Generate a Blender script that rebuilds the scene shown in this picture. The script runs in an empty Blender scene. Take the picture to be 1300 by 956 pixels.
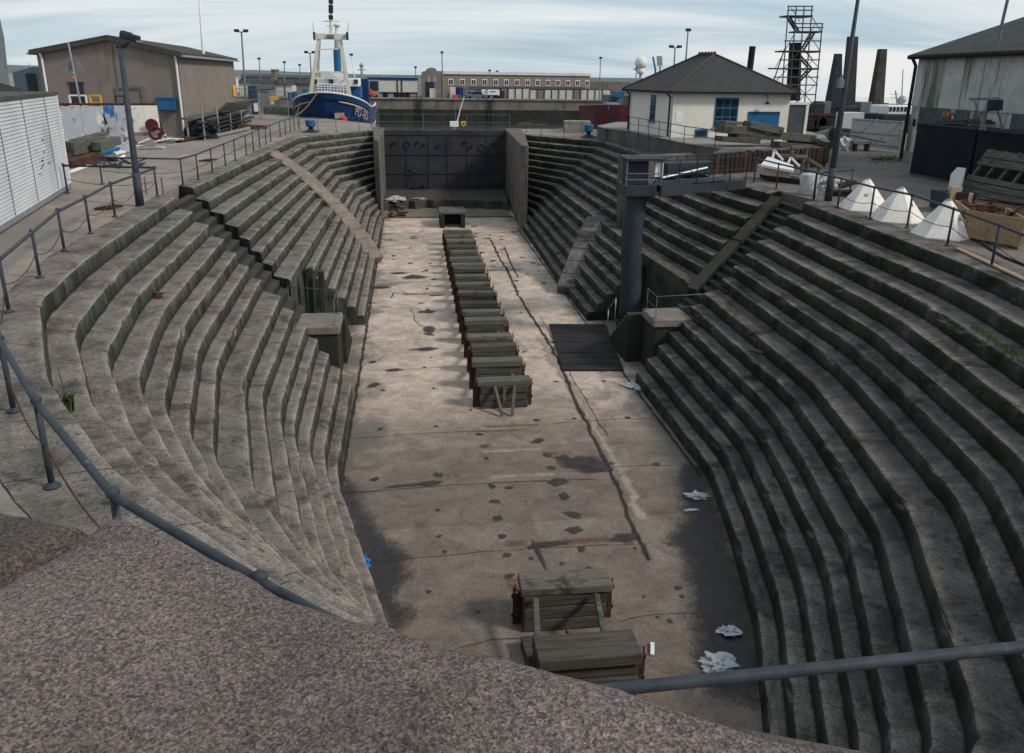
import bpy, bmesh, math, random
from mathutils import Vector, Matrix, noise
RN = random.Random(11)
rad = math.radians
scene = bpy.context.scene
COL = scene.collection

# ------------------------------------------------------------------ camera geometry (used to survey positions)
CAMZ = 4.25
PITCH, YAW, ROLL = 0.32183603, 0.12943813, 0.01396263
FPX, CX, CY = 1011.0, 650.0, 433.0
_cp, _sp, _cy, _sy, _cr, _sr = math.cos(PITCH), math.sin(PITCH), math.cos(YAW), math.sin(YAW), math.cos(ROLL), math.sin(ROLL)
FW = Vector((_sy*_cp, _cy*_cp, -_sp))
_r0 = Vector((_cy, -_sy, 0)); _u0 = Vector((_sy*_sp, _cy*_sp, _cp))
RT = _cr*_r0 + _sr*_u0
UP = _cr*_u0 - _sr*_r0
def ray(x, y): return FW + (x-CX)/FPX*RT - (y-CY)/FPX*UP
def G(x, y, z=0.0):
    d = ray(x, y); t = (z-CAMZ)/d.z
    return Vector((t*d.x, t*d.y, z))
def At(x, y, Y):
    d = ray(x, y); t = Y/d.y
    return Vector((t*d.x, Y, CAMZ+t*d.z))

# ------------------------------------------------------------------ helpers
def tag(o, label=None, cat=None, group=None, kind=None):
    if label: o['label'] = label
    if cat: o['category'] = cat
    if group: o['group'] = group
    if kind: o['kind'] = kind
    return o
def thing(name, label, cat, loc=(0, 0, 0), group=None):
    o = bpy.data.objects.new(name, None); COL.objects.link(o)
    o.location = loc; o.empty_display_size = .2
    return tag(o, label, cat, group)
def wloc(o):
    v = Vector((0, 0, 0))
    while o: v += Vector(o.location); o = o.parent
    return v
def bez(p, q, sag, n=8):
    p, q = Vector(p), Vector(q)
    return [p.lerp(q, i/n) - Vector((0, 0, sag*4*(i/n)*(1-i/n))) for i in range(n+1)]

class MB:
    def __init__(s): s.v = []; s.f = []
    def add(s, vs, fs):
        o = len(s.v); s.v += [Vector(v) for v in vs]; s.f += [tuple(i+o for i in f) for f in fs]; return s
    def quad(s, *p): return s.add(p, [tuple(range(len(p)))])
    def box(s, c, d, rz=0, rx=0, ry=0):
        x, y, z = d[0]/2, d[1]/2, d[2]/2
        m = Matrix.Rotation(rz, 3, 'Z') @ Matrix.Rotation(ry, 3, 'Y') @ Matrix.Rotation(rx, 3, 'X')
        vs = [m @ Vector(p) + Vector(c) for p in [(-x,-y,-z),(x,-y,-z),(x,y,-z),(-x,y,-z),(-x,-y,z),(x,-y,z),(x,y,z),(-x,y,z)]]
        return s.add(vs, [(3,2,1,0),(4,5,6,7),(0,1,5,4),(1,2,6,5),(2,3,7,6),(3,0,4,7)])
    def bar(s, p, q, w, h=None, up=(0, 0, 1)):
        h = h or w; p, q = Vector(p), Vector(q); d = (q-p).normalized(); u = Vector(up)
        if abs(d.dot(u)) > .98: u = Vector((1, 0, 0))
        a = d.cross(u).normalized()*w/2; b = a.cross(d).normalized()*h/2
        vs = [p-a-b, p+a-b, p+a+b, p-a+b, q-a-b, q+a-b, q+a+b, q-a+b]
        return s.add(vs, [(0,1,2,3),(7,6,5,4),(0,4,5,1),(1,5,6,2),(2,6,7,3),(3,7,4,0)])
    def tube(s, pts, r, n=8, caps=True):
        pts = [Vector(p) for p in pts]; N = len(pts); rs = r if isinstance(r, (list, tuple)) else [r]*N
        vs = []; prev = None
        for i, p in enumerate(pts):
            d = (pts[min(i+1, N-1)]-pts[max(i-1, 0)]).normalized()
            u = prev if prev is not None else (Vector((0, 0, 1)) if abs(d.z) < .9 else Vector((1, 0, 0)))
            a = d.cross(u)
            if a.length < 1e-4: a = d.cross(Vector((0, 1, 0)))
            a.normalize(); b = a.cross(d).normalized(); prev = b
            for j in range(n):
                t = 2*math.pi*j/n; vs.append(p+(a*math.cos(t)+b*math.sin(t))*rs[i])
        fs = []
        for i in range(N-1):
            for j in range(n):
                k = (j+1) % n; fs.append((i*n+j, i*n+k, (i+1)*n+k, (i+1)*n+j))
        if caps: fs += [tuple(range(n))[::-1], tuple((N-1)*n+j for j in range(n))]
        return s.add(vs, fs)
    def cyl(s, p, q, r0, r1=None, n=12): return s.tube([p, q], [r0, r0 if r1 is None else r1], n)
    def lathe(s, c, prof, n=16):
        return s.tube([Vector(c)+Vector((0, 0, z)) for r, z in prof], [max(r, .001) for r, z in prof], n)
    def prism(s, poly, z0, z1):
        n = len(poly); vs = [(p[0], p[1], z0) for p in poly]+[(p[0], p[1], z1) for p in poly]
        return s.add(vs, [tuple(range(n))[::-1], tuple(range(n, 2*n))]+[(i, (i+1) % n, n+(i+1) % n, n+i) for i in range(n)])
    def extr(s, poly, vec):
        n = len(poly); vec = Vector(vec); vs = [Vector(p) for p in poly]+[Vector(p)+vec for p in poly]
        return s.add(vs, [tuple(range(n))[::-1], tuple(range(n, 2*n))]+[(i, (i+1) % n, n+(i+1) % n, n+i) for i in range(n)])
    def ball(s, c, r, n=10, sc=(1, 1, 1), jag=0, seed=0):
        vs = []; fs = []; c = Vector(c); rr = random.Random(seed)
        for i in range(n+1):
            a = math.pi*i/n
            for j in range(n*2):
                b = math.pi*j/n; d = Vector((math.sin(a)*math.cos(b), math.sin(a)*math.sin(b), math.cos(a)))
                q = r*(1+jag*noise.noise(d*2.3+Vector((seed*7.1, 0, 0)))+jag*.5*noise.noise(d*6+Vector((seed*3.1, 5, 0))))
                vs.append(c+Vector((d.x*sc[0], d.y*sc[1], d.z*sc[2]))*q)
        m = n*2
        for i in range(n):
            for j in range(m): k = (j+1) % m; fs.append((i*m+j, (i+1)*m+j, (i+1)*m+k, i*m+k))
        return s.add(vs, fs)
    def build(s, name, mat, parent=None, smooth=False, bevel=0, seg=1):
        off = wloc(parent) if parent else Vector((0, 0, 0))
        me = bpy.data.meshes.new(name); me.from_pydata([v-off for v in s.v], [], s.f); me.validate()
        bm = bmesh.new(); bm.from_mesh(me); bmesh.ops.recalc_face_normals(bm, faces=bm.faces); bm.to_mesh(me); bm.free()
        if smooth: me.polygons.foreach_set('use_smooth', [True]*len(me.polygons))
        o = bpy.data.objects.new(name, me); COL.objects.link(o); me.materials.append(mat)
        if parent: o.parent = parent
        if bevel:
            m = o.modifiers.new('bevel', 'BEVEL'); m.width = bevel; m.segments = seg; m.limit_method = 'ANGLE'; m.angle_limit = rad(40)
        return o
def copy_tree(o, parent=None):
    c = o.copy(); COL.objects.link(c)
    if parent: c.parent = parent
    for ch in list(o.children): copy_tree(ch, c)
    return c

# ------------------------------------------------------------------ materials
def nt(name):
    m = bpy.data.materials.new(name); m.use_nodes = True; t = m.node_tree
    b = t.nodes['Principled BSDF']
    return m, t, b
def node(t, typ, **kw):
    n = t.nodes.new(typ)
    for k, v in kw.items():
        if k.startswith('i_'):
            key = k[2:]; n.inputs[int(key) if key.isdigit() else key.replace('_', ' ')].default_value = v
        else: setattr(n, k, v)
    return n
def ramp(t, fac, stops, interp='LINEAR'):
    r = t.nodes.new('ShaderNodeValToRGB'); r.color_ramp.interpolation = interp
    e = r.color_ramp.elements
    while len(e) < len(stops): e.new(.5)
    for el, (p, c) in zip(e, stops):
        el.position = p; el.color = (*c, 1) if len(c) == 3 else c
    t.links.new(fac, r.inputs[0]); return r.outputs[0]
def g3(v): return (v, v, v)
def mixc(t, fac, a, b, mode='MIX'):
    m = t.nodes.new('ShaderNodeMix'); m.data_type = 'RGBA'; m.blend_type = mode; m.clamp_factor = True
    for s, v in ((m.inputs[0], fac), (m.inputs[6], a), (m.inputs[7], b)):
        if hasattr(v, 'is_linked'): t.links.new(v, s)
        elif isinstance(v, (int, float)): s.default_value = v
        else: s.default_value = (*v, 1)
    return m.outputs[2]
def math_(t, op, a, b=0.0, clamp=False):
    m = t.nodes.new('ShaderNodeMath'); m.operation = op; m.use_clamp = clamp
    for s, v in ((m.inputs[0], a), (m.inputs[1], b)):
        if hasattr(v, 'is_linked'): t.links.new(v, s)
        else: s.default_value = v
    return m.outputs[0]
def coords(t, stretch=(1, 1, 1), rnd=True):
    tc = t.nodes.new('ShaderNodeTexCoord'); v = tc.outputs['Object']
    if rnd:
        oi = t.nodes.new('ShaderNodeObjectInfo'); a = node(t, 'ShaderNodeVectorMath', operation='MULTIPLY_ADD')
        t.links.new(oi.outputs['Random'], a.inputs[0]); a.inputs[1].default_value = (37, 53, 71); t.links.new(v, a.inputs[2]); v = a.outputs[0]
    if tuple(stretch) != (1, 1, 1):
        m = t.nodes.new('ShaderNodeMapping'); m.inputs['Scale'].default_value = stretch; t.links.new(v, m.inputs[0]); v = m.outputs[0]
    return v
def nz(t, v, scale, detail=5, rough=.6, dist=0):
    n = t.nodes.new('ShaderNodeTexNoise'); n.inputs['Scale'].default_value = scale; n.inputs['Detail'].default_value = detail
    n.inputs['Roughness'].default_value = rough; n.inputs['Distortion'].default_value = dist
    t.links.new(v, n.inputs['Vector']); return n.outputs[0]
def bump(t, b, h, strength=.3, dist=.02):
    n = node(t, 'ShaderNodeBump'); n.inputs['Strength'].default_value = strength; n.inputs['Distance'].default_value = dist
    t.links.new(h, n.inputs['Height']); t.links.new(n.outputs[0], b.inputs['Normal'])
def M(name, c1, c2, scale=2.0, rough=.85, bmp=.25, fine=40, metal=0.0, stretch=(1, 1, 1), stains=(), dist=.01, spec=.15):
    m, t, b = nt(name); v = coords(t, stretch); v0 = coords(t)
    n1 = nz(t, v, scale, 6, .62, .4); c = ramp(t, n1, [(.3, c1), (.7, c2)])
    n2 = nz(t, v, fine, 3, .6)
    c = mixc(t, .5, c, ramp(t, n2, [(.25, g3(.62)), (.75, g3(1.25))]), 'MULTIPLY')
    for (sc, col, lo, hi, st) in stains:
        vs = coords(t, st); s = nz(t, vs, sc, 5, .65, .3)
        c = mixc(t, ramp(t, s, [(lo, g3(0)), (hi, g3(1))]), c, col)
    t.links.new(c, b.inputs['Base Color']); b.inputs['Roughness'].default_value = rough; b.inputs['Metallic'].default_value = metal
    b.inputs['Specular IOR Level'].default_value = spec
    if bmp: bump(t, b, n2, bmp, dist)
    return m
def glassy(name, c, rough=.12):
    m, t, b = nt(name); n = nz(t, coords(t), 1.5, 2)
    t.links.new(ramp(t, n, [(.3, c), (.7, tuple(x*1.8 for x in c))]), b.inputs['Base Color']); b.inputs['Roughness'].default_value = rough
    return m

def stone_material():
    m, t, b = nt('dock_stone')
    v = coords(t, rnd=False); geo = t.nodes.new('ShaderNodeNewGeometry')
    sx = node(t, 'ShaderNodeSeparateXYZ'); t.links.new(geo.outputs['Normal'], sx.inputs[0])
    sp = node(t, 'ShaderNodeSeparateXYZ'); t.links.new(v, sp.inputs[0])
    at = node(t, 'ShaderNodeAttribute', attribute_name='along')
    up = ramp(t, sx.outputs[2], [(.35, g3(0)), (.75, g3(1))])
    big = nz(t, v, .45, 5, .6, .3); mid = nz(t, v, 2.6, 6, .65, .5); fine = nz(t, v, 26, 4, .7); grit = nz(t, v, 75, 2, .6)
    wear_shade = node(t, 'ShaderNodeAttribute', attribute_name='wear_shade').outputs['Fac']  # worn nosings lighter; grit and painted crease shade at the riser feet
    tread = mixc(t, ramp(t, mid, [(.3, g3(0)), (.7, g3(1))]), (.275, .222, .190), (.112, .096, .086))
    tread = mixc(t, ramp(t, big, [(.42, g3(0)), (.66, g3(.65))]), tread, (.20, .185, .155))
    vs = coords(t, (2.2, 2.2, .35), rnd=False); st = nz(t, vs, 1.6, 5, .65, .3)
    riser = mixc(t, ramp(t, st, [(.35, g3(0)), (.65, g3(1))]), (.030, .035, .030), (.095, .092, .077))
    mossn = nz(t, v, .8, 5, .65, .6)
    # more algae towards +X; shade and vignette there also painted into the colour
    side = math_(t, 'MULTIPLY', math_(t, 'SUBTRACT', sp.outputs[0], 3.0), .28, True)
    mfac = ramp(t, math_(t, 'ADD', mossn, math_(t, 'MULTIPLY', side, .19)), [(.54, g3(0)), (.68, g3(1))])
    riser = mixc(t, math_(t, 'MULTIPLY', mfac, .88), riser, (.014, .026, .008))
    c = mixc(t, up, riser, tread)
    # algae film low in the dock
    low = ramp(t, math_(t, 'MULTIPLY_ADD', sp.outputs[2], -.19), [(.30, g3(0)), (.95, g3(1))])
    c = mixc(t, math_(t, 'MULTIPLY', math_(t, 'MULTIPLY', low, side), ramp(t, big, [(.4, g3(.1)), (.65, g3(.7))])), c, (.06, .062, .052))
    c = mixc(t, math_(t, 'MULTIPLY', side, .62), c, mixc(t, 1.0, c, (.86, .87, .90), 'MULTIPLY'))  # painted shade: tints the +X steps darker
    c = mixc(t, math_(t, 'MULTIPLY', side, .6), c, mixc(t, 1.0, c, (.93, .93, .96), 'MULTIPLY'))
    wn = math_(t, 'ADD', math_(t, 'ADD', wear_shade, .5), math_(t, 'MULTIPLY', math_(t, 'SUBTRACT', nz(t, v, 9, 3, .6), .5), .55))
    c = mixc(t, 1.0, c, ramp(t, wn, [(.02, g3(.34)), (.30, g3(.86)), (.62, g3(1.0)), (.95, g3(1.34))]), 'MULTIPLY')
    # grit, droppings and dark pits
    c = mixc(t, .75, c, ramp(t, fine, [(.3, g3(.30)), (.5, g3(1.0)), (.72, g3(1.6))]), 'MULTIPLY')
    c = mixc(t, .45, c, ramp(t, grit, [(.3, g3(.5)), (.7, g3(1.4))]), 'MULTIPLY')
    pit = nz(t, v, 5.5, 4, .75); c = mixc(t, ramp(t, pit, [(.61, g3(0)), (.68, g3(.8))]), c, (.035, .032, .028))
    blot = nz(t, v, .9, 6, .72, .7); c = mixc(t, 1.0, c, ramp(t, blot, [(.36, g3(.46)), (.5, g3(1.0)), (.66, g3(1.25))]), 'MULTIPLY')
    drop = nz(t, v, 13, 3, .75); c = mixc(t, ramp(t, drop, [(.74, g3(0)), (.78, g3(.7))]), c, (.42, .40, .37))
    wetn = nz(t, v, .42, 6, .7, 1.2); wf = math_(t, 'MULTIPLY', ramp(t, wetn, [(.50, g3(0)), (.60, g3(.8))]), math_(t, 'ADD', side, .12))
    c = mixc(t, wf, c, mixc(t, 1.0, c, (.40, .43, .42), 'MULTIPLY'))
    gm = nz(t, v, 1.7, 6, .75, .8); c = mixc(t, math_(t, 'MULTIPLY', ramp(t, gm, [(.60, g3(0)), (.70, g3(.8))]), math_(t, 'ADD', math_(t, 'MULTIPLY', side, .5), .2)), c, (.024, .033, .014))
    # joints between stones
    fr = math_(t, 'FRACT', math_(t, 'DIVIDE', at.outputs['Fac'], 1.7)); jn = math_(t, 'LESS_THAN', fr, .016)
    c = mixc(t, math_(t, 'MULTIPLY', jn, .8), c, (.03, .03, .025))
    t.links.new(c, b.inputs['Base Color']); b.inputs['Roughness'].default_value = .92; b.inputs['Specular IOR Level'].default_value = .2
    h = math_(t, 'ADD', math_(t, 'MULTIPLY', mid, 1.2), fine); bump(t, b, math_(t, 'ADD', h, math_(t, 'MULTIPLY', grit, .5)), .75, .035)
    return m
def floor_material():
    m, t, b = nt('dock_floor_concrete')
    v = coords(t, rnd=False); sp = node(t, 'ShaderNodeSeparateXYZ'); t.links.new(v, sp.inputs[0])
    big = nz(t, v, .22, 6, .62, .4); mid = nz(t, v, 1.4, 7, .68, .6); fine = nz(t, v, 16, 5, .72); grit = nz(t, v, 60, 2)
    c = mixc(t, ramp(t, mid, [(.32, g3(0)), (.68, g3(1))]), (.62, .490, .395), (.305, .234, .192))
    # slabs nearer the dock head are dirtier, each pour a slightly different tone
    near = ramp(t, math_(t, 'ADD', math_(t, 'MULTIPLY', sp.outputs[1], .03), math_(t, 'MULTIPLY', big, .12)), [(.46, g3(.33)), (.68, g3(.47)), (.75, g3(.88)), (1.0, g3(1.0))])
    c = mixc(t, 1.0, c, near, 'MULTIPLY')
    slab = node(t, 'ShaderNodeTexWhiteNoise', noise_dimensions='1D'); t.links.new(math_(t, 'FLOOR', math_(t, 'DIVIDE', sp.outputs[1], 3.9)), slab.inputs['W'])
    c = mixc(t, 1.0, c, ramp(t, slab.outputs[0], [(0, g3(.84)), (1, g3(1.1))]), 'MULTIPLY')
    rust = nz(t, coords(t, (.35, 1.6, 1), rnd=False), .9, 5, .6, .4); c = mixc(t, ramp(t, rust, [(.58, g3(0)), (.74, g3(.5))]), c, (.26, .14, .075))
    damp = nz(t, v, .5, 6, .7, .8)
    edge = math_(t, 'MULTIPLY', math_(t, 'SUBTRACT', math_(t, 'ABSOLUTE', math_(t, 'SUBTRACT', sp.outputs[0], 2.6)), 3.2), .16, True)
    dm = ramp(t, math_(t, 'ADD', damp, edge), [(.58, g3(0)), (.74, g3(.8))])
    c = mixc(t, dm, c, (.10, .085, .075))
    c = mixc(t, .7, c, ramp(t, fine, [(.3, g3(.5)), (.5, g3(1)), (.7, g3(1.35))]), 'MULTIPLY')
    c = mixc(t, .35, c, ramp(t, grit, [(.3, g3(.6)), (.7, g3(1.35))]), 'MULTIPLY')
    pit = nz(t, v, 3.4, 4, .7); c = mixc(t, ramp(t, pit, [(.69, g3(0)), (.73, g3(.8))]), c, (.05, .04, .035))
    t.links.new(c, b.inputs['Base Color'])
    t.links.new(ramp(t, dm, [(0, g3(.9)), (1, g3(.55))]), b.inputs['Roughness']); b.inputs['Specular IOR Level'].default_value = .3
    bump(t, b, math_(t, 'ADD', mid, math_(t, 'MULTIPLY', fine, .6)), .5, .03)
    return m
def quay_material():
    m, t, b = nt('quay_concrete')
    v = coords(t, rnd=False); sp = node(t, 'ShaderNodeSeparateXYZ'); t.links.new(v, sp.inputs[0])
    big = nz(t, v, .16, 6, .6, .3); mid = nz(t, v, 1.1, 6, .66, .5); fine = nz(t, v, 18, 4, .7); grit = nz(t, v, 90, 2)
    c = mixc(t, ramp(t, mid, [(.3, g3(0)), (.7, g3(1))]), (.37, .30, .25), (.225, .187, .16))
    c = mixc(t, ramp(t, big, [(.4, g3(0)), (.62, g3(.75))]), c, (.17, .155, .14))
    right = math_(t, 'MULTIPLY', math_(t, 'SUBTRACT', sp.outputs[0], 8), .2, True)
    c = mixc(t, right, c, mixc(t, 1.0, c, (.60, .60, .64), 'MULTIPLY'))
    oil = nz(t, v, .7, 5, .7, .5); c = mixc(t, ramp(t, oil, [(.60, g3(0)), (.7, g3(.7))]), c, (.07, .065, .06))
    c = mixc(t, .6, c, ramp(t, fine, [(.3, g3(.55)), (.7, g3(1.35))]), 'MULTIPLY')
    c = mixc(t, .5, c, ramp(t, grit, [(.3, g3(.6)), (.7, g3(1.35))]), 'MULTIPLY')
    t.links.new(c, b.inputs['Base Color']); b.inputs['Roughness'].default_value = .9; b.inputs['Specular IOR Level'].default_value = .25
    bump(t, b, math_(t, 'ADD', mid, fine), .35, .02)
    return m
def granite_material(name='pink_granite', tint=(.90, .84, .80)):
    m, t, b = nt(name)
    v = coords(t, rnd=False)
    n1 = nz(t, v, 52, 4, .7, .6); n2 = nz(t, v, 84, 3, .65, .3); n3 = nz(t, v, 110, 2, .6)
    c = ramp(t, n1, [(.34, (.085, .082, .086)), (.45, (.165, .145, .142)), (.55, (.225, .172, .155)), (.68, (.27, .225, .21))])
    c = mixc(t, ramp(t, n2, [(.50, g3(0)), (.62, g3(.66))]), c, (.06, .057, .06))
    vo = node(t, 'ShaderNodeTexVoronoi'); vo.inputs['Scale'].default_value = 160; t.links.new(v, vo.inputs['Vector'])
    sp = node(t, 'ShaderNodeSeparateColor'); t.links.new(vo.outputs['Color'], sp.inputs[0])
    c = mixc(t, .75, c, ramp(t, sp.outputs[0], [(.1, g3(.38)), (.5, g3(1.0)), (.95, g3(1.55))]), 'MULTIPLY')
    c = mixc(t, .5, c, ramp(t, n3, [(.3, g3(.6)), (.7, g3(1.4))]), 'MULTIPLY')
    big = nz(t, v, 1.4, 6, .65, .4); c = mixc(t, 1.0, c, ramp(t, big, [(.3, g3(.62)), (.7, g3(1.12))]), 'MULTIPLY')
    lich = nz(t, v, 2.6, 6, .7); c = mixc(t, ramp(t, lich, [(.56, g3(0)), (.76, g3(.6))]), c, (.115, .11, .105))
    spl = nz(t, v, 3.7, 5, .75, 1.2); c = mixc(t, ramp(t, spl, [(.735, g3(0)), (.78, g3(.85))]), c, (.62, .60, .58))
    c = mixc(t, 1.0, c, tint, 'MULTIPLY')
    t.links.new(c, b.inputs['Base Color']); b.inputs['Roughness'].default_value = .85; b.inputs['Specular IOR Level'].default_value = .2
    bump(t, b, math_(t, 'ADD', n1, math_(t, 'ADD', n3, big)), .45, .012)
    return m
def decal_material(name, c1, c2, rough, edge=.5, spec=.3):
    m, t, b = nt(name); v = coords(t, rnd=False); n = nz(t, v, 2.6, 6, .72, .8); f = nz(t, v, 22, 4, .7)
    t.links.new(mixc(t, .6, ramp(t, n, [(.3, c1), (.7, c2)]), ramp(t, f, [(.3, g3(.6)), (.7, g3(1.3))]), 'MULTIPLY'), b.inputs['Base Color'])
    b.inputs['Roughness'].default_value = rough; b.inputs['Specular IOR Level'].default_value = spec
    a = node(t, 'ShaderNodeAttribute', attribute_name='cover').outputs['Fac']
    k = math_(t, 'ADD', a, math_(t, 'MULTIPLY', math_(t, 'SUBTRACT', math_(t, 'ADD', math_(t, 'MULTIPLY', n, .6), math_(t, 'MULTIPLY', f, .4)), .5), 2.2))
    tr = t.nodes.new('ShaderNodeBsdfTransparent'); mx = t.nodes.new('ShaderNodeMixShader')
    t.links.new(ramp(t, k, [(edge-.28, g3(0)), (edge+.38, g3(.94))]), mx.inputs[0]); t.links.new(tr.outputs[0], mx.inputs[1]); t.links.new(b.outputs[0], mx.inputs[2])
    t.links.new(mx.outputs[0], t.nodes['Material Output'].inputs['Surface'])
    return m
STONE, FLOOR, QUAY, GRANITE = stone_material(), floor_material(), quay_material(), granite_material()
IRON = M('blue_grey_iron', (.028, .036, .046), (.055, .066, .08), 4, .55, .3, 60, stains=[(5, (.11, .055, .03), .64, .74, (1, 1, 1)), (9, (.16, .17, .18), .66, .76, (1, 1, 1))])
CHAIN = M('rusty_chain', (.05, .025, .018), (.12, .05, .03), 12, .8, .5, 60)
RUST = M('rusty_steel', (.05, .024, .017), (.115, .05, .03), 3, .85, .4, 40, stains=[(4, (.03, .024, .022), .5, .68, (1, 1, 1))])
DARKST = M('dark_steel', (.018, .022, .028), (.038, .045, .055), 2, .6, .25, 40, stains=[(2, (.07, .035, .02), .62, .78, (1, 1, .3))])
GATE = M('caisson_plate', (.020, .025, .033), (.046, .054, .066), .8, .75, .3, 30, stains=[(1.6, (.085, .036, .020), .53, .68, (1.8, 1, .12)), (.9, (.045, .035, .033), .55, .78, (1, 1, 1)), (5, (.12, .055, .028), .70, .80, (1, 1, .5)), (1.1, (.02, .03, .015), .66, .8, (1, 1, .6))])
WOOD = M('weathered_timber', (.045, .038, .032), (.125, .11, .095), 2.2, .92, .7, 26, stretch=(.6, 7, 7), stains=[(1.5, (.03, .045, .022), .6, .75, (1, 1, 1))], dist=.025)
WOODG = M('grey_green_timber', (.075, .08, .066), (.16, .155, .13), 2.2, .92, .7, 26, stretch=(.6, 7, 7), stains=[(1.7, (.03, .035, .028), .55, .7, (1, 1, 1))], dist=.025)
WOODY = M('grey_timber_lengthwise', (.055, .055, .046), (.15, .145, .12), 2.2, .9, .6, 26, stretch=(7, .6, 7), stains=[(1.3, (.03, .03, .026), .55, .7, (1, 1, 1))], dist=.02)
WOODR = M('brown_rotten_timber', (.024, .018, .015), (.06, .041, .033), 2.2, .9, .6, 30, stretch=(4, 4, .5), stains=[(1.6, (.022, .02, .018), .5, .65, (1, 1, 1))], dist=.02)
PINE = M('sawn_pine', (.27, .19, .12), (.40, .29, .19), 3, .8, .3, 40, stretch=(6, 6, .6))
PLY = M('plywood', (.24, .155, .085), (.36, .25, .15), 1.6, .8, .3, 40, stretch=(1, 4, 4), stains=[(2, (.16, .1, .06), .6, .72, (1, 1, 1))])
WHITEP = M('white_paint', (.66, .66, .65), (.80, .79, .77), 1.5, .6, .12, 30, stains=[(2.2, (.42, .38, .33), .64, .8, (1, 1, .5))])
CONEP = M('whitewashed_concrete', (.70, .65, .58), (.86, .80, .73), 1.2, .75, .3, 30, stains=[(2.6, (.50, .42, .36), .56, .76, (1, 1, .5)), (6, (.22, .19, .17), .66, .76, (1, 1, .7))])
CREAM = M('cream_paint', (.60, .56, .46), (.74, .70, .60), 1.5, .6, .12, 30, stains=[(2.5, (.36, .25, .14), .60, .74, (1, 1, .4))])
CLAD = M('white_lap_cladding', (.46, .48, .50), (.58, .59, .60), .9, .6, .15, 30, stains=[(1.2, (.40, .38, .35), .60, .82, (1, 1, .4)), (3.5, (.22, .20, .18), .73, .80, (1, 1, .6))])
HARL = M('brown_roughcast', (.20, .165, .145), (.25, .21, .185), .6, .95, .6, 60, stains=[(.8, (.15, .128, .115), .55, .75, (1, 1, .25)), (.9, (.10, .095, .09), .68, .8, (2, 2, .15))])
RENDER = M('cream_render', (.66, .62, .56), (.75, .71, .65), .7, .9, .4, 45, stains=[(.8, (.50, .47, .43), .58, .8, (1.5, 1.5, .25))])
SLATE = M('slates', (.022, .023, .027), (.075, .071, .071), 7, .8, .6, 22, stretch=(1, 1, 4), stains=[(1.5, (.05, .055, .035), .6, .72, (1, 1, 1)), (14, (.14, .13, .125), .66, .74, (1, 1, 1))])
BLUEP = M('blue_paint', (.018, .10, .22), (.028, .14, .29), 2, .5, .15, 30, stains=[(4, (.06, .10, .14), .64, .75, (1, 1, .5))])
HULL = M('blue_hull', (.010, .032, .115), (.016, .048, .155), 1.2, .4, .1, 30, stains=[(1.4, (.03, .045, .075), .6, .78, (1, 1, .3)), (3, (.13, .07, .04), .75, .82, (1, 1, .3))])
RED = M('red_paint', (.075, .016, .022), (.12, .024, .03), 1.4, .55, .2, 30, stains=[(2, (.05, .025, .025), .58, .75, (1, 1, .4))])
REDB = M('bright_red_paint', (.48, .05, .04), (.6, .09, .06), 2, .55, .1, 30)
YEL = M('yellow_paint', (.60, .32, .03), (.72, .42, .05), 2, .55, .1, 30)
GREYP = M('grey_paint', (.11, .125, .14), (.17, .185, .2), 2, .6, .2, 30, stains=[(3, (.08, .06, .05), .64, .76, (1, 1, .5))])
GALV = M('galvanised_steel', (.28, .30, .32), (.42, .44, .46), 5, .45, .1, 30, metal=.6)
TOWER = M('tower_grey_paint', (.026, .033, .043), (.044, .054, .068), 1.2, .55, .15, 30, stains=[(1.5, (.02, .024, .03), .55, .75, (2, 2, .2)), (6, (.10, .06, .04), .72, .8, (1, 1, .4))])
ASB = M('weathered_corrugated_sheet', (.36, .365, .345), (.56, .55, .52), .9, .9, .3, 30, stains=[(.5, (.14, .15, .115), .50, .62, (1, 1.6, .12)), (.7, (.022, .034, .016), .57, .66, (1, 1.2, .1))])
TRANS = M('dirty_translucent_sheet', (.055, .07, .085), (.12, .145, .16), .8, .5, .1, 20, stains=[(.8, (.06, .06, .05), .5, .7, (1, 1, .3))])
FELT = M('roof_felt', (.05, .052, .05), (.10, .10, .09), 1.2, .9, .4, 30, stains=[(2, (.09, .085, .05), .58, .7, (1, 1, 1))])
RUBBER = M('black_rubber', (.012, .012, .013), (.028, .028, .03), 3, .8, .2, 30)
WHSTONE = M('harbour_stone', (.12, .105, .09), (.22, .19, .16), .7, .92, .4, 8, stains=[(.4, (.06, .06, .052), .52, .7, (1, 1, .5))])
WEEDST = M('weedy_harbour_wall', (.016, .021, .015), (.042, .044, .034), .8, .8, .4, 12, stains=[(.5, (.075, .065, .05), .6, .8, (1, 1, .4))])
OFFST = M('pale_office_stone', (.17, .145, .125), (.23, .195, .17), .8, .9, .2, 10)
PALE = M('pale_cladding', (.48, .46, .42), (.60, .57, .52), .5, .8, .1, 15, stains=[(.4, (.36, .33, .30), .55, .75, (1, 1, .4))])
DGLASS = glassy('dark_glass', (.012, .016, .022))
PIER = M('stained_pier_stone', (.085, .075, .066), (.185, .16, .138), 1.2, .92, .6, 22, stains=[(1.2, (.04, .042, .032), .52, .66, (2, 2, .22)), (3, (.25, .23, .2), .66, .76, (2, 2, .3))])
LAND = M('landing_stone', (.25, .205, .175), (.14, .12, .105), 1.6, .92, .6, 24, stains=[(2, (.06, .06, .05), .58, .72, (1, 1, 1))])
PLASTIC = M('white_polythene', (.28, .30, .32), (.56, .57, .58), 6, .35, .3, 20)
BLUEPL = M('blue_polythene', (.01, .13, .42), (.02, .20, .55), 5, .4, .2, 20)
GRASS = M('rank_grass', (.03, .055, .014), (.075, .11, .03), 6, .8, 0, 30)
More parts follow.
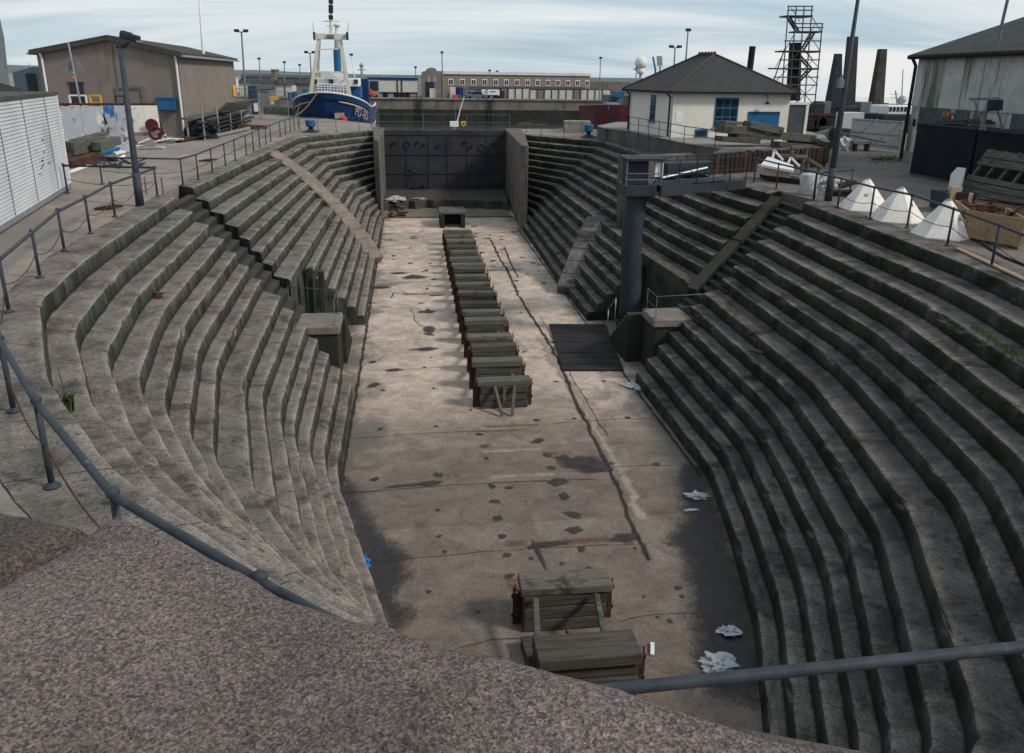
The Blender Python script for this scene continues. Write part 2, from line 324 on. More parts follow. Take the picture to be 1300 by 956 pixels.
CONC = M('plain_concrete', (.19, .18, .165), (.30, .285, .26), 1.1, .92, .4, 24, stains=[(.9, (.10, .098, .085), .54, .72, (1.6, 1.6, .25)), (1.5, (.05, .06, .035), .66, .78, (1, 1, .5))])
CONCD = M('dark_damp_concrete', (.07, .07, .066), (.14, .135, .125), 1.0, .92, .5, 24, stains=[(.8, (.028, .036, .018), .54, .68, (1.5, 1.5, .3))])
MUD = decal_material('wet_silt', (.016, .014, .016), (.040, .034, .034), .5, .5, .25)
STAIN = M('dark_mark', (.022, .020, .022), (.05, .044, .042), 3, .8, .2, 30)
SPOT = decal_material('oil_stain', (.020, .017, .018), (.06, .05, .045), .7)
CRACK = decal_material('crack_dirt', (.012, .011, .010), (.05, .042, .035), .95, .42)
RUSTST = decal_material('rust_stain', (.12, .055, .033), (.19, .10, .065), .9, .62)
PATCH = decal_material('lighter_patch', (.27, .215, .165), (.36, .295, .23), .9, .55)
# ------------------------------------------------------------------ dock basin
ZF = -5.32
U = [0, .11, .21, .305, .38, .45, .52, .63, .70, .77, .825, .885, .945, 1.0]
ZK = [-.38*k for k in range(14)]+[ZF-.12]
def prof(P0, P1, k0, k1, lip, floor_at_end=True):
    d = Vector(P1)-Vector(P0); L = d.length; e = d/L
    out = []
    if lip: out += [(-lip, -.06, 0), (-lip+.02, .025, 0)]
    for k in range(k0, k1+1):
        s, z = U[k]*L, ZK[k]
        zb = ZK[k+1] if (k < k1 or not floor_at_end) else ZF-.12
        if k == k0 and not lip: out.append((s-.34, z+.012, 0))
        z0 = z+(.025 if k == 0 else 0)
        out += [(s-.17, z0+.004, 0), (s-.05, z0-.002, 1), (s-.012, z0-.018, 2), (s+.006, z0-.06, 2), (s+.022, (z0+zb)/2, 0), (s+.04, zb+.03, 0), (s+.10, zb+.012, 0)]
    P0 = Vector(P0)
    return [(P0+e*s, z, f) for s, z, f in out]
def stepped(name, stations, label, k0=0, k1=13, lip=1.1, capA=True, capB=True, seed=0, group=None):
    rows = []; along = []; acc = 0
    for i in range(len(stations)-1):
        (a0, a1), (b0, b1) = stations[i], stations[i+1]
        a0, a1, b0, b1 = map(Vector, (a0, a1, b0, b1))
        ln = max((b0-a0).length, (b1-a1).length); n = max(2, int(ln/.28))
        for j in range(n+(1 if i == len(stations)-2 else 0)):
            t = j/n; rows.append(prof(a0.lerp(b0, t), a1.lerp(b1, t), k0, k1, lip)); along.append(acc+t*ln)
        acc += ln
    nr, np_ = len(rows), len(rows[0]); vs = []; att = []; wear_shade = []
    q0 = (2 if lip else 1)
    for r, al in zip(rows, along):
        for q, (p, z, f) in enumerate(r):
            w = Vector((p.x, p.y, z)); n1 = noise.noise_vector(w*1.1+Vector((seed, 0, 0)))*.017; n2 = noise.noise_vector(w*4.5)*.009
            if f:
                ch = max(0, noise.noise(w*1.9+Vector((0, seed, 3)))-.24)*.20*(.5 if f == 1 else 1) + max(0, noise.noise(w*6)-.3)*.07
                n1.z -= ch*.7
                dd = (r[-1][0]-r[0][0]).normalized(); n1.x -= dd.x*ch*.45; n1.y -= dd.y*ch*.45
            vs.append(w+n1+n2); wear_shade.append({2: .5, 1: .42}.get(f, (-.5 if q >= q0 and (q-q0) % 7 == 5 else .0))); att.append(al+.61*(q//7)+.3*math.sin(q//7*12.9))  # riser feet get the painted crease shade, nosings the wear
    fs = [(i*np_+j, i*np_+j+1, (i+1)*np_+j+1, (i+1)*np_+j) for i in range(nr-1) for j in range(np_-1)]
    for flag, i in ((capA, 0), (capB, nr-1)):
        if not flag: continue
        base = len(vs)
        for j in range(np_): v = vs[i*np_+j]; vs.append(Vector((v.x, v.y, ZF-.2))); att.append(j*.15); wear_shade.append(.02)
        for j in range(np_-1): fs.append((i*np_+j, i*np_+j+1, base+j+1, base+j))
    me = bpy.data.meshes.new(name); me.from_pydata(vs, [], fs)
    a = me.attributes.new('along', 'FLOAT', 'POINT'); a.data.foreach_set('value', att)
    a = me.attributes.new('wear_shade', 'FLOAT', 'POINT'); a.data.foreach_set('value', wear_shade)
    bm = bmesh.new(); bm.from_mesh(me); bmesh.ops.recalc_face_normals(bm, faces=bm.faces)
    up = sum(f.normal.z*f.calc_area() for f in bm.faces)
    if up < 0: bmesh.ops.reverse_faces(bm, faces=bm.faces)
    bm.to_mesh(me); bm.free()
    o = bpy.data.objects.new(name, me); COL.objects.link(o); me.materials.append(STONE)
    return tag(o, label, 'stepped wall', group)
APSE = [((-8.18, 29.5), (-1.95, 23.6)), ((-7.6, 19.7), (-1.95, 17.6)), ((-7.08, 15.68), (-.45, 11.4)), ((-5.25, 11.45), (.15, 10.5)), ((-3.4, 8.5), (.9, 9.5)), ((-.7, 5.6), (2.0, 8.6)),
        ((2.5, 3.95), (2.7, 8.1)), ((5.5, 3.1), (3.8, 7.6)), ((8.3, 3.0), (4.78, 7.95)), ((11.95, 9.8), (6.1, 11.6)), ((12.75, 13.6), (6.8, 14.6)), ((13.45, 17.2), (7.3, 17.2)), ((14.15, 27.4), (7.25, 23.8))]
def soften(st, r=.12, keep=1):
    out = [st[0]]
    for i in range(1, len(st)-1):
        p, c, n = st[i-1], st[i], st[i+1]; L = lambda a, b, t: tuple(Vector(a).lerp(Vector(b), t))
        q = [tuple(L(c[k], p[k], r) for k in (0, 1)), tuple(L(c[k], n[k], r) for k in (0, 1))]
        m = tuple(tuple((Vector(q[0][k])+Vector(q[1][k])+Vector(c[k])*1.0)/3) for k in (0, 1))
        out += [q[0], m, q[1]]
    return out+[st[-1]]
APSE_S = soften(APSE)
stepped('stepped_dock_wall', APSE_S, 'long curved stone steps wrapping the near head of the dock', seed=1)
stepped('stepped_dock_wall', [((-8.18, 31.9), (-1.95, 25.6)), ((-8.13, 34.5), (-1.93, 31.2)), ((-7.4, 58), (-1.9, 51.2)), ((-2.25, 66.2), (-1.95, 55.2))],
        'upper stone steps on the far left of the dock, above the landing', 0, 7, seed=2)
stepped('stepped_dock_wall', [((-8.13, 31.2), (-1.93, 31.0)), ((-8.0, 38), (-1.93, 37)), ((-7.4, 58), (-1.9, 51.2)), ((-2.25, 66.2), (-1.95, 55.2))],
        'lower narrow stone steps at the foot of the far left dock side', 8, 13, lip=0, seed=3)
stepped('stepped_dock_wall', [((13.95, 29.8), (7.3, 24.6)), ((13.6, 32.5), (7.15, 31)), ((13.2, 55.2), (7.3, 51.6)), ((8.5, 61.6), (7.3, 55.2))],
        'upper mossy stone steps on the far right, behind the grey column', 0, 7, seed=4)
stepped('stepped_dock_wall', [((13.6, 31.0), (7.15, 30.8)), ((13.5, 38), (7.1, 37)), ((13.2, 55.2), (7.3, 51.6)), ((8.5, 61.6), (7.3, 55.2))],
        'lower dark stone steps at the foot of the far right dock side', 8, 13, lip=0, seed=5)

# stone stairs in the two diagonal gaps, slides and landings
def stair(name, A, B, zA, zB, n, width, label, axis=(0, 1)):
    mb = MB(); A, B = Vector(A), Vector(B); ax = Vector((axis[0], axis[1])).normalized()
    for i in range(n):
        c = A.lerp(B, (i+.5)/n); z = zA+(zB-zA)*i/(n-1); d = (B-A)/n
        p = [c-d/2-ax*width/2, c+d/2-ax*width/2, c+d/2+ax*width/2, c-d/2+ax*width/2]
        mb.prism([(q.x+RN.uniform(-.01, .01), q.y) for q in p], ZF-.1, z+RN.uniform(-.02, .02))
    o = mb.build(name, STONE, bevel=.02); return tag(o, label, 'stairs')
stair('stone_stairs', (-8.4, 30.7), (-3.7, 25.9), -.22, -3.4, 15, 2.6, 'dark narrow stone stair sunk in the diagonal gap between the left hand steps')
stair('stone_stairs', (14.5, 28.7), (9.2, 24.9), -.25, -3.3, 17, 2.2, 'small steep stone stair running down the right hand side to the landing')
mb = MB()
q = [(14.15, 29.55, .02), (9.75, 26.15, -2.72)]
for a, b in ((0, .5), (.5, 1)):
    p, r = Vector(q[0]).lerp(Vector(q[1]), a), Vector(q[0]).lerp(Vector(q[1]), b-.004); mb.bar(p-Vector((0, 0, .27)), r-Vector((0, 0, .27)), .42, .5)
mb.build('stone_string', STONE, bevel=.04)
tag(bpy.data.objects['stone_string'], 'sloping stone kerb beside the small stair on the right', 'kerb')
def slide(lines, w, label, mat, lift=.17):
    pts = []
    for k in lines[2]:
        f = k/13; (a0, a1), (b0, b1) = lines[0], lines[1]
        P0 = Vector(a0).lerp(Vector(b0), f); P1 = Vector(a1).lerp(Vector(b1), f); p = P0.lerp(P1, U[k]); pts.append(Vector((p.x, p.y, ZK[k]+(lift if 0 < k < 13 else .04))))
    mb = MB()
    for p, r in zip(pts[:-1], pts[1:]):
        n = 3
        for j in range(n): a, b = p.lerp(r, j/n), p.lerp(r, (j+1)/n-.004); mb.bar(a-Vector((0, 0, .3)), b-Vector((0, 0, .3)), w*RN.uniform(.97, 1.03), .6)
    return tag(mb.build('stone_slide', mat, bevel=.05), label, 'slide')
slide((((-7.85, 47.9), (-1.92, 47.9)), ((-7.95, 42.0), (-1.92, 42.0)), (0, 3, 7, 10, 13)), .95, 'long smooth stone slide crossing the far left hand steps diagonally', M('worn_slide_stone', (.27, .217, .185), (.15, .126, .112), 1.6, .9, .6, 24, stains=[(2.2, (.09, .08, .07), .58, .72, (1, 1, 1))]))
slide((((13.5, 45.5), (7.2, 45.5)), ((13.6, 35), (7.15, 35)), (7, 10, 13)), 1.1, 'short rough stone slide on the right, half way to the gate', M('dark_slide_stone', (.17, .15, .135), (.09, .082, .076), 1.6, .9, .6, 24, stains=[(2.2, (.04, .042, .034), .52, .68, (1, 1, 1))]))
# landings
def landing(x0, x1, y0, y1, z, label):
    t = thing('stair_landing', label, 'landing', ((x0+x1)/2, (y0+y1)/2, ZF))
    mb = MB(); mb.prism([(x0, y0), (x1, y0), (x1, y1), (x0, y1)], ZF-.1, z-.28); mb.build('pier', STONE, t, bevel=.03)
    mb = MB(); mb.prism([(x0-.06, y0-.06), (x1+.06, y0-.06), (x1+.06, y1+.06), (x0-.06, y1+.06)], z-.277, z); mb.build('cap_slab', LAND, t, bevel=.03)
    return t
lt = landing(-3.95, -2.42, 24.9, 26.4, -3.45, 'square stone landing part way down the left hand steps')
rt_ = landing(7.95, 9.3, 24.45, 25.7, -3.35, 'square stone landing at the foot of the right hand stair')
def floor_stair(x0, x1, y, zt, label):
    mb = MB(); n = 8
    for i in range(n): mb.prism([(x0, y+.3*i), (x1, y+.3*i), (x1, y+.3*(i+1)-.004), (x0, y+.3*(i+1)-.004)], ZF-.1, zt-(zt-ZF)*(i+1)/(n+1))
    tag(mb.build('stone_stairs', STONE, bevel=.02), label, 'stairs')
floor_stair(7.4, 8.5, 25.8, -3.35, 'short stone stair from the right landing to the dock floor')
floor_stair(-3.3, -2.3, 26.5, -3.45, 'short stone stair behind the left landing')
mb = MB()
for i, x in enumerate((-3.75, -3.3)): mb.box((x, 29.6-i*.5, -3.95), (.2, .3, 2.7))
mb.build('stone_slab', STONE, bevel=.03); tag(bpy.data.objects['stone_slab'], 'pair of upright stone slabs in the opening behind the left landing', 'stone slab')

# floor
mb = MB(); n = 40
mb.quad((-3.2, 6.5, ZF), (8.8, 6.5, ZF), (8.8, 67.5, ZF), (-3.2, 67.5, ZF))
dock_floor = mb.build('dock_floor', FLOOR); tag(dock_floor, kind='structure')
class Decal(MB):
    def __init__(s): super().__init__(); s.a = []
    def put(s, vs, fs, al): s.add(vs, fs); s.a += al
    def make(s, name, mat, parent):
        me = bpy.data.meshes.new(name); me.from_pydata(s.v, [], s.f); at = me.attributes.new('cover', 'FLOAT', 'POINT'); at.data.foreach_set('value', s.a)
        bm = bmesh.new(); bm.from_mesh(me); bmesh.ops.recalc_face_normals(bm, faces=bm.faces)
        if sum(f.normal.z for f in bm.faces) < 0: bmesh.ops.reverse_faces(bm, faces=bm.faces)
        bm.to_mesh(me); bm.free()
        me.materials.append(mat); o = bpy.data.objects.new(name, me); COL.objects.link(o); o.parent = parent; return o
def blob(mb, c, rx, ry, z, n=14, seed=0, jag=.35, rot=0):
    pts = []; inner = []; z += .00012*(len(mb.v)/25)
    for i in range(n):
        a = 2*math.pi*i/n; k = 1.35*(1+min(jag, .5)*noise.noise(Vector((math.cos(a)*1.4, math.sin(a)*1.4, seed*3.7))))
        x, y = rx*k*math.cos(a), ry*k*math.sin(a); x, y = x*math.cos(rot)-y*math.sin(rot), x*math.sin(rot)+y*math.cos(rot)
        pts.append((c[0]+x, c[1]+y, z)); inner.append((c[0]+x*.6, c[1]+y*.6, z))
    mb.put(pts+inner+[(c[0], c[1], z)], [(i, (i+1) % n, n+(i+1) % n, n+i) for i in range(n)]+[(n+i, n+(i+1) % n, 2*n) for i in range(n)], [0.0]*n+[.75]*n+[1.2])
def pool(mb, poly, z, soft=.5, step=.11):
    P = [Vector((p[0], p[1])) for p in poly]; n = len(P)
    x0, x1, y0, y1 = min(p.x for p in P)-.3, max(p.x for p in P)+.3, min(p.y for p in P)-.3, max(p.y for p in P)+.3
    def sd(q):
        ins = False; d = 9
        for i in range(n):
            a, b = P[i], P[(i+1) % n]
            if (a.y > q.y) != (b.y > q.y) and q.x < (b.x-a.x)*(q.y-a.y)/(b.y-a.y)+a.x: ins = not ins
            ab = b-a; t = max(0, min(1, (q-a).dot(ab)/max(ab.length_squared, 1e-9))); d = min(d, (q-a-ab*t).length)
        return d if ins else -d
    nx, ny = int((x1-x0)/step)+1, int((y1-y0)/step)+1; idx = {}; vs = []; al = []; fs = []
    for i in range(nx+1):
        for j in range(ny+1):
            q = Vector((x0+i*step, y0+j*step)); d = sd(q)
            if d > -.28: idx[(i, j)] = len(vs); vs.append((q.x, q.y, z)); al.append(max(0, min(1.3, .5+d/soft)))
    for i in range(nx):
        for j in range(ny):
            k = [(i, j), (i+1, j), (i+1, j+1), (i, j+1)]
            if all(q in idx for q in k): fs.append(tuple(idx[q] for q in k))
    mb.put(vs, fs, al)
def jagged(pts, amp, seed, sub=7):
    out = []; n = len(pts)
    for i in range(n):
        a, b = Vector(pts[i]), Vector(pts[(i+1) % n])
        for j in range(sub):
            p = a.lerp(b, j/sub); nv = noise.noise_vector(Vector((p.x*1.9, p.y*1.9, seed)))
            out.append((p.x+nv.x*amp, p.y+nv.y*amp, p.z))
    return out
zs = ZF+.004
wetL = [(430, 606), (447, 612), (459, 648), (478, 672), (494, 688), (517, 708), (516, 735), (500, 750), (498, 762), (521, 775), (508, 794), (497, 800), (470, 740), (452, 680)]
wetR = [(872, 590), (890, 595), (915, 660), (975, 860), (960, 890), (905, 880), (890, 830), (880, 765), (874, 710), (852, 690), (858, 675), (874, 656), (866, 630), (864, 605)]
mb = Decal(); pool(mb, [G(x, y, zs) for x, y in wetL], zs, .7); mb.make('wet_silt', MUD, dock_floor)
mb = Decal(); pool(mb, [G(x, y, zs) for x, y in wetR], zs, .7); mb.make('wet_silt', MUD, dock_floor)
sp_ = [(490,265,1),(495,300,.8),(510,380,1.2),(520,425,1.2),(528,473,1.2),(540,525,1),(553,580,1),(563,640,1),(580,705,1.2),(475,230,1),(645,250,1.8),(670,290,1.3),(683,327,1.3),(703,370,2.4),
       (720,410,1.5),(745,462,2),(750,507,1.8),(770,563,1.1),(792,622,1.1),(640,190,1),(189,215,.9),(350,207,.7),(197,103,.7),(343,98,.7),(316,37,.7),(335,8,.6),(173,360,1.2),(357,348,1.2),
       (697,78,.8),(750,185,.8),(905,183,1),(835,77,.8),(988,317,1),(645,555,.4),(355,450,.6),(360,525,.7),(375,570,.6),(330,685,.6),(470,745,.5),(680,650,1.4),(620,560,.5),(560,385,.9),(715,605,.6),(625,590,.6),
       (1050,675,.8),(1060,700,.6),(1025,770,.6),(990,760,.4),(950,700,.4),(925,560,.5),(780,755,.4),(450,160,.5),(610,425,.3)]
mb = Decal()
for i, (x, y, s) in enumerate(sp_):
    c = G(400+x/2.277, 450+y/2.277, zs+.004); r = .085*s; blob(mb, c, r*1.25, r*.95, zs+.004, 14, i, .9, i)
for i in range(46):
    y = RN.uniform(24, 53); x = RN.choice([RN.uniform(-1.5, 1.2), RN.uniform(3.9, 6.6)]); s = RN.uniform(.05, .2)
    blob(mb, (x, y), s*1.3, s*.8, zs+.004, 12, i+90, 1.0, i)
for (x, y, rx, ry, s) in [(525, 352, .62, .35, 5), (505, 347, .5, .2, 6), (480, 365, .55, .3, 7), (543, 396, .32, .22, 9), (545, 419, .24, .4, 11), (540, 443, .5, .2, 12), (555, 375, .4, .12, 13),
                          (740, 588, .5, .33, 14), (760, 592, .42, .25, 15), (715, 582, .22, .18, 16), (520, 616, .75, .07, 17), (545, 614, .25, .13, 18), (793, 683, .32, .15, 19), (690, 692, .28, .12, 20), (708, 690, .3, .08, 21),
                          (685, 704, .05, .5, 22), (760, 598, .5, .07, 23), (500, 470, .3, .12, 24), (640, 440, .5, .12, 25)]:
    c = G(x, y, zs+.004); blob(mb, c, rx, ry, zs+.004, 22, s, 1.3, .1)
mb.make('oil_stain', SPOT, dock_floor)
def strip(mb, pts, w, z, seed=0, wob=.04):
    fine = []; z += .0000025*len(mb.v)
    for a, b in zip(pts[:-1], pts[1:]):
        n = max(2, int((b-a).length/.22)); fine += [a.lerp(b, i/n) for i in range(n)]
    fine.append(pts[-1]); vs = []; al = []
    for i, p in enumerate(fine):
        d = (fine[min(i+1, len(fine)-1)]-fine[max(0, i-1)]).normalized(); s = Vector((-d.y, d.x, 0))
        k = noise.noise(Vector((i*.37, seed, 1)))*wob*2; ww = 1.5*w*(.5+1.0*abs(noise.noise(Vector((i*.61, seed, 7)))))
        q = Vector((p.x, p.y, z))+s*k; vs += [q+s*ww, q, q-s*ww]; al += [.05, 1.0, .05]
    fs = []
    for i in range(len(fine)-1): fs += [(3*i, 3*i+1, 3*i+4, 3*i+3), (3*i+1, 3*i+2, 3*i+5, 3*i+4)]
    mb.put(vs, fs, al)
mb = Decal(); z2 = ZF+.012
c1 = [(623, 304), (634.7, 328.5), (644, 342.6), (658, 374), (672, 397.5), (677, 404.6), (700, 440), (714, 469), (729, 506), (760, 568.6), (782, 612.5), (804, 669.6), (824, 711)]
strip(mb, [G(x, y, z2) for x, y in c1], .085, z2, 1)
strip(mb, [G(x, y, z2) for x, y in [(640, 313), (645, 325), (650, 338), (658, 352)]], .07, z2, 2)
strip(mb, [G(x, y, z2) for x, y in [(686, 401), (705, 436), (726, 478), (751, 520), (771, 553)]], .018, z2, 3)
strip(mb, [G(x, y, z2) for x, y in [(495, 379), (500, 372), (530, 373), (552, 372)]], .05, z2, 4)
strip(mb, [G(x, y, z2) for x, y in [(522, 392), (528, 408), (545, 420)]], .02, z2, 5)
for (y, x0, x1, w) in [(296, -1.9, 7.1, .05), (341, -1.9, 2, .03), (358, -1.9, 1.9, .03), (430, -1.9, 1.8, .02), (465, -1.9, 6, .02), (548, -1.9, 3, .022), (615, -1.9, 4.4, .025), (540, 3.9, 7, .025), (602, 4, 6.6, .02), (702, -.9, 4.6, .018), (816, .6, 1.9, .02), (798, 3.6, 5.2, .02)]:
    Y = G(620, y, ZF).y; strip(mb, [Vector((x0, Y-.1, 0)), Vector(((x0+x1)/2, Y+.06, 0)), Vector((x1, Y, 0))], w*.7, z2, y, .03)
strip(mb, [Vector((-1.83, 56, 0)), Vector((-1.83, 26, 0)), Vector((-1.86, 17.7, 0))], .07, z2, 31, .02)
strip(mb, [Vector((7.0, 52, 0)), Vector((7.0, 30, 0)), Vector((7.12, 17.3, 0))], .06, z2, 32, .02)
mb.make('slab_crack', CRACK, dock_floor)
mb = Decal()
for (x, y, w) in [(650, 572, 1.7), (664, 604, 1.75), (640, 543, 1.5)]:
    c = G(x, y, 0); c = G(x, y, ZF); pool(mb, [(c.x-w/2, c.y-.12, zs+.002), (c.x+w/2, c.y-.12, zs+.002), (c.x+w/2, c.y+.12, zs+.002), (c.x-w/2, c.y+.12, zs+.002)], (zs+.002 if 'h' not in dir() else zs+.006), .3, .07)
strip(mb, [G(x, y, 0) if False else Vector((G(x, y, ZF).x, G(x, y, ZF).y, 0)) for x, y in [(690, 430), (700, 455), (716, 478), (740, 515), (765, 560), (790, 600), (815, 660)]], .26, zs+.001, 44, .05)
mb.make('lighter_concrete_patch', PATCH, dock_floor)
mb = Decal()
for (x, y, w, h) in [(650, 541, 1.5, .07), (640, 343, 1.8, .1), (520, 358, 2, .05), (745, 686, 1.0, .12), (655, 690, .4, .12), (655, 742, .25, .2), (737, 733, .3, .1), (530, 374, 1.5, .06), (700, 576, .4, .1), (615, 566, .35, .08)]:
    c = G(x, y, ZF); pool(mb, [(c.x-w/2, c.y-h, zs+.006), (c.x+w/2, c.y-h, zs+.006), (c.x+w/2, c.y+h, zs+.006), (c.x-w/2, c.y+h, zs+.006)], (zs+.002 if 'h' not in dir() else zs+.006), .3, .07)
mb.make('rust_stain', RUSTST, dock_floor)

# dark sunken plate
t = thing('dark_timber_mat', 'large black square mat lying on the dock floor beside the grey column', 'mat', (6.1, 27.3, ZF))
mb = MB(); ml = [G(697, 413, ZF), G(768, 413, ZF), G(792, 472, ZF), G(714, 472, ZF)]
for i in range(9):
    a, b = i/9, (i+1)/9-.006
    mb.extr([ml[0].lerp(ml[3], a)+Vector((0, 0, .01)), ml[1].lerp(ml[2], a)+Vector((0, 0, .01)), ml[1].lerp(ml[2], b)+Vector((0, 0, .01)), ml[0].lerp(ml[3], b)+Vector((0, 0, .01))], (0, 0, .05+.01*(i % 2)))
mb.build('boards', M('tarred_boards', (.014, .013, .014), (.034, .031, .031), 2, .75, .5, 20, stretch=(.5, 6, 6)), t)

# ------------------------------------------------------------------ quay, water, far shore
def off(st, d): return [tuple(Vector(a)-(Vector(b)-Vector(a)).normalized()*d) for a, b in st]
left_edge = [(-2.3, 68.6), (-2.6, 67)]+[(-7.9, 58.4), (-8.75, 34.5)]+[(-9, 30.8), (-8.9, 29.5)]+off(APSE[1:-1], .6)
right_edge = [(14.8, 27.4), (14.9, 28.6), (14.3, 32.5), (13.9, 55.4), (9.0, 62.0), (8.6, 68.4)]
outline = left_edge+right_edge+[(14.5, 69.5), (20, 66.5), (30, 65), (400, 62), (400, -200), (-400, -200), (-400, 900), (-60, 900), (-45, 146), (-24, 143), (-17.5, 92), (-10.9, 87.5), (-2.8, 74)]
bm = bmesh.new(); vs = [bm.verts.new((x, y, 0)) for x, y in outline]
f = bm.faces.new(vs)
r = bmesh.ops.extrude_face_region(bm, geom=[f])
bmesh.ops.translate(bm, vec=(0, 0, -7), verts=[e for e in r['geom'] if isinstance(e, bmesh.types.BMVert)])
top = [f for f in bm.faces if len(f.verts) > 10]
bmesh.ops.triangulate(bm, faces=top, ngon_method='EAR_CLIP'); bmesh.ops.recalc_face_normals(bm, faces=bm.faces)
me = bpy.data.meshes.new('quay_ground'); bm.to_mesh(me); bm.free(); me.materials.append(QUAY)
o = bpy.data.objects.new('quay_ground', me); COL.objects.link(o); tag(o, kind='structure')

m, t_, b_ = nt('harbour_water'); b_.inputs['Base Color'].default_value = (.020, .028, .03, 1); b_.inputs['Roughness'].default_value = .12
hw = nz(t_, coords(t_, (1, .5, 1), rnd=False), 1.6, 4, .6); bump(t_, b_, hw, .35, .15); WATER = m
mb = MB(); mb.quad((-70, 67.3, -3.3), (13, 67.3, -3.3), (13, 60, -3.3), (420, 60, -3.3), (420, 160, -3.3), (-70, 160, -3.3)); o = mb.build('water', WATER); tag(o, kind='structure')
mb = MB(); mb.quad((-2500, 146.5, -.02), (53, 146.5, -.02), (330, 900, -.02), (1650, 4500, -.02), (-2500, 4500, -.02))
o = mb.build('far_ground', M('far_ground', (.12, .115, .105), (.18, .17, .155), .01, .95, 0, 1)); tag(o, kind='structure')
mb = MB(); mb.prism([(40, 91), (420, 88), (420, 126), (46, 126)], -6, .0); o = mb.build('east_quay', WHSTONE); tag(o, kind='structure')
mb = MB(); pts = []
N = 60
for i in range(N+1):
    x = -900+1160*i/N; h = 3.2+4.5*math.exp(-((x+380)/140)**2)+2.5*math.exp(-((x+150)/60)**2)+1.0*noise.noise(Vector((x*.02, 0, 0)))
    pts.append((x, max(.6, h)))
for (a, ha), (b, hb) in zip(pts[:-1], pts[1:]):
    mb.quad((a, 900, 0), (b, 900, 0), (b, 940, hb), (a, 940, ha)); mb.quad((a, 940, ha), (b, 940, hb), (b, 1300, 0), (a, 1300, 0))
o = mb.build('far_hills', M('far_hills', (.10, .125, .13), (.16, .185, .18), .02, .95, 0, 1)); tag(o, kind='structure')

# far harbour wall: upper dry masonry band, lower weedy band
t = thing('harbour_wall', 'long stone harbour wall across the water, weedy at its foot', 'harbour wall', (10, 146, -3))
wx0, wx1 = -44, 56
mb = MB(); mb.prism([(wx0, 145.3), (wx1, 145.3), (wx1, 147.2), (wx0, 147.2)], -1.55, .12); mb.build('masonry', WHSTONE, t)
mb = MB(); mb.prism([(wx0, 145.2), (wx1, 145.2), (wx1, 147.1), (wx0, 147.1)], -6, -1.552); mb.build('weedy_footing', WEEDST, t)
for px in (532, 622, 805):
    x = At(px, 140, 145).x; mb = MB()
    for s in (-.35, .35): mb.tube([(x+s, 145.05, -5), (x+s, 145.05, .3)], .09, 6)
    for k in range(14): mb.tube([(x-.35, 145.05, -4.6+.35*k), (x+.35, 145.05, -4.6+.35*k)], .05, 5)
    mb.build('ladder', DARKST, t)
mb = MB(); mb.box((6, 145.4, .25), (100, .7, .25)); mb.build('coping', CONC, t)

# entrance piers and caisson
mb = MB(); mb.prism([(-2.28, 55.2), (-1.93, 54.9), (-1.9, 68.4), (-2.9, 68.4)], ZF-.1, .06); tag(mb.build('entrance_pier', PIER, bevel=.05), 'tall narrow stone pier at the left end of the dark gate', 'pier')
mb = MB(); mb.prism([(7.12, 51.4), (7.55, 51.2), (8.75, 61.2), (9.4, 68.3), (8.0, 68.3)], ZF-.1, .06); tag(mb.build('entrance_pier', PIER, bevel=.05), 'broad stained stone pier at the right end of the dark gate', 'pier')
t = thing('dock_gate', 'dark rusty steel caisson gate closing the far end of the dock', 'dock gate', (3, 66.6, ZF))
mb = MB(); mb.prism([(-1.95, 66.2), (8.0, 66.2), (8.0, 67.6), (-1.95, 67.6)], ZF, -.05); mb.build('plating', GATE, t)
mb = MB()
for z in (-.35, -1.9, -3.4): mb.box((3.02, 66.18, z), (9.9, .07, .06))
for x in (-.2, 1.6, 3.1, 4.7, 6.3): mb.box((x, 66.185, -2.7), (.05, .06, 4.8))
mb.build('seam_strip', GATE, t)
for x, z in [(-1.1, -.95), (.8, -.85), (1.3, -1.1), (2.5, -1.15), (4.6, -.85), (5.1, -1.2), (6.9, -1.0), (1.2, -4.4), (4.7, -4.4)]:
    mb = MB(); mb.cyl((x, 66.22, z), (x, 66.02, z), .13, .10, 10); mb.build('valve_boss', DARKST, t)
for x, z in [(-.1, -1.1), (5.9, -1.3), (5.9, -3.3), (0, -3.3)]:
    mb = MB(); mb.tube([(x+.24*math.cos(a*.524), 66.15, z+.24*math.sin(a*.524)) for a in range(13)], .035, 6); mb.build('round_hatch', GATE, t)
for x in (.5, 5.6):
    mb = MB(); mb.box((x, 66.1, -4.75), (.6, .25, .55)); mb.build('sluice_box', RUBBER, t)
mb = MB()
for i in range(16): mb.box((-1.6+i*.62, 66.5+.1*(i % 3), .0+.02*(i % 2)), (RN.uniform(.25, .55), .35, .12))
mb.build('deck_timber', WOOD, t)
# sill in front of the gate
mb = MB(); arc = []
for i in range(21):
    x = -1.93+9.2*i/20; arc.append((x, 59.4+1.1*math.sin(math.pi*i/20)+.25*math.sin(i*2.1)))
mb.prism(arc+[(7.9, 66.3), (-1.93, 66.3)], ZF-.05, ZF+.62); tag(mb.build('gate_sill', M('dark_sill_stone', (.04, .036, .032), (.10, .088, .076), 1.4, .9, .5, 20, stains=[(1.4, (.02, .028, .014), .55, .7, (1, 1, 1))]), bevel=.04), 'low curved stone sill in front of the gate', 'sill')
mb = MB(); mb.quad((-1.9, 60.4, ZF+.004), (7.2, 60.4, ZF+.004), (7.2, 56.4, ZF+.004), (-1.9, 56.4, ZF+.004))
mb.build('damp_silt_strip', M('damp_green_silt', (.12, .12, .085), (.20, .185, .13), .7, .7, .3, 20), dock_floor)
mb = MB(); mb.box((2.7, 56.2, ZF+.02), (9.1, .25, .1)); tag(mb.build('stone_kerb', CONCD), 'dark kerb line crossing the floor before the sill', 'kerb')

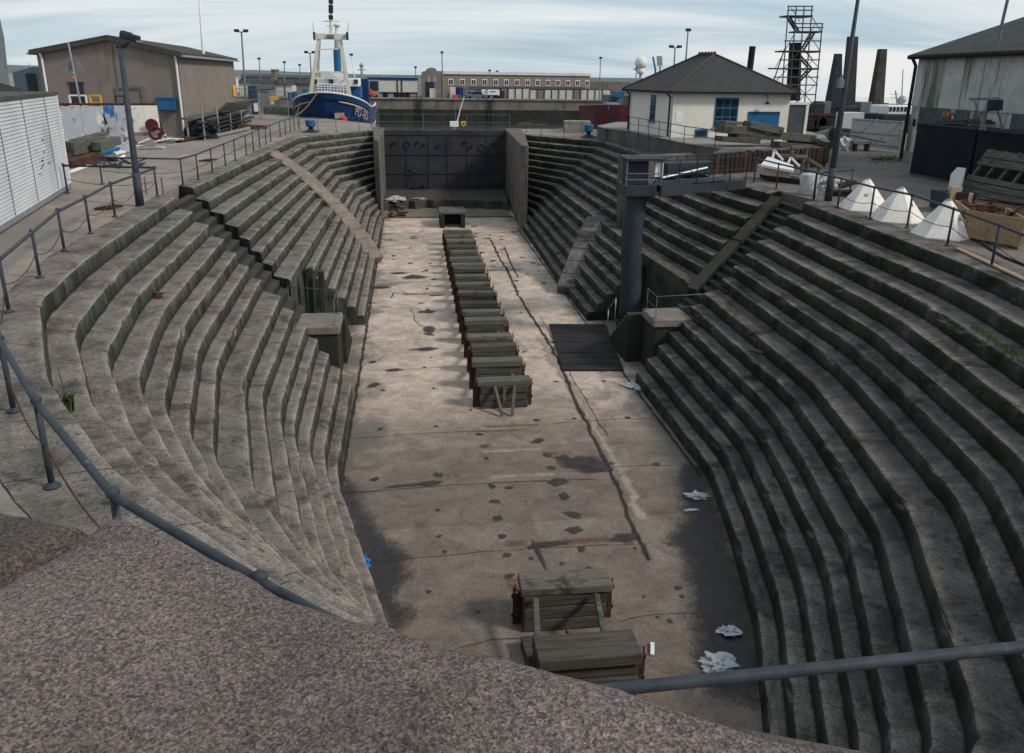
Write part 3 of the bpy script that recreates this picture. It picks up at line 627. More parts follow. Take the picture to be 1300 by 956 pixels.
# granite parapet the view is taken over
def granite_block(name, pts, z0, z1, label, r=.16, seed=0, mat=None):
    n = 26; bm = bmesh.new()
    poly = [Vector((x, y, 0)) for x, y in pts]
    c = sum(poly, Vector())/len(poly)
    ring = []
    for a, b in zip(poly, poly[1:]+poly[:1]):
        k = max(1, int((b-a).length/.06)); ring += [a.lerp(b, i/k) for i in range(k)]
    lv = [(0, z0), (0, z0+.4), (0, z1-.6), (0, z1-r)]+[(r*(1-math.cos(a)), z1-r+r*math.sin(a)) for a in [math.pi/2*i/7 for i in range(1, 8)]]
    steps = [1.0]
    rows = []
    for ins, z in lv:
        row = []
        for p in ring:
            d = (c-p); d.z = 0; L = d.length; row.append((p+d/L*ins, z))
        rows.append(row)
    base = rows[-1]
    for s in [.03, .07, .12, .18, .25, .33, .42, .52, .64, .78, .9]:
        rows.append([(p.lerp(c, s), z) for p, z in base])
    vv = []
    for row in rows:
        l = []
        for p, z in row:
            w = Vector((p.x, p.y, z)); w += noise.noise_vector(w*1.6+Vector((seed, 0, 0)))*.035+noise.noise_vector(w*7)*.010+noise.noise_vector(w*22)*.004
            l.append(bm.verts.new(w))
        vv.append(l)
    m_ = len(ring)
    for i in range(len(vv)-1):
        for j in range(m_): bm.faces.new((vv[i][j], vv[i][(j+1) % m_], vv[i+1][(j+1) % m_], vv[i+1][j]))
    cv = bm.verts.new((c.x, c.y, z1))
    for j in range(m_): bm.faces.new((vv[-1][j], vv[-1][(j+1) % m_], cv))
    bmesh.ops.recalc_face_normals(bm, faces=bm.faces)
    me = bpy.data.meshes.new(name); bm.to_mesh(me); bm.free(); me.polygons.foreach_set('use_smooth', [True]*len(me.polygons))
    o = bpy.data.objects.new(name, me); COL.objects.link(o); me.materials.append(mat or GRANITE)
    return tag(o, label, 'stone block')
granite_block('granite_block', [(-1.12, 2.735), (-.80, 2.495), (-.46, 2.245), (-.155, 2.065), (.155, 1.895), (.365, 1.785), (1.6, 1.02), (1.6, -.4), (-2.95, -.4), (-2.5, .5), (-1.34, 2.36)], -.02, 2.74, 'big speckled pink granite block filling the near left corner', .14, 1)
granite_block('granite_block', [(-1.24, 2.86), (-1.60, 3.05), (-3.2, 3.76), (-4.2, 1.6), (-2.72, .62), (-1.44, 2.46)], -.02, 2.60, 'darker lichened granite block beyond the joint at the left edge', .13, 2, granite_material('lichened_granite', (.58, .55, .50)))
WOODT = M('bleached_timber', (.10, .085, .072), (.21, .185, .16), 2.4, .92, .7, 26, stretch=(.6, 7, 7), stains=[(1.9, (.05, .042, .036), .52, .66, (1, 1, 1))], dist=.02)
# ------------------------------------------------------------------ railings
def railing(label, posts, rails=None, h=1.0, chain=True, ends=None, r=.033, flange=True, chainz=.52, sag=.2, midrail=None, mat=None, sleeves=True):
    mat = mat or IRON
    posts = [Vector((p[0], p[1], p[2] if len(p) > 2 else 0.03)) for p in posts]
    c = posts[len(posts)//2]; t = thing('railing', label, 'railing', c)
    pts = [Vector(p) if len(p) > 2 else Vector((p[0], p[1], h)) for p in rails] if rails else [p+Vector((0, 0, h)) for p in posts]
    MB().tube(pts, r, 10).build('handrail', mat, t, smooth=True)
    for p in posts:
        mb = MB(); mb.tube([p, p+Vector((0, 0, h-.02))], r*.95, 8)
        if flange: mb.lathe(p, [(.001, 0), (.085, 0), (.085, .022), (.04, .03), (.034, .06)], 14)
        if sleeves: mb.ball(p+Vector((0, 0, h)), r*1.55, 6)
        mb.build('post', mat, t, smooth=True)
    if chain:
        for a, b in zip(posts[:-1], posts[1:]):
            if (b-a).length > 4.5: continue
            p = bez(a+Vector((0, 0, chainz)), b+Vector((0, 0, chainz)), sag*RN.uniform(.6, 1.3), 14)
            MB().tube(p, [.0125 if i % 2 else .0085 for i in range(len(p))], 5).build('chain', CHAIN, t)
    if midrail:
        MB().tube([p+Vector((0, 0, midrail)) for p in posts], r*.7, 6).build('midrail', mat, t, smooth=True)
    return t
near_posts = [(-8.87, 29.74), (-8.89, 27.6), (-8.9, 25.46), (-8.62, 22.67), (-8.43, 20.42), (-7.87, 17.66), (-7.32, 15.0), (-6.3, 12.4), (-5.17, 10.24), (-3.86, 8.1), (-2.43, 6.03), (-1.07, 4.74)]
rl = [(-12.2, 30.6, 1.0), (-8.87, 29.9, 1.0)]+[(x, y, 1.0) for x, y in near_posts[1:]]+[(-.72, 4.42, 1.0), (-.2, 3.98, 1.0), (.35, 3.62, 1.0), (.85, 3.5, 1.0), (1.62, 3.52, 1.0), (3.7, 3.58, 1.0), (4.4, 3.3, 1.0), (6.3, 2.45, 1.0), (9.6, 2.3, 1.0), (12.2, 5.2, 1.0)]
railing('blue grey iron railing curving round the near head of the dock with sagging chains', [(-12.2, 30.6)]+near_posts+[(.3, 3.65), (6.3, 2.45), (9.6, 2.3), (12.2, 5.2)], rl, r=.037)
far_posts = [(-11.9, 33.2), (-8.75, 32.7)]+[tuple(G(x, y, 0).xy) for x, y in [(252, 229), (270, 219.5), (286.5, 211), (299, 204.5), (313, 197), (322, 192), (330, 187.5), (338, 183.5), (344, 180), (356, 174), (363, 171), (369, 168.5), (374, 166), (379, 163.5)]]
railing('straight iron railing along the far left edge of the dock', far_posts, sag=.12)
wp = [tuple(G(x, y, 0).xy) for x, y in [(381, 166), (404, 167), (427, 167.5), (456, 166.5), (478, 163)]]
railing('thin posts with a single rail beside the left end of the dark gate', wp, h=.95, chain=False, r=.02)
rr = [(14.2, 26.9), (14.9, 24.4), (14.55, 22.7), (14.6, 21.0), (14.15, 18.5), (13.7, 16.3), (13.4, 13.4)]
rr = [tuple(G(x, y, 0).xy) for x, y in [(1063, 265), (1104, 279), (1151, 291), (1202, 313.5), (1258, 340), (1330, 378)]]
railing('iron railing with hanging chains in front of the white pyramids on the right', [tuple(G(1078, 250).xy), tuple(G(1033, 256).xy)]+rr, sag=.14)
railing('short iron railing at the top of the right hand stair beside the pink crate', [tuple(G(x, y).xy) for x, y in [(957, 232), (985, 241), (1032, 255)]], chain=False)
z9 = .97
tp = [tuple(G(x, y, z9).xy)+(z9,) for x, y in [(798, 167), (810, 169.5), (823, 172), (836, 175.5), (850, 178.5), (868, 183), (907, 190)]]
railing('iron railing on top of the concrete wall in front of the white house', tp, chain=False, midrail=.5, r=.022, h=.9)
rp = [tuple(G(x, y).xy) for x, y in [(668, 168), (687, 172), (716, 174), (740, 175), (758, 176)]]
railing('thin railing above the stepped wall at the right end of the dark gate', rp, h=.95, chain=False, r=.018, midrail=.5)
railing('thin two post blue rail standing on the right stone landing', [(8.0, 25.6, -3.35), (8.0, 24.55, -3.35), (9.9, 24.6, -3.3)], h=.75, chain=False, r=.012, midrail=.35, mat=GREYP)
railing('thin post and blue rope rail on the left stone landing', [(-2.5, 25.0, -3.45), (-2.5, 26.3, -3.45), (-4.2, 27, -3.45)], h=.8, chain=False, r=.011, mat=GREYP)
railing('pair of short white handrail stubs beside the stair below the right landing', [(7.35, 27.3, -4.3), (7.35, 28.3, -5.0)], h=.9, chain=False, r=.016, mat=GALV, flange=False)
for px, py in ((186, 246), (207.5, 247.5)):
    p = G(px, py); mb = MB(); mb.cyl(p, p+Vector((0, 0, .62)), .035, .03, 8)
    lab = 'low grey stub post behind the leaning lamp post' if px < 190 else 'low grey stub post at the top of the left hand gap'
    tag(mb.build('stub_post', GREYP), lab, 'post')
for (px, py) in ((143, 262),):
    p = G(px, py)
for i, (px, py, lab) in enumerate([(138.5, 266, 'coil of rusty chain lying below the left railing near the lamp post'), (264, 205, 'small heap of rusty chain behind the far left railing')]):
    p = G(px, py); mb = MB()
    for k in range(5):
        r = .16+.05*(k % 2); mb.tube([p+Vector((r*1.5*math.cos(a*.63)+.1*k-.2, r*math.sin(a*.63), .03+.02*k)) for a in range(11)], .02, 5)
    tag(mb.build('chain_coil', CHAIN), lab, 'chain')

# ------------------------------------------------------------------ keel blocks
ORD = ['first','second','third','fourth','fifth','sixth','seventh','eighth','ninth','tenth','eleventh','twelfth','thirteenth','fourteenth','fifteenth','sixteenth','seventeenth','eighteenth']
def keel_block(label, x, y, w=1.55, d=.42, h=.92, group=None, rot=0, front_struts=0, side_posts=True, between=0, seed=0, chains=True, capd=None):
    rr = random.Random(seed); t = thing('keel_block', label, 'keel block', (x, y, ZF), group)
    capd = capd or d*.9; nl = 3; hh = (h-.2)/nl
    for i in range(nl):
        mb = MB(); mb.box((x+rr.uniform(-.03, .03), y+rr.uniform(-.02, .02), ZF+.006+hh*(i+.5)), (w-.06+rr.uniform(-.06, .06), d*rr.uniform(.9, 1.08), hh-.012), rz=rr.uniform(-.015, .015)); mb.build('timber', WOOD, t, bevel=.018)
    mb = MB(); hx = rr.uniform(-.05, .03); mb.box((x+rr.uniform(-.03, .03), y-.02, ZF+h-.1+hx/2), (w+rr.uniform(-.06, .12), capd*rr.uniform(.85, 1.08), .19+hx), rz=rr.uniform(-.035, .035), ry=rr.uniform(-.012, .012)); mb.build('cap_timber', (WOODG, WOODG, WOOD, WOODT)[seed % 4], t, bevel=.02)
    if chains:
        for s in (-1, 1):
            mb = MB(); xs = x+s*(w/2+.03)
            mb.bar((xs, y, ZF), (xs, y, ZF+h-.2-rr.uniform(0, .12)), .035, d*rr.uniform(.3, .55))
            for k in range(4):
                c = Vector((xs+s*.05, y+(-.12 if k % 2 else .08), ZF+.12+k*.21)); mb.tube([c+Vector((s*.055*math.cos(a*1.05), 0, .055*math.sin(a*1.05))) for a in range(7)], .018, 5)
                mb.tube([c+Vector((s*.02, 0, .05)), c+Vector((s*.02, .02, .17))], .016, 5)
            mb.build('side_iron', RUST, t)
    if front_struts:
        for s, dx in ((-1, -.28), (1, .33)):
            mb = MB(); mb.bar((x+dx, y-d/2-.03, ZF+h-.18), (x+dx+s*-.16+.02, y-d/2-.62, ZF+.05), .09, .07); mb.build('strut', WOODG, t, bevel=.01)
        mb = MB(); mb.bar((x+.02, y-d/2-.05, ZF+h-.2), (x, y-d/2-.16, ZF+.2), .09, .06); mb.build('strut', WOODG, t, bevel=.01)
    if between:
        for dx in (-.45, .42):
            mb = MB(); mb.bar((x+dx, y+d/2, ZF+h-.22+rr.uniform(-.05, .05)), (x+dx+rr.uniform(-.1, .1), y+d/2+between, ZF+h*.45+rr.uniform(-.1, .15)), .11, .1); mb.build('strut', WOODG if rr.random() < .5 else WOOD, t, bevel=.01)
    return t
KY = [22.3, 23.8, 25.3, 26.8, 28.3, 29.7, 31.0, 32.4, 33.85, 35.3, 36.55, 37.9, 39.2, 40.7, 42.2, 43.6, 45.0, 46.6]
for i, y in enumerate(KY):
    lab = ('keel block at the near end of the long row with three struts' if i == 0 else
           'timber keel block at the far end of the long row' if i == len(KY)-1 else f'{ORD[i]} timber keel block from the near end of the long row')
    nxt = (KY[i+1]-y-.5) if i < len(KY)-1 else 0
    keel_block(lab, 2.64+.005*i, y, w=1.5 if i > 1 else 1.52, d=.46, h=.93+RN.uniform(-.07, .06)*(i > 0), group='keel blocks in the long row', front_struts=(i == 0), between=nxt if i < 16 else 0, seed=i)
# rusty ground irons along the left side of the row
for i in range(30):
    pass
keel_block('nearest keel block of all, with a mossy timber cap', 2.62, 10.3, 1.62, .55, .95, 'keel blocks at the dock head', seed=50, capd=.62)
kb = keel_block('near keel block with two long props leaning from its face', 2.58, 12.15, 1.58, .55, .95, 'keel blocks at the dock head', seed=51, capd=.62)
for dx in (-.55, .55):
    mb = MB(); mb.bar((2.58+dx, 11.82, ZF+.75), (2.5+dx*1.05, 10.9, ZF+.55), .1, .08); mb.build('strut', WOODG, kb, bevel=.01)
mb = MB(); mb.bar((1.9, 10.6, ZF+.14), (1.85, 11.5, ZF+.12), .26, .22); mb.bar((2.7, 11.2, ZF+.08), (2.55, 11.5, ZF+.3), .08, .08); mb.build('base_timber', WOOD, kb, bevel=.01)
t = thing('keel_block', 'isolated keel block with a dark opening, on the silt before the gate', 'keel block', (2.75, 53.2, ZF))
for dx in (-.68, .68):
    mb = MB(); mb.box((2.75+dx, 53.2, ZF+.45), (.28, 2.2, .9)); mb.build('side_timber', WOODR, t, bevel=.02)
for k in range(4):
    mb = MB(); mb.box((2.75, 52.35+k*.56, ZF+.99), (1.75, .5, .17)); mb.build('cap_timber', WOODG, t, bevel=.02)
mb = MB(); mb.box((2.75, 53.9, ZF+.45), (1.05, .4, .88)); mb.build('core_timber', DARKST, t)

# ------------------------------------------------------------------ grey column with gangway
cx, cy = 8.25, 28.7
t = thing('mooring_tower', 'tall dark grey steel column carrying a railed gangway to the right quay', 'tower', (cx, cy, ZF))
mb = MB(); mb.tube([(cx+.05*(math.sin(i)), cy, ZF+.5+(5.5)*i/8) for i in range(9)], .385, 28); mb.build('column', TOWER, t, smooth=True)
mb = MB(); mb.cyl((cx, cy, ZF), (cx, cy, ZF+.55), .44, .44, 28); mb.lathe((cx, cy, ZF+.5), [(.44, 0), (.47, .02), (.47, .1), (.39, .12)], 28); mb.build('base_collar', RUBBER, t)
mb = MB(); mb.prism([(cx-.62, cy-.75), (cx+.55, cy-.75), (cx+.75, cy+.6), (cx-.62, cy+.6)], .18, .58)
mb.build('head_box', TOWER, t, bevel=.02)
end = Vector((12.9, 30.8, .35)); st = Vector((cx+.5, cy-.1, .38)); dv = (end-st).normalized(); sd_ = Vector((dv.y, -dv.x, 0))
mb = MB()
for s in (-.55, .5): mb.bar(st+sd_*s+Vector((0, 0, -.05)), end+sd_*s+Vector((0, 0, -.05)), .08, .34)
mb.bar(st+sd_*.62-dv*.1+Vector((0, 0, 0)), st+dv*1.5+sd_*.62, .1, .42)
mb.build('gangway_beam', TOWER, t)
mb = MB()
for i in range(12): a = st+dv*((end-st).length*i/12+.22); mb.bar(a-sd_*.52+Vector((0, 0, .16)), a+sd_*.47+Vector((0, 0, .16)), .38, .03)
mb.build('deck_plate', TOWER, t)
for s in (-.55, .5):
    mb = MB(); L_ = (end-st).length
    for i in range(6): p = st+dv*(L_*i/5)+sd_*s; mb.tube([p, p+Vector((0, 0, 1.05))], .022, 6)
    for hz in (.55, 1.05): mb.tube([st+sd_*s+Vector((0, 0, hz)), end+sd_*s+Vector((0, 0, hz))], .018, 6)
    mb.build('guard_rail', DARKST, t)
mb = MB(); mb.box((cx-.1, cy-.1, 1.0), (.75, .8, .85)); mb.build('winch_house', TOWER, t, bevel=.02)
mb = MB(); mb.prism([(cx-.62, cy-.8), (cx+.8, cy-.8), (cx+.7, cy+.5), (cx-.55, cy+.5)], 1.44, 1.52); mb.build('canopy', DARKST, t)
for dx, dy in ((-.58, -.72), (-.58, .45), (.7, -.7)):
    mb = MB(); mb.tube([(cx+dx, cy+dy, .55), (cx+dx, cy+dy, 1.46)], .03, 6); mb.build('canopy_post', GREYP, t)
mb = MB(); mb.tube([(cx-.6, cy-.76, 1.0), (cx+.6, cy-.76, 1.0)], .02, 6); mb.tube([(cx-.6, cy-.76, .78), (cx+.6, cy-.76, .78)], .02, 6); mb.build('guard_rail', GREYP, t)
mb = MB(); mb.box((cx+.62, cy-.55, 1.12), (.30, .22, .52)); mb.build('control_box', WHITEP, t, bevel=.01)
mb = MB(); mb.bar((cx+.45, cy-.62, .6), (cx+.6, cy-.6, .9), .04); mb.bar((cx+.8, cy-.62, .6), (cx+.62, cy-.6, .9), .04); mb.build('box_bracket', RUBBER, t)
mb = MB(); mb.cyl((cx+1.0, cy+.1, .75), (cx+2.9, cy+.7, 1.05), .05, .05, 8); mb.build('hydraulic_ram', GALV, t)
mb = MB(); mb.box((cx+2.2, cy+.9, 1.0), (2.2, .4, .5), rz=.35); mb.build('gearbox', TOWER, t, bevel=.03)

# ------------------------------------------------------------------ terrace, retaining walls on the right
t = thing('terrace_wall', 'raised concrete wall carrying the terrace of the white house', 'wall', (14.2, 45, 0))
ter = [(13.25, 55.0), (14.2, 51.6), (14.65, 42.2), (15.55, 38.9), (17.6, 38.9), (23.5, 43.5), (26.5, 50), (26, 62), (16, 62), (13.3, 57)]
mb = MB(); mb.prism(ter, -.02, .90); mb.build('wall_body', CONCD, t, bevel=.03)
mb = MB(); cen = Vector((19, 50)); mb.prism([tuple(Vector(p).lerp(cen, -.006)) for p in ter], .903, .965); mb.build('paving', CONC, t)
mb = MB(); mb.prism([(9.75, 37.0), (10.35, 36.7), (10.75, 37.6), (10.1, 38.0)], -3.2, .75); tag(mb.build('concrete_buttress', CONCD, bevel=.04), 'upright concrete buttress on the right hand steps left of the grey column', 'buttress')
mb = MB(); mb.prism([(10.3, 37.2), (13.9, 38.2), (13.9, 39.2), (10.5, 38.0)], -.35, .72); tag(mb.build('concrete_beam', CONCD, bevel=.04), 'thick concrete beam running from the buttress to the terrace wall', 'beam')
t = thing('timber_retaining_wall', 'rusty brown wall of upright timbers below the stack of grey beams', 'retaining wall', (18, 38.5, 0))
a, b = Vector((14.2, 36.3, 0)), Vector((21.2, 39.6, 0))
for i in range(26):
    p = a.lerp(b, i/25); mb = MB(); mb.box((p.x, p.y+RN.uniform(-.04, .04), .46+RN.uniform(-.03, .05)), (.27, .24, .98), rz=.44); mb.build('upright', WOODR if i % 6 else RUST, t, bevel=.02)
mb = MB(); mb.prism([(14.1, 36.6), (21.2, 39.9), (20.6, 41.5), (16.2, 40.0)], .9, .96); mb.build('fill', CONCD, t)

# ------------------------------------------------------------------ white pump house
ph = thing('pump_house', 'small cream rendered house with blue windows and hipped slate roof', 'house', (18.2, 49.5, .96))
zb = .96; ze = At(854, 115, 46).z
A = Vector((15.1, 46.0)); B = Vector((At(1004, 120, 46.6).x, 46.6)); Dv = Vector((-.72, 6.9)); D = A+Dv; Cc = B+Dv
def wallbox(mb, poly, z0, z1): mb.prism(poly, z0, z1)
mb = MB(); mb.prism([A, B, Cc, D], zb, ze); mb.build('wall', RENDER, ph)
ov = .38; ex = (B-A).normalized(); ey = Dv.normalized()
ea, eb, ec, ed = A-ex*ov-ey*ov, B+ex*ov-ey*ov, Cc+ex*ov+ey*ov, D-ex*ov+ey*ov
rf = At(908.6, 69, A.y+3.1); rk = At(870, 72.6, A.y+4.6)
mid = (A+B)/2
zr = rf.z
r1 = Vector((*(mid+ey*3.0+ex*.0), zr)); r2 = Vector((*(mid+ey*4.6-ex*.12), zr))
r1.x = rf.x; 
zee = ze-.04
mb = MB(); E = [Vector((*p, zee)) for p in (ea, eb, ec, ed)]
mb.quad(E[0], E[1], r1); mb.quad(E[1], E[2], r2, r1); mb.quad(E[2], E[3], r2); mb.quad(E[3], E[0], r1, r2); mb.quad(*[e+Vector((0, 0, -.004)) for e in E[::-1]])
roof = mb.build('roof', SLATE, ph)
mb = MB()
for p, q in ((E[0], r1), (E[1], r1), (E[2], r2), (E[3], r2), (r1, r2)):
    mb.tube([p+Vector((0, 0, .02)), q+Vector((0, 0, .03))], .06, 6)
for i in range(6): mb.ball(r1.lerp(r2, i/5)+Vector((0, 0, .09)), .1, 4)
mb.build('ridge_tile', M('ridge_tiles', (.055, .046, .04), (.10, .082, .07), 4), roof)
mb = MB()
for p, q in zip(E, E[1:]+E[:1]): mb.bar(p+Vector((0, 0, -.05)), q+Vector((0, 0, -.05)), .11, .12)
mb.build('gutter', RUBBER, ph)
def onwall(P, e, nrm, u, z): return Vector((*(P+e*u+nrm*.0), z))
fn = -ey
def fit_front(px, py): # point on the front wall plane
    d = ray(px, py); n3 = Vector((fn.x, fn.y, 0)); k = (Vector((A.x, A.y, 0))-Vector((0, 0, CAMZ))).dot(n3)/d.dot(n3)
    return Vector((0, 0, CAMZ))+d*k
def panel(parent, name, mat, P, u0, u1, z0, z1, e, nrm, th=.04, out=.0):
    p = [Vector((*(P+e*u+nrm*out), z)) for u, z in ((u0, z0), (u1, z0), (u1, z1), (u0, z1))]
    return MB().extr(p, Vector((nrm.x, nrm.y, 0))*th).build(name, mat, parent)
def window(parent, P, u0, u1, z0, z1, e, nrm, cols, rows, frame, glass, fw=.09):
    w = panel(parent, 'window', frame, P, u0, u1, z0, z1, e, nrm, .03)
    cu, cz = (u1-u0-fw*(cols+1))/cols, (z1-z0-fw*(rows+1))/rows
    for i in range(cols):
        for j in range(rows):
            a0 = u0+fw+i*(cu+fw); b0 = z0+fw+j*(cz+fw)
            panel(w, 'pane', glass, P, a0, a0+cu, b0, b0+cz, e, nrm, .012, .033)
    panel(w, 'sill', CONC, P, u0-.08, u1+.08, z0-.1, z0-.005, e, nrm, .12)
    return w
def uz(px, py): p = fit_front(px, py); return (p.xy-A).dot(ex), p.z
u0, z1 = uz(908, 124); u1, z0 = uz(934, 161)
window(ph, A, u0, u1, z0, z1, ex, fn, 3, 3, BLUEP, DGLASS, .08)
u0, z1 = uz(949, 141.5); u1, z0 = uz(986, 160)
dr = panel(ph, 'garage_door', BLUEP, A, u0, u1, zb+.02, z1, ex, fn, .05)
panel(dr, 'door_head', M('dark_blue_paint', (.01, .05, .11), (.015, .06, .13)), A, u0, u1, z1-.14, z1, ex, fn, .02, .053)
u0, z1 = uz(882, 164); u1, z0 = uz(897, 179)
window(ph, A, u0, u1, max(zb+.02, z0), z1, ex, fn, 1, 1, BLUEP, DGLASS, .09)
u0, z1 = uz(858, 143); u1, z0 = uz(866, 156); panel(ph, 'notice', WHITEP, A, u0, u1, z0, z1, ex, fn, .02)
u, z = uz(969, 131); p = Vector((*(A+ex*u+fn*.35), z))
mb = MB(); mb.tube([p+Vector((-fn.x*.35, -fn.y*.35, .42)), p+Vector((-fn.x*.1, -fn.y*.1, .46)), p+Vector((0, 0, .3)), p+Vector((0, 0, .1))], .018, 6); mb.lathe(p, [(.15, -.05), (.11, .04), (.04, .12), (.001, .13)], 12); mb.build('wall_lamp', RUBBER, ph)
sn = Vector((-ey.y, ey.x)); sn = sn if sn.x < 0 else -sn
u0 = 3.0; p0 = At(826, 120, 49); p1 = At(826, 155, 49)
window(ph, A, 2.5, 3.3, 1.75, 3.25, ey, sn, 1, 3, BLUEP, DGLASS, .09)
for q_ in (A-ex*.03+ey*.15, A+ex*.0+ey*6.6):
    c = Vector((*(q_+sn*.12), 0)); mb = MB(); mb.tube([c+Vector((0, 0, zb+.05)), c+Vector((0, 0, ze-.35)), c+Vector((sn.x*.25, sn.y*.25, ze-.1))], .055, 8); mb.build('downpipe', RUBBER, ph)
mb = MB(); c = At(952, 84, A.y+5.5); mb.tube([(c.x, c.y, 4.2), (c.x+.05, c.y, At(944, 58.5, A.y+5.5).z)], .2, 12); tag(mb.build('flue_pipe', RUBBER), 'stout black flue pipe rising behind the slate roof', 'flue')
# annex
t = thing('metal_annex', 'grey corrugated lean to with white frame beside the cream house', 'shed', (B.x+.6, 46.9, .96))
x0, x1 = B.x+.12, At(1023, 140, 46.8).x; zt = At(1010, 133, 46.8).z
mb = MB(); n = 22
for i in range(n): 
    a, b = x0+(x1-x0)*i/n, x0+(x1-x0)*(i+1)/n; yy = 46.8+(.05 if i % 2 else 0); mb.quad((a, yy, .97), (b, yy+(.05 if i % 2 == 0 else -.05), .97), (b, yy+(.05 if i % 2 == 0 else -.05), zt), (a, yy, zt))
mb.build('cladding', GREYP, t)
mb = MB(); mb.box((x1+.07, 46.8, (zt+.97)/2), (.16, .12, zt-.97)); mb.box(((x0+x1)/2+.06, 46.8, zt+.08), (x1-x0+.28, .14, .15)); mb.build('frame', WHITEP, t)
mb = MB(); mb.prism([(x0, 46.95), (x1, 46.95), (x1, 49), (x0, 49)], .97, zt); mb.build('body', GREYP, t)

# concrete post and round lamps near gate quay
def bollard(px, py, label, s=1.0):
    p = G(px, py); t = thing('capstan', label, 'capstan', p, 'blue capped capstans by the gate')
    MB().lathe(p, [(.62*s, 0), (.62*s, .07), (.42*s, .12), (.3*s, .2)], 18).build('base', DARKST, t, smooth=False)
    MB().lathe(p, [(.2*s, .16), (.17*s, .35), (.2*s, .42)], 14).build('barrel', DARKST, t, smooth=True)
    MB().lathe(p, [(.3*s, .40), (.36*s, .48), (.38*s, .85), (.34*s, .9), (.001, .91)], 18).build('cap', BLUEP, t)
bollard(395, 168, 'blue topped capstan in front of the blue trawler')
bollard(747, 174.5, 'blue topped capstan beside the grey concrete block', .9)
p = G(733, 168); mb = MB(); mb.box((p.x, p.y+.3, .45), (2.1, .9, .9), rz=-.08); tag(mb.build('concrete_block', CONC, bevel=.04), 'pale grey concrete block beside the right hand capstan', 'block')
p = G(670, 161); mb = MB(); mb.box((p.x+.4, p.y, .12), (2.6, .5, .22)); mb.box((p.x-.2, p.y+.1, .3), (1.3, .4, .14), rz=.1); tag(mb.build('timber_baulk', WOOD), 'dark baulks lying on the quay right of the gate', 'timber')

# pyramids
def pyramid(px, py, pw, label, rot, apx, mark):
    p = G(px, py); t = thing('concrete_pyramid', label, 'pyramid', p, 'white pyramids along the right hand railing')
    mb = MB(); R0, R1, h = .86, .11, 1.02; n = 6; vs = []
    for k, (r, z) in enumerate(((R0, .0), (R0, .05), (R1, h), (R1*.8, h+.03))):
        for j in range(n): a = rot+2*math.pi*j/n; vs.append((p.x+r*math.cos(a), p.y+r*math.sin(a), z))
    fs = [(k*n+j, k*n+(j+1) % n, (k+1)*n+(j+1) % n, (k+1)*n+j) for k in range(3) for j in range(n)]+[tuple(3*n+j for j in range(n)), tuple(range(n))[::-1]]
    mb.add(vs, fs); mb.build('body', CONEP, t, bevel=.015)
    # lifting slot mark on one face
    for a in mark:
        am = rot+math.pi/3*(a+.5); ap = math.cos(math.pi/6); f0 = .52; r = (R0+(R1-R0)*f0)*ap; z = .05+(h-.05)*f0
        c = Vector((p.x+(r+.004)*math.cos(am), p.y+(r+.004)*math.sin(am), z)); tn = Vector((-math.sin(am), math.cos(am), 0)); sl = Vector((-math.cos(am)*(R0-R1)*ap, -math.sin(am)*(R0-R1)*ap, h-.05)).normalized()
        mb = MB()
        for s in (-1, 0, 1): mb.bar(c+tn*.045*s-sl*.045, c+tn*.045*s+sl*.045, .014, .012)
        mb.bar(c-tn*.055-sl*.045, c+tn*.055-sl*.045, .014, .012); mb.build('mark', STAIN, t)
    MB().lathe((p.x, p.y, h+.02), [(.1, 0), (.08, .03), (.001, .035)], 8).build('top_cap', CONC, t)
c1_, c2_, c3_ = (1096, 266), (1138, 280), (1196, 300)
pyramid(*c1_, 0, 'farthest of the three white pyramids, next to the leaning lamp post', .55, 0, [3])
pyramid(*c2_, 0, 'middle white pyramid of the three, square mark on its lit face', .50, 0, [4])
pyramid(*c3_, 0, 'nearest white pyramid, standing beside the plywood crate', .45, 0, [4])
# ------------------------------------------------------------------ left yard
# white lap clad cabin
t = thing('site_cabin', 'white lap clad cabin raised on dark bearers at the left edge', 'cabin', (-12.5, 27, 0))
a, b = Vector((-12.62, 32.0)), Vector((-10.35, 19.0)); e = (b-a).normalized(); nn = Vector((-e.y, e.x)); nn = nn if nn.x > 0 else -nn
z0c, z1c = .22, 3.36; nb = 30; hb = (z1c-z0c)/nb; mb = MB()
Lc = (b-a).length
for i in range(nb):
    zA, zB = z0c+hb*i, z0c+hb*(i+1); o0, o1 = .035, .004
    p = [Vector((*(a+nn*o0), zA)), Vector((*(b+nn*o0), zA)), Vector((*(b+nn*o1), zB)), Vector((*(a+nn*o1), zB))]
    mb.quad(*p); mb.quad(Vector((*(a+nn*o1), zB)), Vector((*(b+nn*o1), zB)), Vector((*(b+nn*o0), zB+.002)), Vector((*(a+nn*o0), zB+.002)))
mb.build('lap_cladding', CLAD, t)
mb = MB(); aa, bb = a-nn*.01, b-nn*.01; mb.prism([aa, bb, bb-nn*2.6, aa-nn*2.6], z0c, z1c+.02); mb.build('body', CLAD, t)
mb = MB(); mb.prism([a+nn*.07-e*.08, b+nn*.07, b-nn*2.7, a-nn*2.7-e*.08], z1c+.02, z1c+.12); mb.build('roof', FELT, t)
mb = MB(); mb.prism([a+nn*.05-e*.03, b+nn*.05, b+nn*.0, a-e*.03], z0c-.16, z0c); mb.build('bottom_rail', GALV, t)
mb = MB(); mb.prism([a+nn*.045-e*.035, a+nn*.045+e*.04, a-nn*.02+e*.04, a-nn*.02-e*.035], z0c-.05, z1c); mb.build('corner_trim', WHITEP, t)
mb = MB()
for s in (.6, 3.0, 5.6): q = a+e*s-nn*1.3; mb.box((q.x, q.y, .07), (.3, 2.2, .14), rz=math.atan2(nn.y, nn.x)+1.57)
mb.build('bearer', RUBBER, t)
mb = MB()
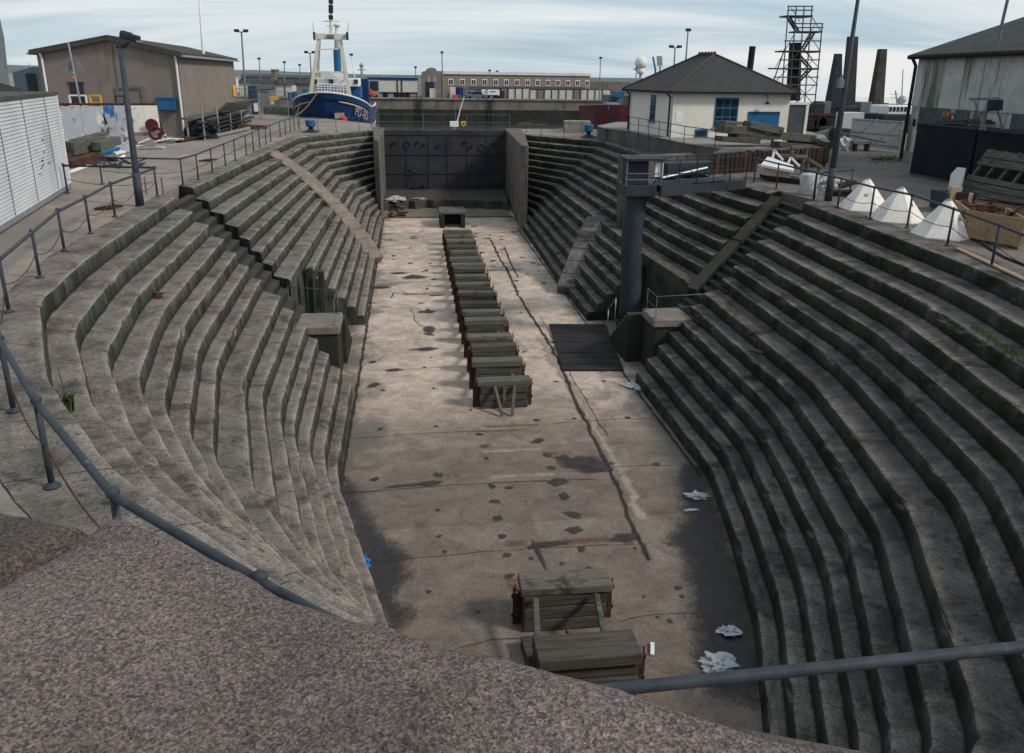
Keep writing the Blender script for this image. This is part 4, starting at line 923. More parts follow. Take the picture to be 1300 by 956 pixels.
for k in range(15):
    s, zz_ = RN.uniform(5.2, 7.8), RN.uniform(.9, 2.1); s = Lc-s if False else RN.uniform(2.2, 4.6)
    p = Vector((*(a+e*s+nn*.042), zz_)); mb.box(p, (.012, RN.uniform(.05, .28), RN.uniform(.01, .03)), rz=math.atan2(e.y, e.x)+1.57)
mb.build('scuff_mark', STAIN, t)
for s_ in (2.0, 4.9, 7.6, 10.4):
    mb = MB(); p = a+e*s_+nn*.03; mb.box((p.x, p.y, (z0c+z1c)/2), (.02, .035, z1c-z0c-.02), rz=math.atan2(e.y, e.x)+1.57); mb.build('cladding_seam', GREYP, t)
# dark roofed hut behind and leaning funnel
hp = At(0, 120, 36); t = thing('felt_roofed_hut', 'hut with curved dark felt roof behind the white cabin', 'hut', (hp.x, 37, 0))
zt = At(20, 121, 36).z; x1 = At(50, 121, 36).x
mb = MB(); mb.prism([(x1-9, 36), (x1, 36), (x1-2.6, 41), (x1-9, 41)], 0, zt); mb.build('wall', WHITEP, t)
mb = MB(); prof_ = [(x1+.1, zt), (x1-.4, zt+.22), (x1-1.4, zt+.5), (x1-3.5, zt+.72), (x1-9, zt+.85), (x1-9, zt)]
mb.extr([(x, 35.8, z) for x, z in prof_], (-2.8, 5.4, 0)); mb.build('roof', FELT, t)
p0, p1 = At(0, 110, 44), At(-7, 44, 44); p2 = At(11, 100, 44)
mb = MB(); mb.tube([(p2.x-.75, 44, 0), (p2.x-.75, 44, p2.z), (At(-6, 44, 44).x, 44, At(-6, 44, 44).z), (At(-16, -20, 44).x, 44, At(-16, -20, 44).z)], [.75, .7, .36, .2], 14)
tag(mb.build('tapered_funnel', GREYP, smooth=False), 'tapered blue grey funnel rising at the far left edge', 'funnel')
# blue shed far left
t = thing('blue_shed', 'low blue grey shed with a dark doorway beyond the roughcast building', 'shed', At(40, 110, 95))
q0, q1, q2 = At(18, 106, 95), At(56, 106, 95), At(42, 85, 95)
x0, x1 = q0.x, q1.x+4
mb = MB(); mb.extr([(x0, 95, -.2), (x1, 95, -.2), (x1, 95, At(56, 88, 95).z), (q2.x, 95, q2.z), (x0, 95, At(18, 92, 95).z)], (0, 12, 0)); mb.build('body', M('blue_grey_sheet', (.05, .09, .115), (.075, .125, .15), .6, .6, .1), t)
d0, d1 = At(33, 93, 94.9), At(47, 104, 94.9); mb = MB(); mb.box(((d0.x+d1.x)/2, 94.95, (d0.z+d1.z)/2-.6), (d1.x-d0.x, .1, d0.z-d1.z+1.2)); mb.build('doorway', RUBBER, t)

# roughcast building
wt = thing('roughcast_building', 'long brown roughcast building with shallow roof at the upper left', 'building', (-20, 72, 0))
YA = 57.9; A_ = G(237, 173, 0); 
Ax, Ay = A_.x, A_.y
eR = At(230, 70, Ay); eL = At(46, 67, Ay+1.0); rdg = At(138, 48, Ay+.5)
Bx, By = eL.x, Ay+1.0
Cx_, Cy_ = G(303, 150, 0).x, G(303, 150, 0).y
ez = eR.z; ezf = At(302, 80, Cy_).z
lv = Vector((Cx_-Ax, Cy_-Ay, 0)); mid_ = Vector(((Ax+Bx)/2, (Ay+By)/2, 0))
zr_ = rdg.z; zl = eL.z
base = [Vector((Ax, Ay, 0)), Vector((Bx, By, 0))]
gab = [base[0], base[0]+Vector((0, 0, ez)), Vector((rdg.x, mid_.y, zr_)), base[1]+Vector((0, 0, zl)), base[1]]
MB().extr(gab, lv).build('wall', HARL, wt)
g_e = (base[1]-base[0]).normalized(); outv = Vector((0, -.35, 0))
roofm = M('mossy_sheet_roof', (.04, .041, .036), (.08, .078, .066), 1.2, .9, .4, 30, stains=[(1.4, (.07, .075, .04), .58, .72, (1, 1, 1))])
mb = MB(); th = Vector((0, 0, .16))
for p, q in ((gab[1]-g_e*.35, gab[2]), (gab[2], gab[3]+g_e*.35)):
    p, q = p+outv+Vector((0, 0, .01)), q+outv+Vector((0, 0, .01)); l2 = lv+Vector((0, .6, 0))
    mb.add([p, q, q+l2, p+l2, p+th, q+th, q+l2+th, p+l2+th], [(3,2,1,0),(4,5,6,7),(0,1,5,4),(1,2,6,5),(2,3,7,6),(3,0,4,7)])
mb.build('roof', roofm, wt)
mb = MB(); mb.bar(gab[1]-g_e*.42+outv+Vector((0, 0, -.06)), gab[1]-g_e*.42+outv+lv+Vector((0, .6, -.06)), .16, .13); mb.bar(gab[3]+g_e*.42+outv+Vector((0, 0, -.06)), gab[3]+g_e*.42+lv+Vector((0, 0, -.06)), .16, .13)
mb.build('gutter', GALV, wt)
mb = MB()
for p, q in ((gab[1]-g_e*.35, gab[2]), (gab[2], gab[3]+g_e*.35)): mb.bar(p+outv*1.02+Vector((0, 0, -.07)), q+outv*1.02+Vector((0, 0, -.07)), .05, .16)
mb.build('bargeboard', M('dark_bargeboard', (.05, .05, .045), (.09, .085, .07), 3), wt)
for p, lab in ((base[0]+g_e*.12, 1), (base[1]-g_e*.35, 2)):
    zt = ez if lab == 1 else zl
    mb = MB(); mb.tube([p+Vector((0, -.12, .05)), p+Vector((0, -.12, zt-.3)), p+Vector((0, -.3, zt-.05))], .075, 8); mb.build('downpipe', WHITEP, wt)
def gx(px, py): d = ray(px, py); tt = (Ay+.5)/d.y; return d.x*tt, CAMZ+d.z*tt
x0, z1 = gx(85, 106); x1, z0 = gx(108, 134)
gdir = g_e
def gpanel(name, mat, xa, xb, za, zb_, th=.06, out=0.0, parent=wt):
    f = lambda x: base[0]+gdir*((x-base[0].x)/gdir.x)
    p = [f(xa)+Vector((0, -out, za)), f(xb)+Vector((0, -out, za)), f(xb)+Vector((0, -out, zb_)), f(xa)+Vector((0, -out, zb_))]
    return MB().extr(p, (0, -th, 0)).build(name, mat, parent)
wq = gpanel('window', DGLASS, x0, x1, z0-.6, z1, .03)
gpanel('frame', M('window_frame', (.03, .03, .035), (.05, .05, .055)), x0-.08, x1+.08, z1, z1+.1, .07, 0, wq)
x0, z1 = gx(147, 109); x1, z0 = gx(186, 134)
dq = gpanel('door_frame', GREYP, x0, x0+.16, 0, z1, .09); gpanel('door_frame', GREYP, x1-.16, x1, 0, z1, .09); gpanel('door_frame', GREYP, x0+.165, x1-.165, z1-.16, z1, .085)
x0, z1 = gx(141, 54); gpanel('wall_joint', M('joint', (.11, .095, .085), (.14, .12, .105)), x0, x0+.09, .0, z1-.2, .015)
x0, z1 = gx(202, 123); x1, z0 = gx(227, 139)
bq = thing('wall_box', 'bright blue metal box fixed to the roughcast gable wall', 'box', base[0]+gdir*((x0+.6-base[0].x)/gdir.x)+Vector((0, -.2, z0)))
gpanel('body', BLUEP, x0, x1, z0, z1-.1, .45, .005, bq); gpanel('lid', BLUEP, x0-.03, x1+.03, z1-.095, z1, .5, .005, bq)
# signs on the long wall near its far corner
ln = lv.normalized(); wn = Vector((ln.y, -ln.x, 0)); wn = wn if wn.x > 0 else -wn
def lw(s, z, o): return base[0]+ln*s+wn*o+Vector((0, 0, z))
Ls = lv.length
def lwall(px, py):
    d = ray(px, py); k = ((base[0]-Vector((0, 0, CAMZ))).dot(wn))/d.dot(wn); p = Vector((0, 0, CAMZ))+d*k; return (p-base[0]).dot(ln), p.z
for lab, mat, (pa, pb), o in (('yellow warning board on the end of the roughcast wall', YEL, ((294, 108), (299, 122)), .05), ('white and blue notice board at the corner of the roughcast building', WHITEP, ((297.5, 100), (302.5, 122.5)), .12)):
    s0, z1 = lwall(*pa); s1, z0 = lwall(*pb); s0, s1 = max(0, s0), min(Ls+.5, s1)
    st_ = thing('notice_board', lab, 'sign', lw((s0+s1)/2, z0, o))
    MB().extr([lw(s0, z0, o), lw(s1, z0, o), lw(s1, z1, o), lw(s0, z1, o)], wn*.05).build('board', mat, st_)
    if mat is WHITEP:
        MB().extr([lw(s0+.05, z0+.03, o+.052), lw(s1-.05, z0+.03, o+.052), lw(s1-.05, z0+(z1-z0)*.26, o+.052), lw(s0+.05, z0+(z1-z0)*.26, o+.052)], wn*.01).build('blue_panel', BLUEP, st_)
        MB().extr([lw(s0+.4, z0+(z1-z0)*.38, o+.052), lw(s1-.4, z0+(z1-z0)*.38, o+.052), lw(s1-.4, z0+(z1-z0)*.6, o+.052), lw(s0+.4, z0+(z1-z0)*.6, o+.052)], wn*.01).build('dark_mark', DARKST, st_)

# leaning lamp post with floodlight
p = G(178, 262); tp_ = At(152.5, 60, p.y+.2)
t = thing('floodlight_post', 'leaning dark lamp post with one floodlight beside the left railing', 'lamp post', p)
mb = MB(); md = p.lerp(tp_, .3); mb.tube([p, md, tp_], [.12, .10, .075], 10); mb.build('pole', IRON, t, smooth=True)
mb = MB(); mb.cyl(p, p.lerp(tp_, .22), .135, .125, 10); mb.build('base_sleeve', IRON, t, smooth=True)
hd = At(165, 46, p.y+.2); mb = MB(); mb.tube([tp_, tp_+Vector((.12, 0, .06)), hd+Vector((-.05, 0, -.18))], .03, 6); mb.tube([tp_+Vector((-.1, 0, 0)), tp_+Vector((.2, 0, .02))], .05, 6); mb.build('bracket', DARKST, t)
mb = MB(); mb.box(hd+Vector((0, 0, -.02)), (.52, .42, .2), ry=.25); mb.box(hd+Vector((-.1, 0, .06)), (.3, .3, .16), ry=.25); mb.build('floodlight', DARKST, t, bevel=.03)
mb = MB(); mb.box(hd+Vector((.12, -.02, -.1)), (.4, .34, .04), ry=.35); mb.build('lens', GALV, t)
# triangular sign
yS = 53.0; tp_ = At(86.5, 54, yS); bp = At(104, 140, yS); bp2 = tp_+(bp-tp_)*(tp_.z/(tp_.z-bp.z))
t = thing('triangular_sign', 'grey triangular sign seen from behind on a leaning pole', 'sign', bp2)
MB().tube([bp2, tp_], .06, 8).build('pole', GALV, t)
tri = [At(x, y, yS+.1) for x, y in ((80, 90), (108, 90), (95, 71))]
MB().extr(tri, (0, .03, 0)).build('triangle_plate', M('back_of_sign', (.15, .165, .18), (.20, .215, .23), 2, .5, .05), t)
a, b = At(91, 92, yS-.08), At(94.5, 98.5, yS-.08); mb = MB(); mb.box((a+b)/2, (abs(b.x-a.x), .03, abs(a.z-b.z))); tg = mb.build('yellow_tag', YEL, t)
mb = MB(); mb.box((a+b)/2+Vector((0, -.02, .01)), (abs(b.x-a.x)*.45, .015, abs(a.z-b.z)*.5)); mb.build('mark', STAIN, tg)

# peeling boards
PEEL = M('peeling_white_blue_paint', (.34, .37, .41), (.44, .46, .49), .7, .75, .25, 20, stains=[(.8, (.62, .58, .52), .53, .58, (1, 1, .5)), (.9, (.03, .13, .32), .56, .60, (1, 1, .6)), (1.3, (.13, .07, .05), .57, .62, (1, 1, .6)), (3, (.12, .10, .09), .62, .70, (2, 2, .25))])
PEELW = M('peeling_white_paint', (.62, .57, .51), (.70, .65, .59), 1, .75, .25, 20, stains=[(1.4, (.22, .13, .09), .56, .64, (1, 1, .4)), (1.2, (.04, .12, .26), .61, .65, (1, 1, 1)), (4, (.2, .15, .12), .62, .7, (2, 2, .3))])
def leanboard(x0, x1, x2, x3, y0, y1, Y, mat, lab, split=1):
    t = thing('painted_board', lab, 'board', G((x2+x3)/2, 178)); t.location.z = 0
    for i in range(split):
        f0, f1 = i/split, (i+1)/split-.008
        p = [At(x2+(x3-x2)*f0, y1, Y-.5), At(x2+(x3-x2)*f1, y1, Y-.5), At(x0+(x1-x0)*f1, y0, Y), At(x0+(x1-x0)*f0, y0, Y)]
        p[0].z = min(p[0].z, .1) if False else p[0].z
        MB().extr(p, (0, .08, 0)).build('panel', mat, t)
    mb = MB(); pp = At(x1-2, y0+3, Y+.2); mb.bar((pp.x, Y+.2, pp.z), (pp.x, Y+1.6, 0), .1, .1); mb.build('prop', WOOD, t)
leanboard(76, 130, 80, 134, 135, 186, 50.5, PEEL, 'widest peeling blue and white board, left one behind the timber stack', 2)
leanboard(130.5, 158, 134.5, 164, 134, 182, 51.5, PEEL, 'peeling pale blue board in the middle of the three', 2)
leanboard(164, 199, 169, 204, 134, 168, 52.5, PEELW, 'peeling white board with a red disc, right one of the three', 2)
rd = At(192.5, 159, 51.8); mb = MB(); mb.tube([rd, rd+Vector((0, .05, 0))], .38, 16); tag(mb.build('red_disc', RED), 'round dark red disc leaning on the peeling white board', 'disc')
rd = At(197.5, 169, 51.2); mb = MB(); mb.tube([rd+Vector((.34*math.cos(a*.524), 0, .34*math.sin(a*.524))) for a in range(13)], .09, 8); tag(mb.build('red_ring', RED), 'dull red ring lying below the red disc', 'ring')
for i, (x, y, lab) in enumerate([(88, 121, 'rusty white barrier frame in front of the dark window'), (114, 121, 'yellow and rusty barrier frame between window and doorway'), (146, 122, 'rusty bent frame by the grey doorway')]):
    c0 = At(x, y, 54); mb = MB(); w_, h_ = [.95, .6, .5][i], [.62, .45, .5][i]
    for dx in (0, w_): mb.bar(c0+Vector((dx, 0, -2.2)), c0+Vector((dx, 0, 0)), .1)
    for dz in (0, -h_): mb.bar(c0+Vector((0, 0, dz)), c0+Vector((w_, 0, dz)), .09)
    tag(mb.build('barrier_frame', [WHITEP, YEL, RUST][i]), lab, 'frame')
p0, p1 = At(76, 131, 53), At(200, 131, 53); mb = MB(); mb.bar(p0-Vector((0, 0, .06)), p1-Vector((0, 0, .06)), .5, .12); mb.bar(Vector((p0.x+.2, 53.3, 0)), Vector((p0.x+.2, 53.3, p0.z-.05)), .15); mb.bar(Vector((p1.x-.2, 53.3, 0)), Vector((p1.x-.2, 53.3, p1.z-.05)), .15)
tag(mb.build('rusty_rack', RUST), 'long rusty rack rail behind the peeling boards', 'rack')

# timber and scrap heaps
def baulk(mb, a, b, w, h): mb.bar(a, b, w, h)
def lone(name, pts, w, h, mat, lab, cat, bev=.02):
    mb = MB(); mb.bar(pts[0], pts[1], w, h); return tag(mb.build(name, mat, bevel=bev), lab, cat)
Yt = 42.0
lone('timber_baulk', (At(86, 189, Yt), At(128, 181, Yt+2)), .75, .62, WOODY, 'thickest grey baulk in the stack beside the white cabin', 'timber')
lone('timber_baulk', (At(122, 186, Yt+.5), At(148, 178, Yt+2.5)), .5, .4, WOODG, 'green tinged baulk at the right of the stack by the cabin', 'timber')
lone('timber_plank', (At(94, 180, Yt+.6), At(131, 170, Yt+2.8)), .5, .2, WOODG, 'flat plank lying on top of the stack by the cabin', 'timber')
lone('timber_plank', (At(88, 199, Yt), At(122, 193, Yt+2)), .6, .35, WOODY, 'grey plank under the thick baulk by the cabin', 'timber')
lone('rusty_beam', (At(86, 211, 39), At(124, 200, 42)), .5, .5, RUST, 'long rusty beam lying below the timber stack by the cabin', 'beam')
lone('white_pipe', (G(89, 221)+Vector((0, 0, .08)), G(112, 213)+Vector((0, 0, .08))), .12, .12, WHITEP, 'white pipe on the ground at the cabin corner', 'pipe')
mb = MB(); mb.tube([At(128, 206, 43), At(142, 205, 43), At(152, 201.5, 43.2), At(158, 198, 43.5)], .09, 8); tag(mb.build('bent_white_pipe', WHITEP, smooth=True), 'bent white pipe beside the left lamp post', 'pipe')
t = thing('blue_skip', 'broken blue and white metal trough behind the lamp post', 'trough', At(142, 198, 45)); t.location.z = 0
mb = MB(); mb.bar(At(120, 196, 45), At(146, 188, 46.5), .7, .12); mb.bar(At(140, 183, 46.4), At(146, 200, 45.4), .3, .1); mb.build('blue_plate', BLUEP, t)
mb = MB(); mb.extr([At(146, 177, 47), At(163, 174, 47), At(164, 192, 46), At(147, 197, 46)], (0, .2, 0)); mb.build('white_plate', PEEL, t)
mb = MB(); mb.bar(At(145, 195, 45.2), At(158, 192, 45.6), .3, .12); mb.build('white_lip', WHITEP, t)
for i in range(16):
    pass
t = thing('scrap_heap', 'dark heap of scrap and rags on the ground by the bent white pipe', 'scrap heap', G(125, 212))
mb = MB()
for i in range(22):
    c = G(RN.uniform(106, 190), RN.uniform(204, 214)); a = RN.uniform(0, 3.1); l = RN.uniform(.2, .7); mb.bar(c+Vector((0, 0, .05)), c+Vector((l*math.cos(a), l*math.sin(a), RN.uniform(.05, .25))), RN.uniform(.05, .14))
o = mb.build('scrap_pieces', DARKST, t); o['kind'] = 'stuff'
for i, (px, py, lab) in enumerate([(183, 190, 'white folded metal frames heaped right of the lamp post'), (203, 182, 'white machine scrap beside the red ring')]):
    c = G(px, py); t = thing('white_scrap', lab, 'scrap', c)
    for j in range(7):
        mb = MB(); a = RN.uniform(-.5, .9); l = RN.uniform(.5, 1.1); q = c+Vector((RN.uniform(-.6, .6), RN.uniform(-.3, .5), RN.uniform(.06, .35))); mb.bar(q, q+Vector((l*math.cos(a), l*math.sin(a)*.6, RN.uniform(-.1, .35))), RN.uniform(.1, .22), .06); mb.build('bar', GALV if j % 2 else WHITEP, t)
lone('rusty_plate', (G(222, 181)+Vector((0, 0, .12)), G(250, 176)+Vector((0, 0, .16))), .9, .14, RUST, 'flat rusty plate lying at the foot of the white downpipe', 'plate')
mb = MB(); mb.tube([G(214, 177), G(213, 166)-Vector((0, 0, 0))], .01, 4) if False else None
# scaffold rack and stack on the right of the building
rk_ = thing('scaffold_rack', 'rack of scaffold tubes and grey boards along the roughcast wall', 'rack', G(280, 172))
c0 = G(250, 178); c1 = G(312, 158)
for i in range(5):
    p = c0.lerp(c1, i/4)
    for s in (-.5, .5):
        mb = MB(); mb.tube([p+Vector((s, 0, 0)), p+Vector((s, 0, 1.7+.3*(i % 2)))], .06, 6); mb.build('upright', GALV, rk_)
for k in range(14):
    z = .25+.28*(k//3); s = -.5+.45*(k % 3); mb = MB(); mb.bar(c0.lerp(c1, RN.uniform(-.05, .2))+Vector((s, 0, z)), c0.lerp(c1, RN.uniform(.75, 1.1))+Vector((s+RN.uniform(-.1, .1), 0, z+RN.uniform(0, .1))), .3, .12); mb.build('board', [WOODY, WOODG, DARKST][k % 3], rk_, bevel=.01)
for k in range(6):
    mb = MB(); mb.bar(At(278+k*2, 142-k*2.2, 62), At(314+k*2, 138-k*2.4, 67), .5-.05*k, .07); mb.build('top_board', WOODY, rk_, bevel=.01)
tp2 = thing('tarpaulin_heap', 'dark tarpaulin covered heap against the roughcast wall corner', 'heap', G(258, 177))
MB().ball(G(257, 176)+Vector((0, .3, .45)), .85, 9, (1.2, 1.0, .9), .5, 4).build('tarpaulin', RUBBER, tp2)
lone('rusty_pipe', (G(300, 165)+Vector((0, 0, .25)), G(338, 163.5)+Vector((0, 0, .12))), .5, .3, RUST, 'rusty brown pipe lying beyond the scaffold rack', 'pipe')
lone('grey_pipe', (G(270, 176)+Vector((0, 0, .15)), G(317, 166)+Vector((0, 0, .2))), .18, .18, GALV, 'long grey pipe in front of the scaffold rack', 'pipe')
mb = Decal(); pool(mb, [G(x, y, .005) for x, y in [(300, 169), (325, 165), (335, 167), (310, 172)]], .005, .4, .15); mb.make('pale_patch', PATCH, bpy.data.objects['quay_ground'])

# mesh gates and fence at the quay end
def mesh_panel(t, a, b, h, nv=16, nh=5, brace=True, mat=GALV, r=.03):
    a, b = Vector(a), Vector(b); mb = MB(); Z = Vector((0, 0, 1))
    for p, q in ((a, a+Z*h), (b, b+Z*h), (a+Z*.1, b+Z*.1), (a+Z*h, b+Z*h), (a+Z*h*.5, b+Z*h*.5)): mb.tube([p, q], r, 6)
    if brace: mb.tube([a+Z*.1, b+Z*h], r*.8, 5)
    mb.build('frame', mat, t)
    mb = MB()
    for i in range(1, nv): p = a.lerp(b, i/nv); mb.tube([p+Z*.1, p+Z*h], .010, 4, False)
    for i in range(1, nh): mb.tube([a+Z*(h*i/nh), b+Z*(h*i/nh)], .010, 4, False)
    mb.build('mesh', mat, t)
g1 = thing('steel_gate', 'grey braced steel mesh gate left of the blue trawler bow', 'gate', G(345, 153))
mesh_panel(g1, G(332, 152), G(367, 153), 2.6, 20, 6)
fe = thing('mesh_fence', 'steel mesh fence with blue sheet between building and gate', 'fence', G(318, 151))
mesh_panel(fe, G(303, 150.5), G(331, 151.5), 2.7, 18, 6, False)
mb = MB(); mb.extr([G(318, 151)+Vector((0, -.05, .4)), G(329, 151.3)+Vector((0, -.05, .4)), G(329, 151.3)+Vector((0, -.05, 3.0)), G(318, 151)+Vector((0, -.05, 3.0))], (0, -.03, 0)); mb.build('blue_sheet', BLUEP, fe)
for nm, (x0, y0, x1, y1), mat, lab in (('notice_board', (341, 121.5, 354, 127), YEL, 'yellow board hung on the steel gate'), ('notice_board', (322, 131, 328, 141.5), WHITEP, 'white notice on the mesh fence'), ('notice_board', (343, 128.5, 348, 132.5), WHITEP, 'small white notice under the yellow board')):
    a, b = At(x0, y0, G(340, 152).y-.25), At(x1, y1, G(340, 152).y-.25); mb = MB(); mb.box((a+b)/2, (b.x-a.x, .05, a.z-b.z)); tag(mb.build(nm, mat), lab, 'sign')
g2 = thing('steel_gate', 'short mesh panel at the quay corner right of the trawler', 'gate', G(473, 163))
mesh_panel(g2, G(471, 163), G(480, 162), 1.7, 8, 4, True, GREYP, .022)
for i, (px, py) in enumerate([(290, 140), (296, 150)]): pass

# navigation marker on the gate
t = thing('gate_marker', 'white box with a thin leaning white pole on top of the dock gate', 'marker', (At(577, 162, 67).x, 67, 0))
a, b = At(571, 154, 67), At(582, 161, 67); mb = MB(); mb.box((a+b)/2, (b.x-a.x, .4, a.z-b.z)); mb.build('box', WHITEP, t, bevel=.02)
MB().tube([At(580, 156, 67), At(584, 140, 67), At(589.5, 122, 67)], [.05, .045, .03], 6).build('pole', WHITEP, t)
MB().tube([At(579, 156, 67), At(577, 131, 67)], .012, 5).build('stay', GALV, t)
mb = MB(); mb.box((At(577, 163, 67)), (.3, .3, abs(a.z-b.z)*.6)); mb.build('foot', GALV, t)
a, b = At(585.5, 154, 67), At(591.5, 161, 67); c = (a+b)/2; t = thing('yellow_marker', 'small yellow shield shaped marker on the dock gate', 'marker', (c.x, 67, 0))
hw_, hh_ = (b.x-a.x)/2, (a.z-b.z)/2
MB().extr([c+Vector((-hw_, 0, hh_)), c+Vector((-hw_, 0, -hh_*.3)), c+Vector((0, 0, -hh_)), c+Vector((hw_, 0, -hh_*.3)), c+Vector((hw_, 0, hh_))], (0, .12, 0)).build('shield', YEL, t)
mb = MB(); mb.tube([c+Vector((0, .06, -hh_)), (c.x, 67.06, -.05)], .03, 6); mb.build('stem', DARKST, t)
mb = MB(); mb.box(c+Vector((0, -.01, .02)), (hw_*.9, .015, hh_*.6)); mb.build('mark', STAIN, t)
MB().tube([(-2.4, 67.8, 1.0), (8.3, 67.8, 1.02)], .02, 5)
t = thing('gate_railing', 'very thin wire railing along the top of the dock gate', 'railing', (3, 67.9, 0))
for zz_ in (.55, 1.15): MB().tube([(-2.3, 67.9, zz_), (8.4, 67.9, zz_)], .016, 5).build('wire', GREYP, t)
for i in range(4): x = -2.3+10.7*i/3; MB().tube([(x, 67.9, -.1), (x, 67.9, 1.15)], .02, 5).build('post', GREYP, t)

# litter and debris
def rag(name, px, py, z, r, mat, lab, sc=(1.3, 1, .35), seed=0, jag=1.1):
    r *= .85
    c = G(px, py, z); mb = MB(); mb.ball(c+Vector((0, 0, r*.22)), r, 10, sc, jag, seed); o = mb.build(name, mat); return tag(o, lab, 'litter')
rag('plastic_bag', 911, 846, ZF, .26, PLASTIC, 'large crumpled clear plastic bag in the wet right corner of the floor', seed=3)
rag('plastic_bag', 885, 631, ZF, .17, PLASTIC, 'small crumpled white bag against the right side of the floor', (1.6, .9, .4), 5)
rag('plastic_bag', 925, 803, ZF, .16, PLASTIC, 'greyish bag fragment lying above the large crumpled bag', (1.2, 1, .3), 6)
rag('plastic_bag', 463, 717, ZF, .17, BLUEPL, 'bright blue plastic bag at the left edge of the floor', (.7, 1.3, .5), 8)
rag('white_rag', 877, 648, ZF, .09, PLASTIC, 'thin white scrap just below the small white bag', (1.9, .5, .2), 9)
t = G(806, 492, ZF); mb = MB(); mb.box(t+Vector((0, 0, .05)), (.3, .62, .03), rz=.5, rx=.06); mb.box(t+Vector((-.22, .1, .04)), (.22, .5, .03), rz=.55, rx=-.05); tag(mb.build('white_paper', PLASTIC), 'white papers lying at the foot of the right hand wall', 'litter')
mb = MB(); c = G(828, 826, ZF); mb.bar(c+Vector((-.04, -.14, .03)), c+Vector((.05, .16, .03)), .07, .03); tag(mb.build('white_stick', WHITEP), 'short white stick on the floor right of the near keel blocks', 'stick')
rag('polythene_heap', 501, 255, ZF+.6, .5, PLASTIC, 'white polythene heap on the left end of the gate sill', (1.8, 1, .4), 12)
rag('polythene_heap', 499, 263, ZF+.15, .42, PLASTIC, 'flattened white polythene below the sill at the left', (1.9, .8, .25), 13)
rag('polythene_scrap', 532, 253, ZF+.62, .25, PLASTIC, 'white scraps on the sill near its middle left', (2, .8, .25), 14)
t = thing('rusty_debris', 'rusty debris heap with orange scraps at the left foot of the sill', 'debris', G(500, 272, ZF))
for i in range(10):
    c = G(RN.uniform(491, 515), RN.uniform(263, 280), ZF); mb = MB(); a = RN.uniform(0, 3); mb.bar(c+Vector((0, 0, .08)), c+Vector((RN.uniform(.3, .8)*math.cos(a), .5*math.sin(a), RN.uniform(.1, .4))), RN.uniform(.08, .25), .1); mb.build('fragment', RUST if i % 3 else WOODR, t)
rag('orange_scrap', 495, 279, ZF+.02, .12, YEL, 'tiny orange scrap beside the rusty debris', seed=15)
rag('brown_rag', 192, 377, -1.12, .2, M('brown_rag_cloth', (.06, .03, .025), (.10, .055, .045), 6), 'brown rag lying on the third step of the left near wall', (1.7, 1, .5), 21)
mb = MB(); c = G(983, 453, -3.02); mb.bar(c+Vector((-.45, .55, .05)), c+Vector((.35, -.55, .05)), .09, .05); tag(mb.build('loose_plank', WOODG), 'thin loose plank lying on a right hand step', 'plank')
def weed(px, py, z, lab, n=26, h=.45, seed=0, tall=True):
    c = G(px, py, z); rr = random.Random(seed); mb = MB()
    for i in range(n):
        a = rr.uniform(0, 6.28); l = h*rr.uniform(.4, 1); b = c+Vector((rr.uniform(-.1, .1), rr.uniform(-.1, .1), 0)); tip = b+Vector((math.cos(a)*l*.45, math.sin(a)*l*.45, l*.8)); md = b.lerp(tip, .5)+Vector((0, 0, l*.2)); s = Vector((-math.sin(a), math.cos(a), 0))*.016
        mb.quad(b-s, b+s, md+s*.9, md-s*.9); mb.quad(md-s*.9, md+s*.9, tip+s*.1, tip-s*.1)
    t = thing('weed', lab, 'weed', c); mb.build('leaves', GRASS, t)
    if tall: MB().tube([c, c+Vector((.01, 0, h*.9)), c+Vector((-.03, .02, h*1.6))], [.012, .01, .006], 5).build('stalk', GRASS, t)
weed(85, 522, -.36, 'tall leafy weed growing from the top left step by the near railing', 36, .42, 1)
weed(1166, 262, 0, 'sprawling weed clump at the corner of the corrugated shed', 70, .5, 2, False) if False else None
mb = MB(); rr = random.Random(5)
line = [G(1226, 470, -.78), G(1243, 490, -.78), G(1262, 512, -.78), G(1285, 530, -.78)]
line = [Vector((11.85, 14.9, -.74)), Vector((11.55, 13.7, -.74)), Vector((11.2, 12.4, -.74))]
for i in range(420):
    k = rr.random()*(len(line)-1); j = int(k); b = line[j].lerp(line[j+1], k-j)+Vector((rr.uniform(-.04, .14), rr.uniform(-.1, .1), 0)); a = rr.uniform(0, 6.28); l = rr.uniform(.06, .22)
    tip = b+Vector((math.cos(a)*l*.6, math.sin(a)*l*.6, l*.7)); s = Vector((-math.sin(a), math.cos(a), 0))*.008; mb.quad(b-s, b+s, tip)
for i in range(160):
    b = Vector((-1.9, 3.9, .0)) + Vector((rr.uniform(0, .9), rr.uniform(-.6, .1), 0)); a = rr.uniform(0, 6.28); l = rr.uniform(.04, .12); tip = b+Vector((math.cos(a)*l*.6, math.sin(a)*l*.6, l*.7)); s = Vector((-math.sin(a), math.cos(a), 0))*.008; mb.quad(b-s, b+s, tip)
o = mb.build('step_grass', GRASS); tag(o, 'strip of rough grass in a joint of the right hand steps', 'grass', kind='stuff')
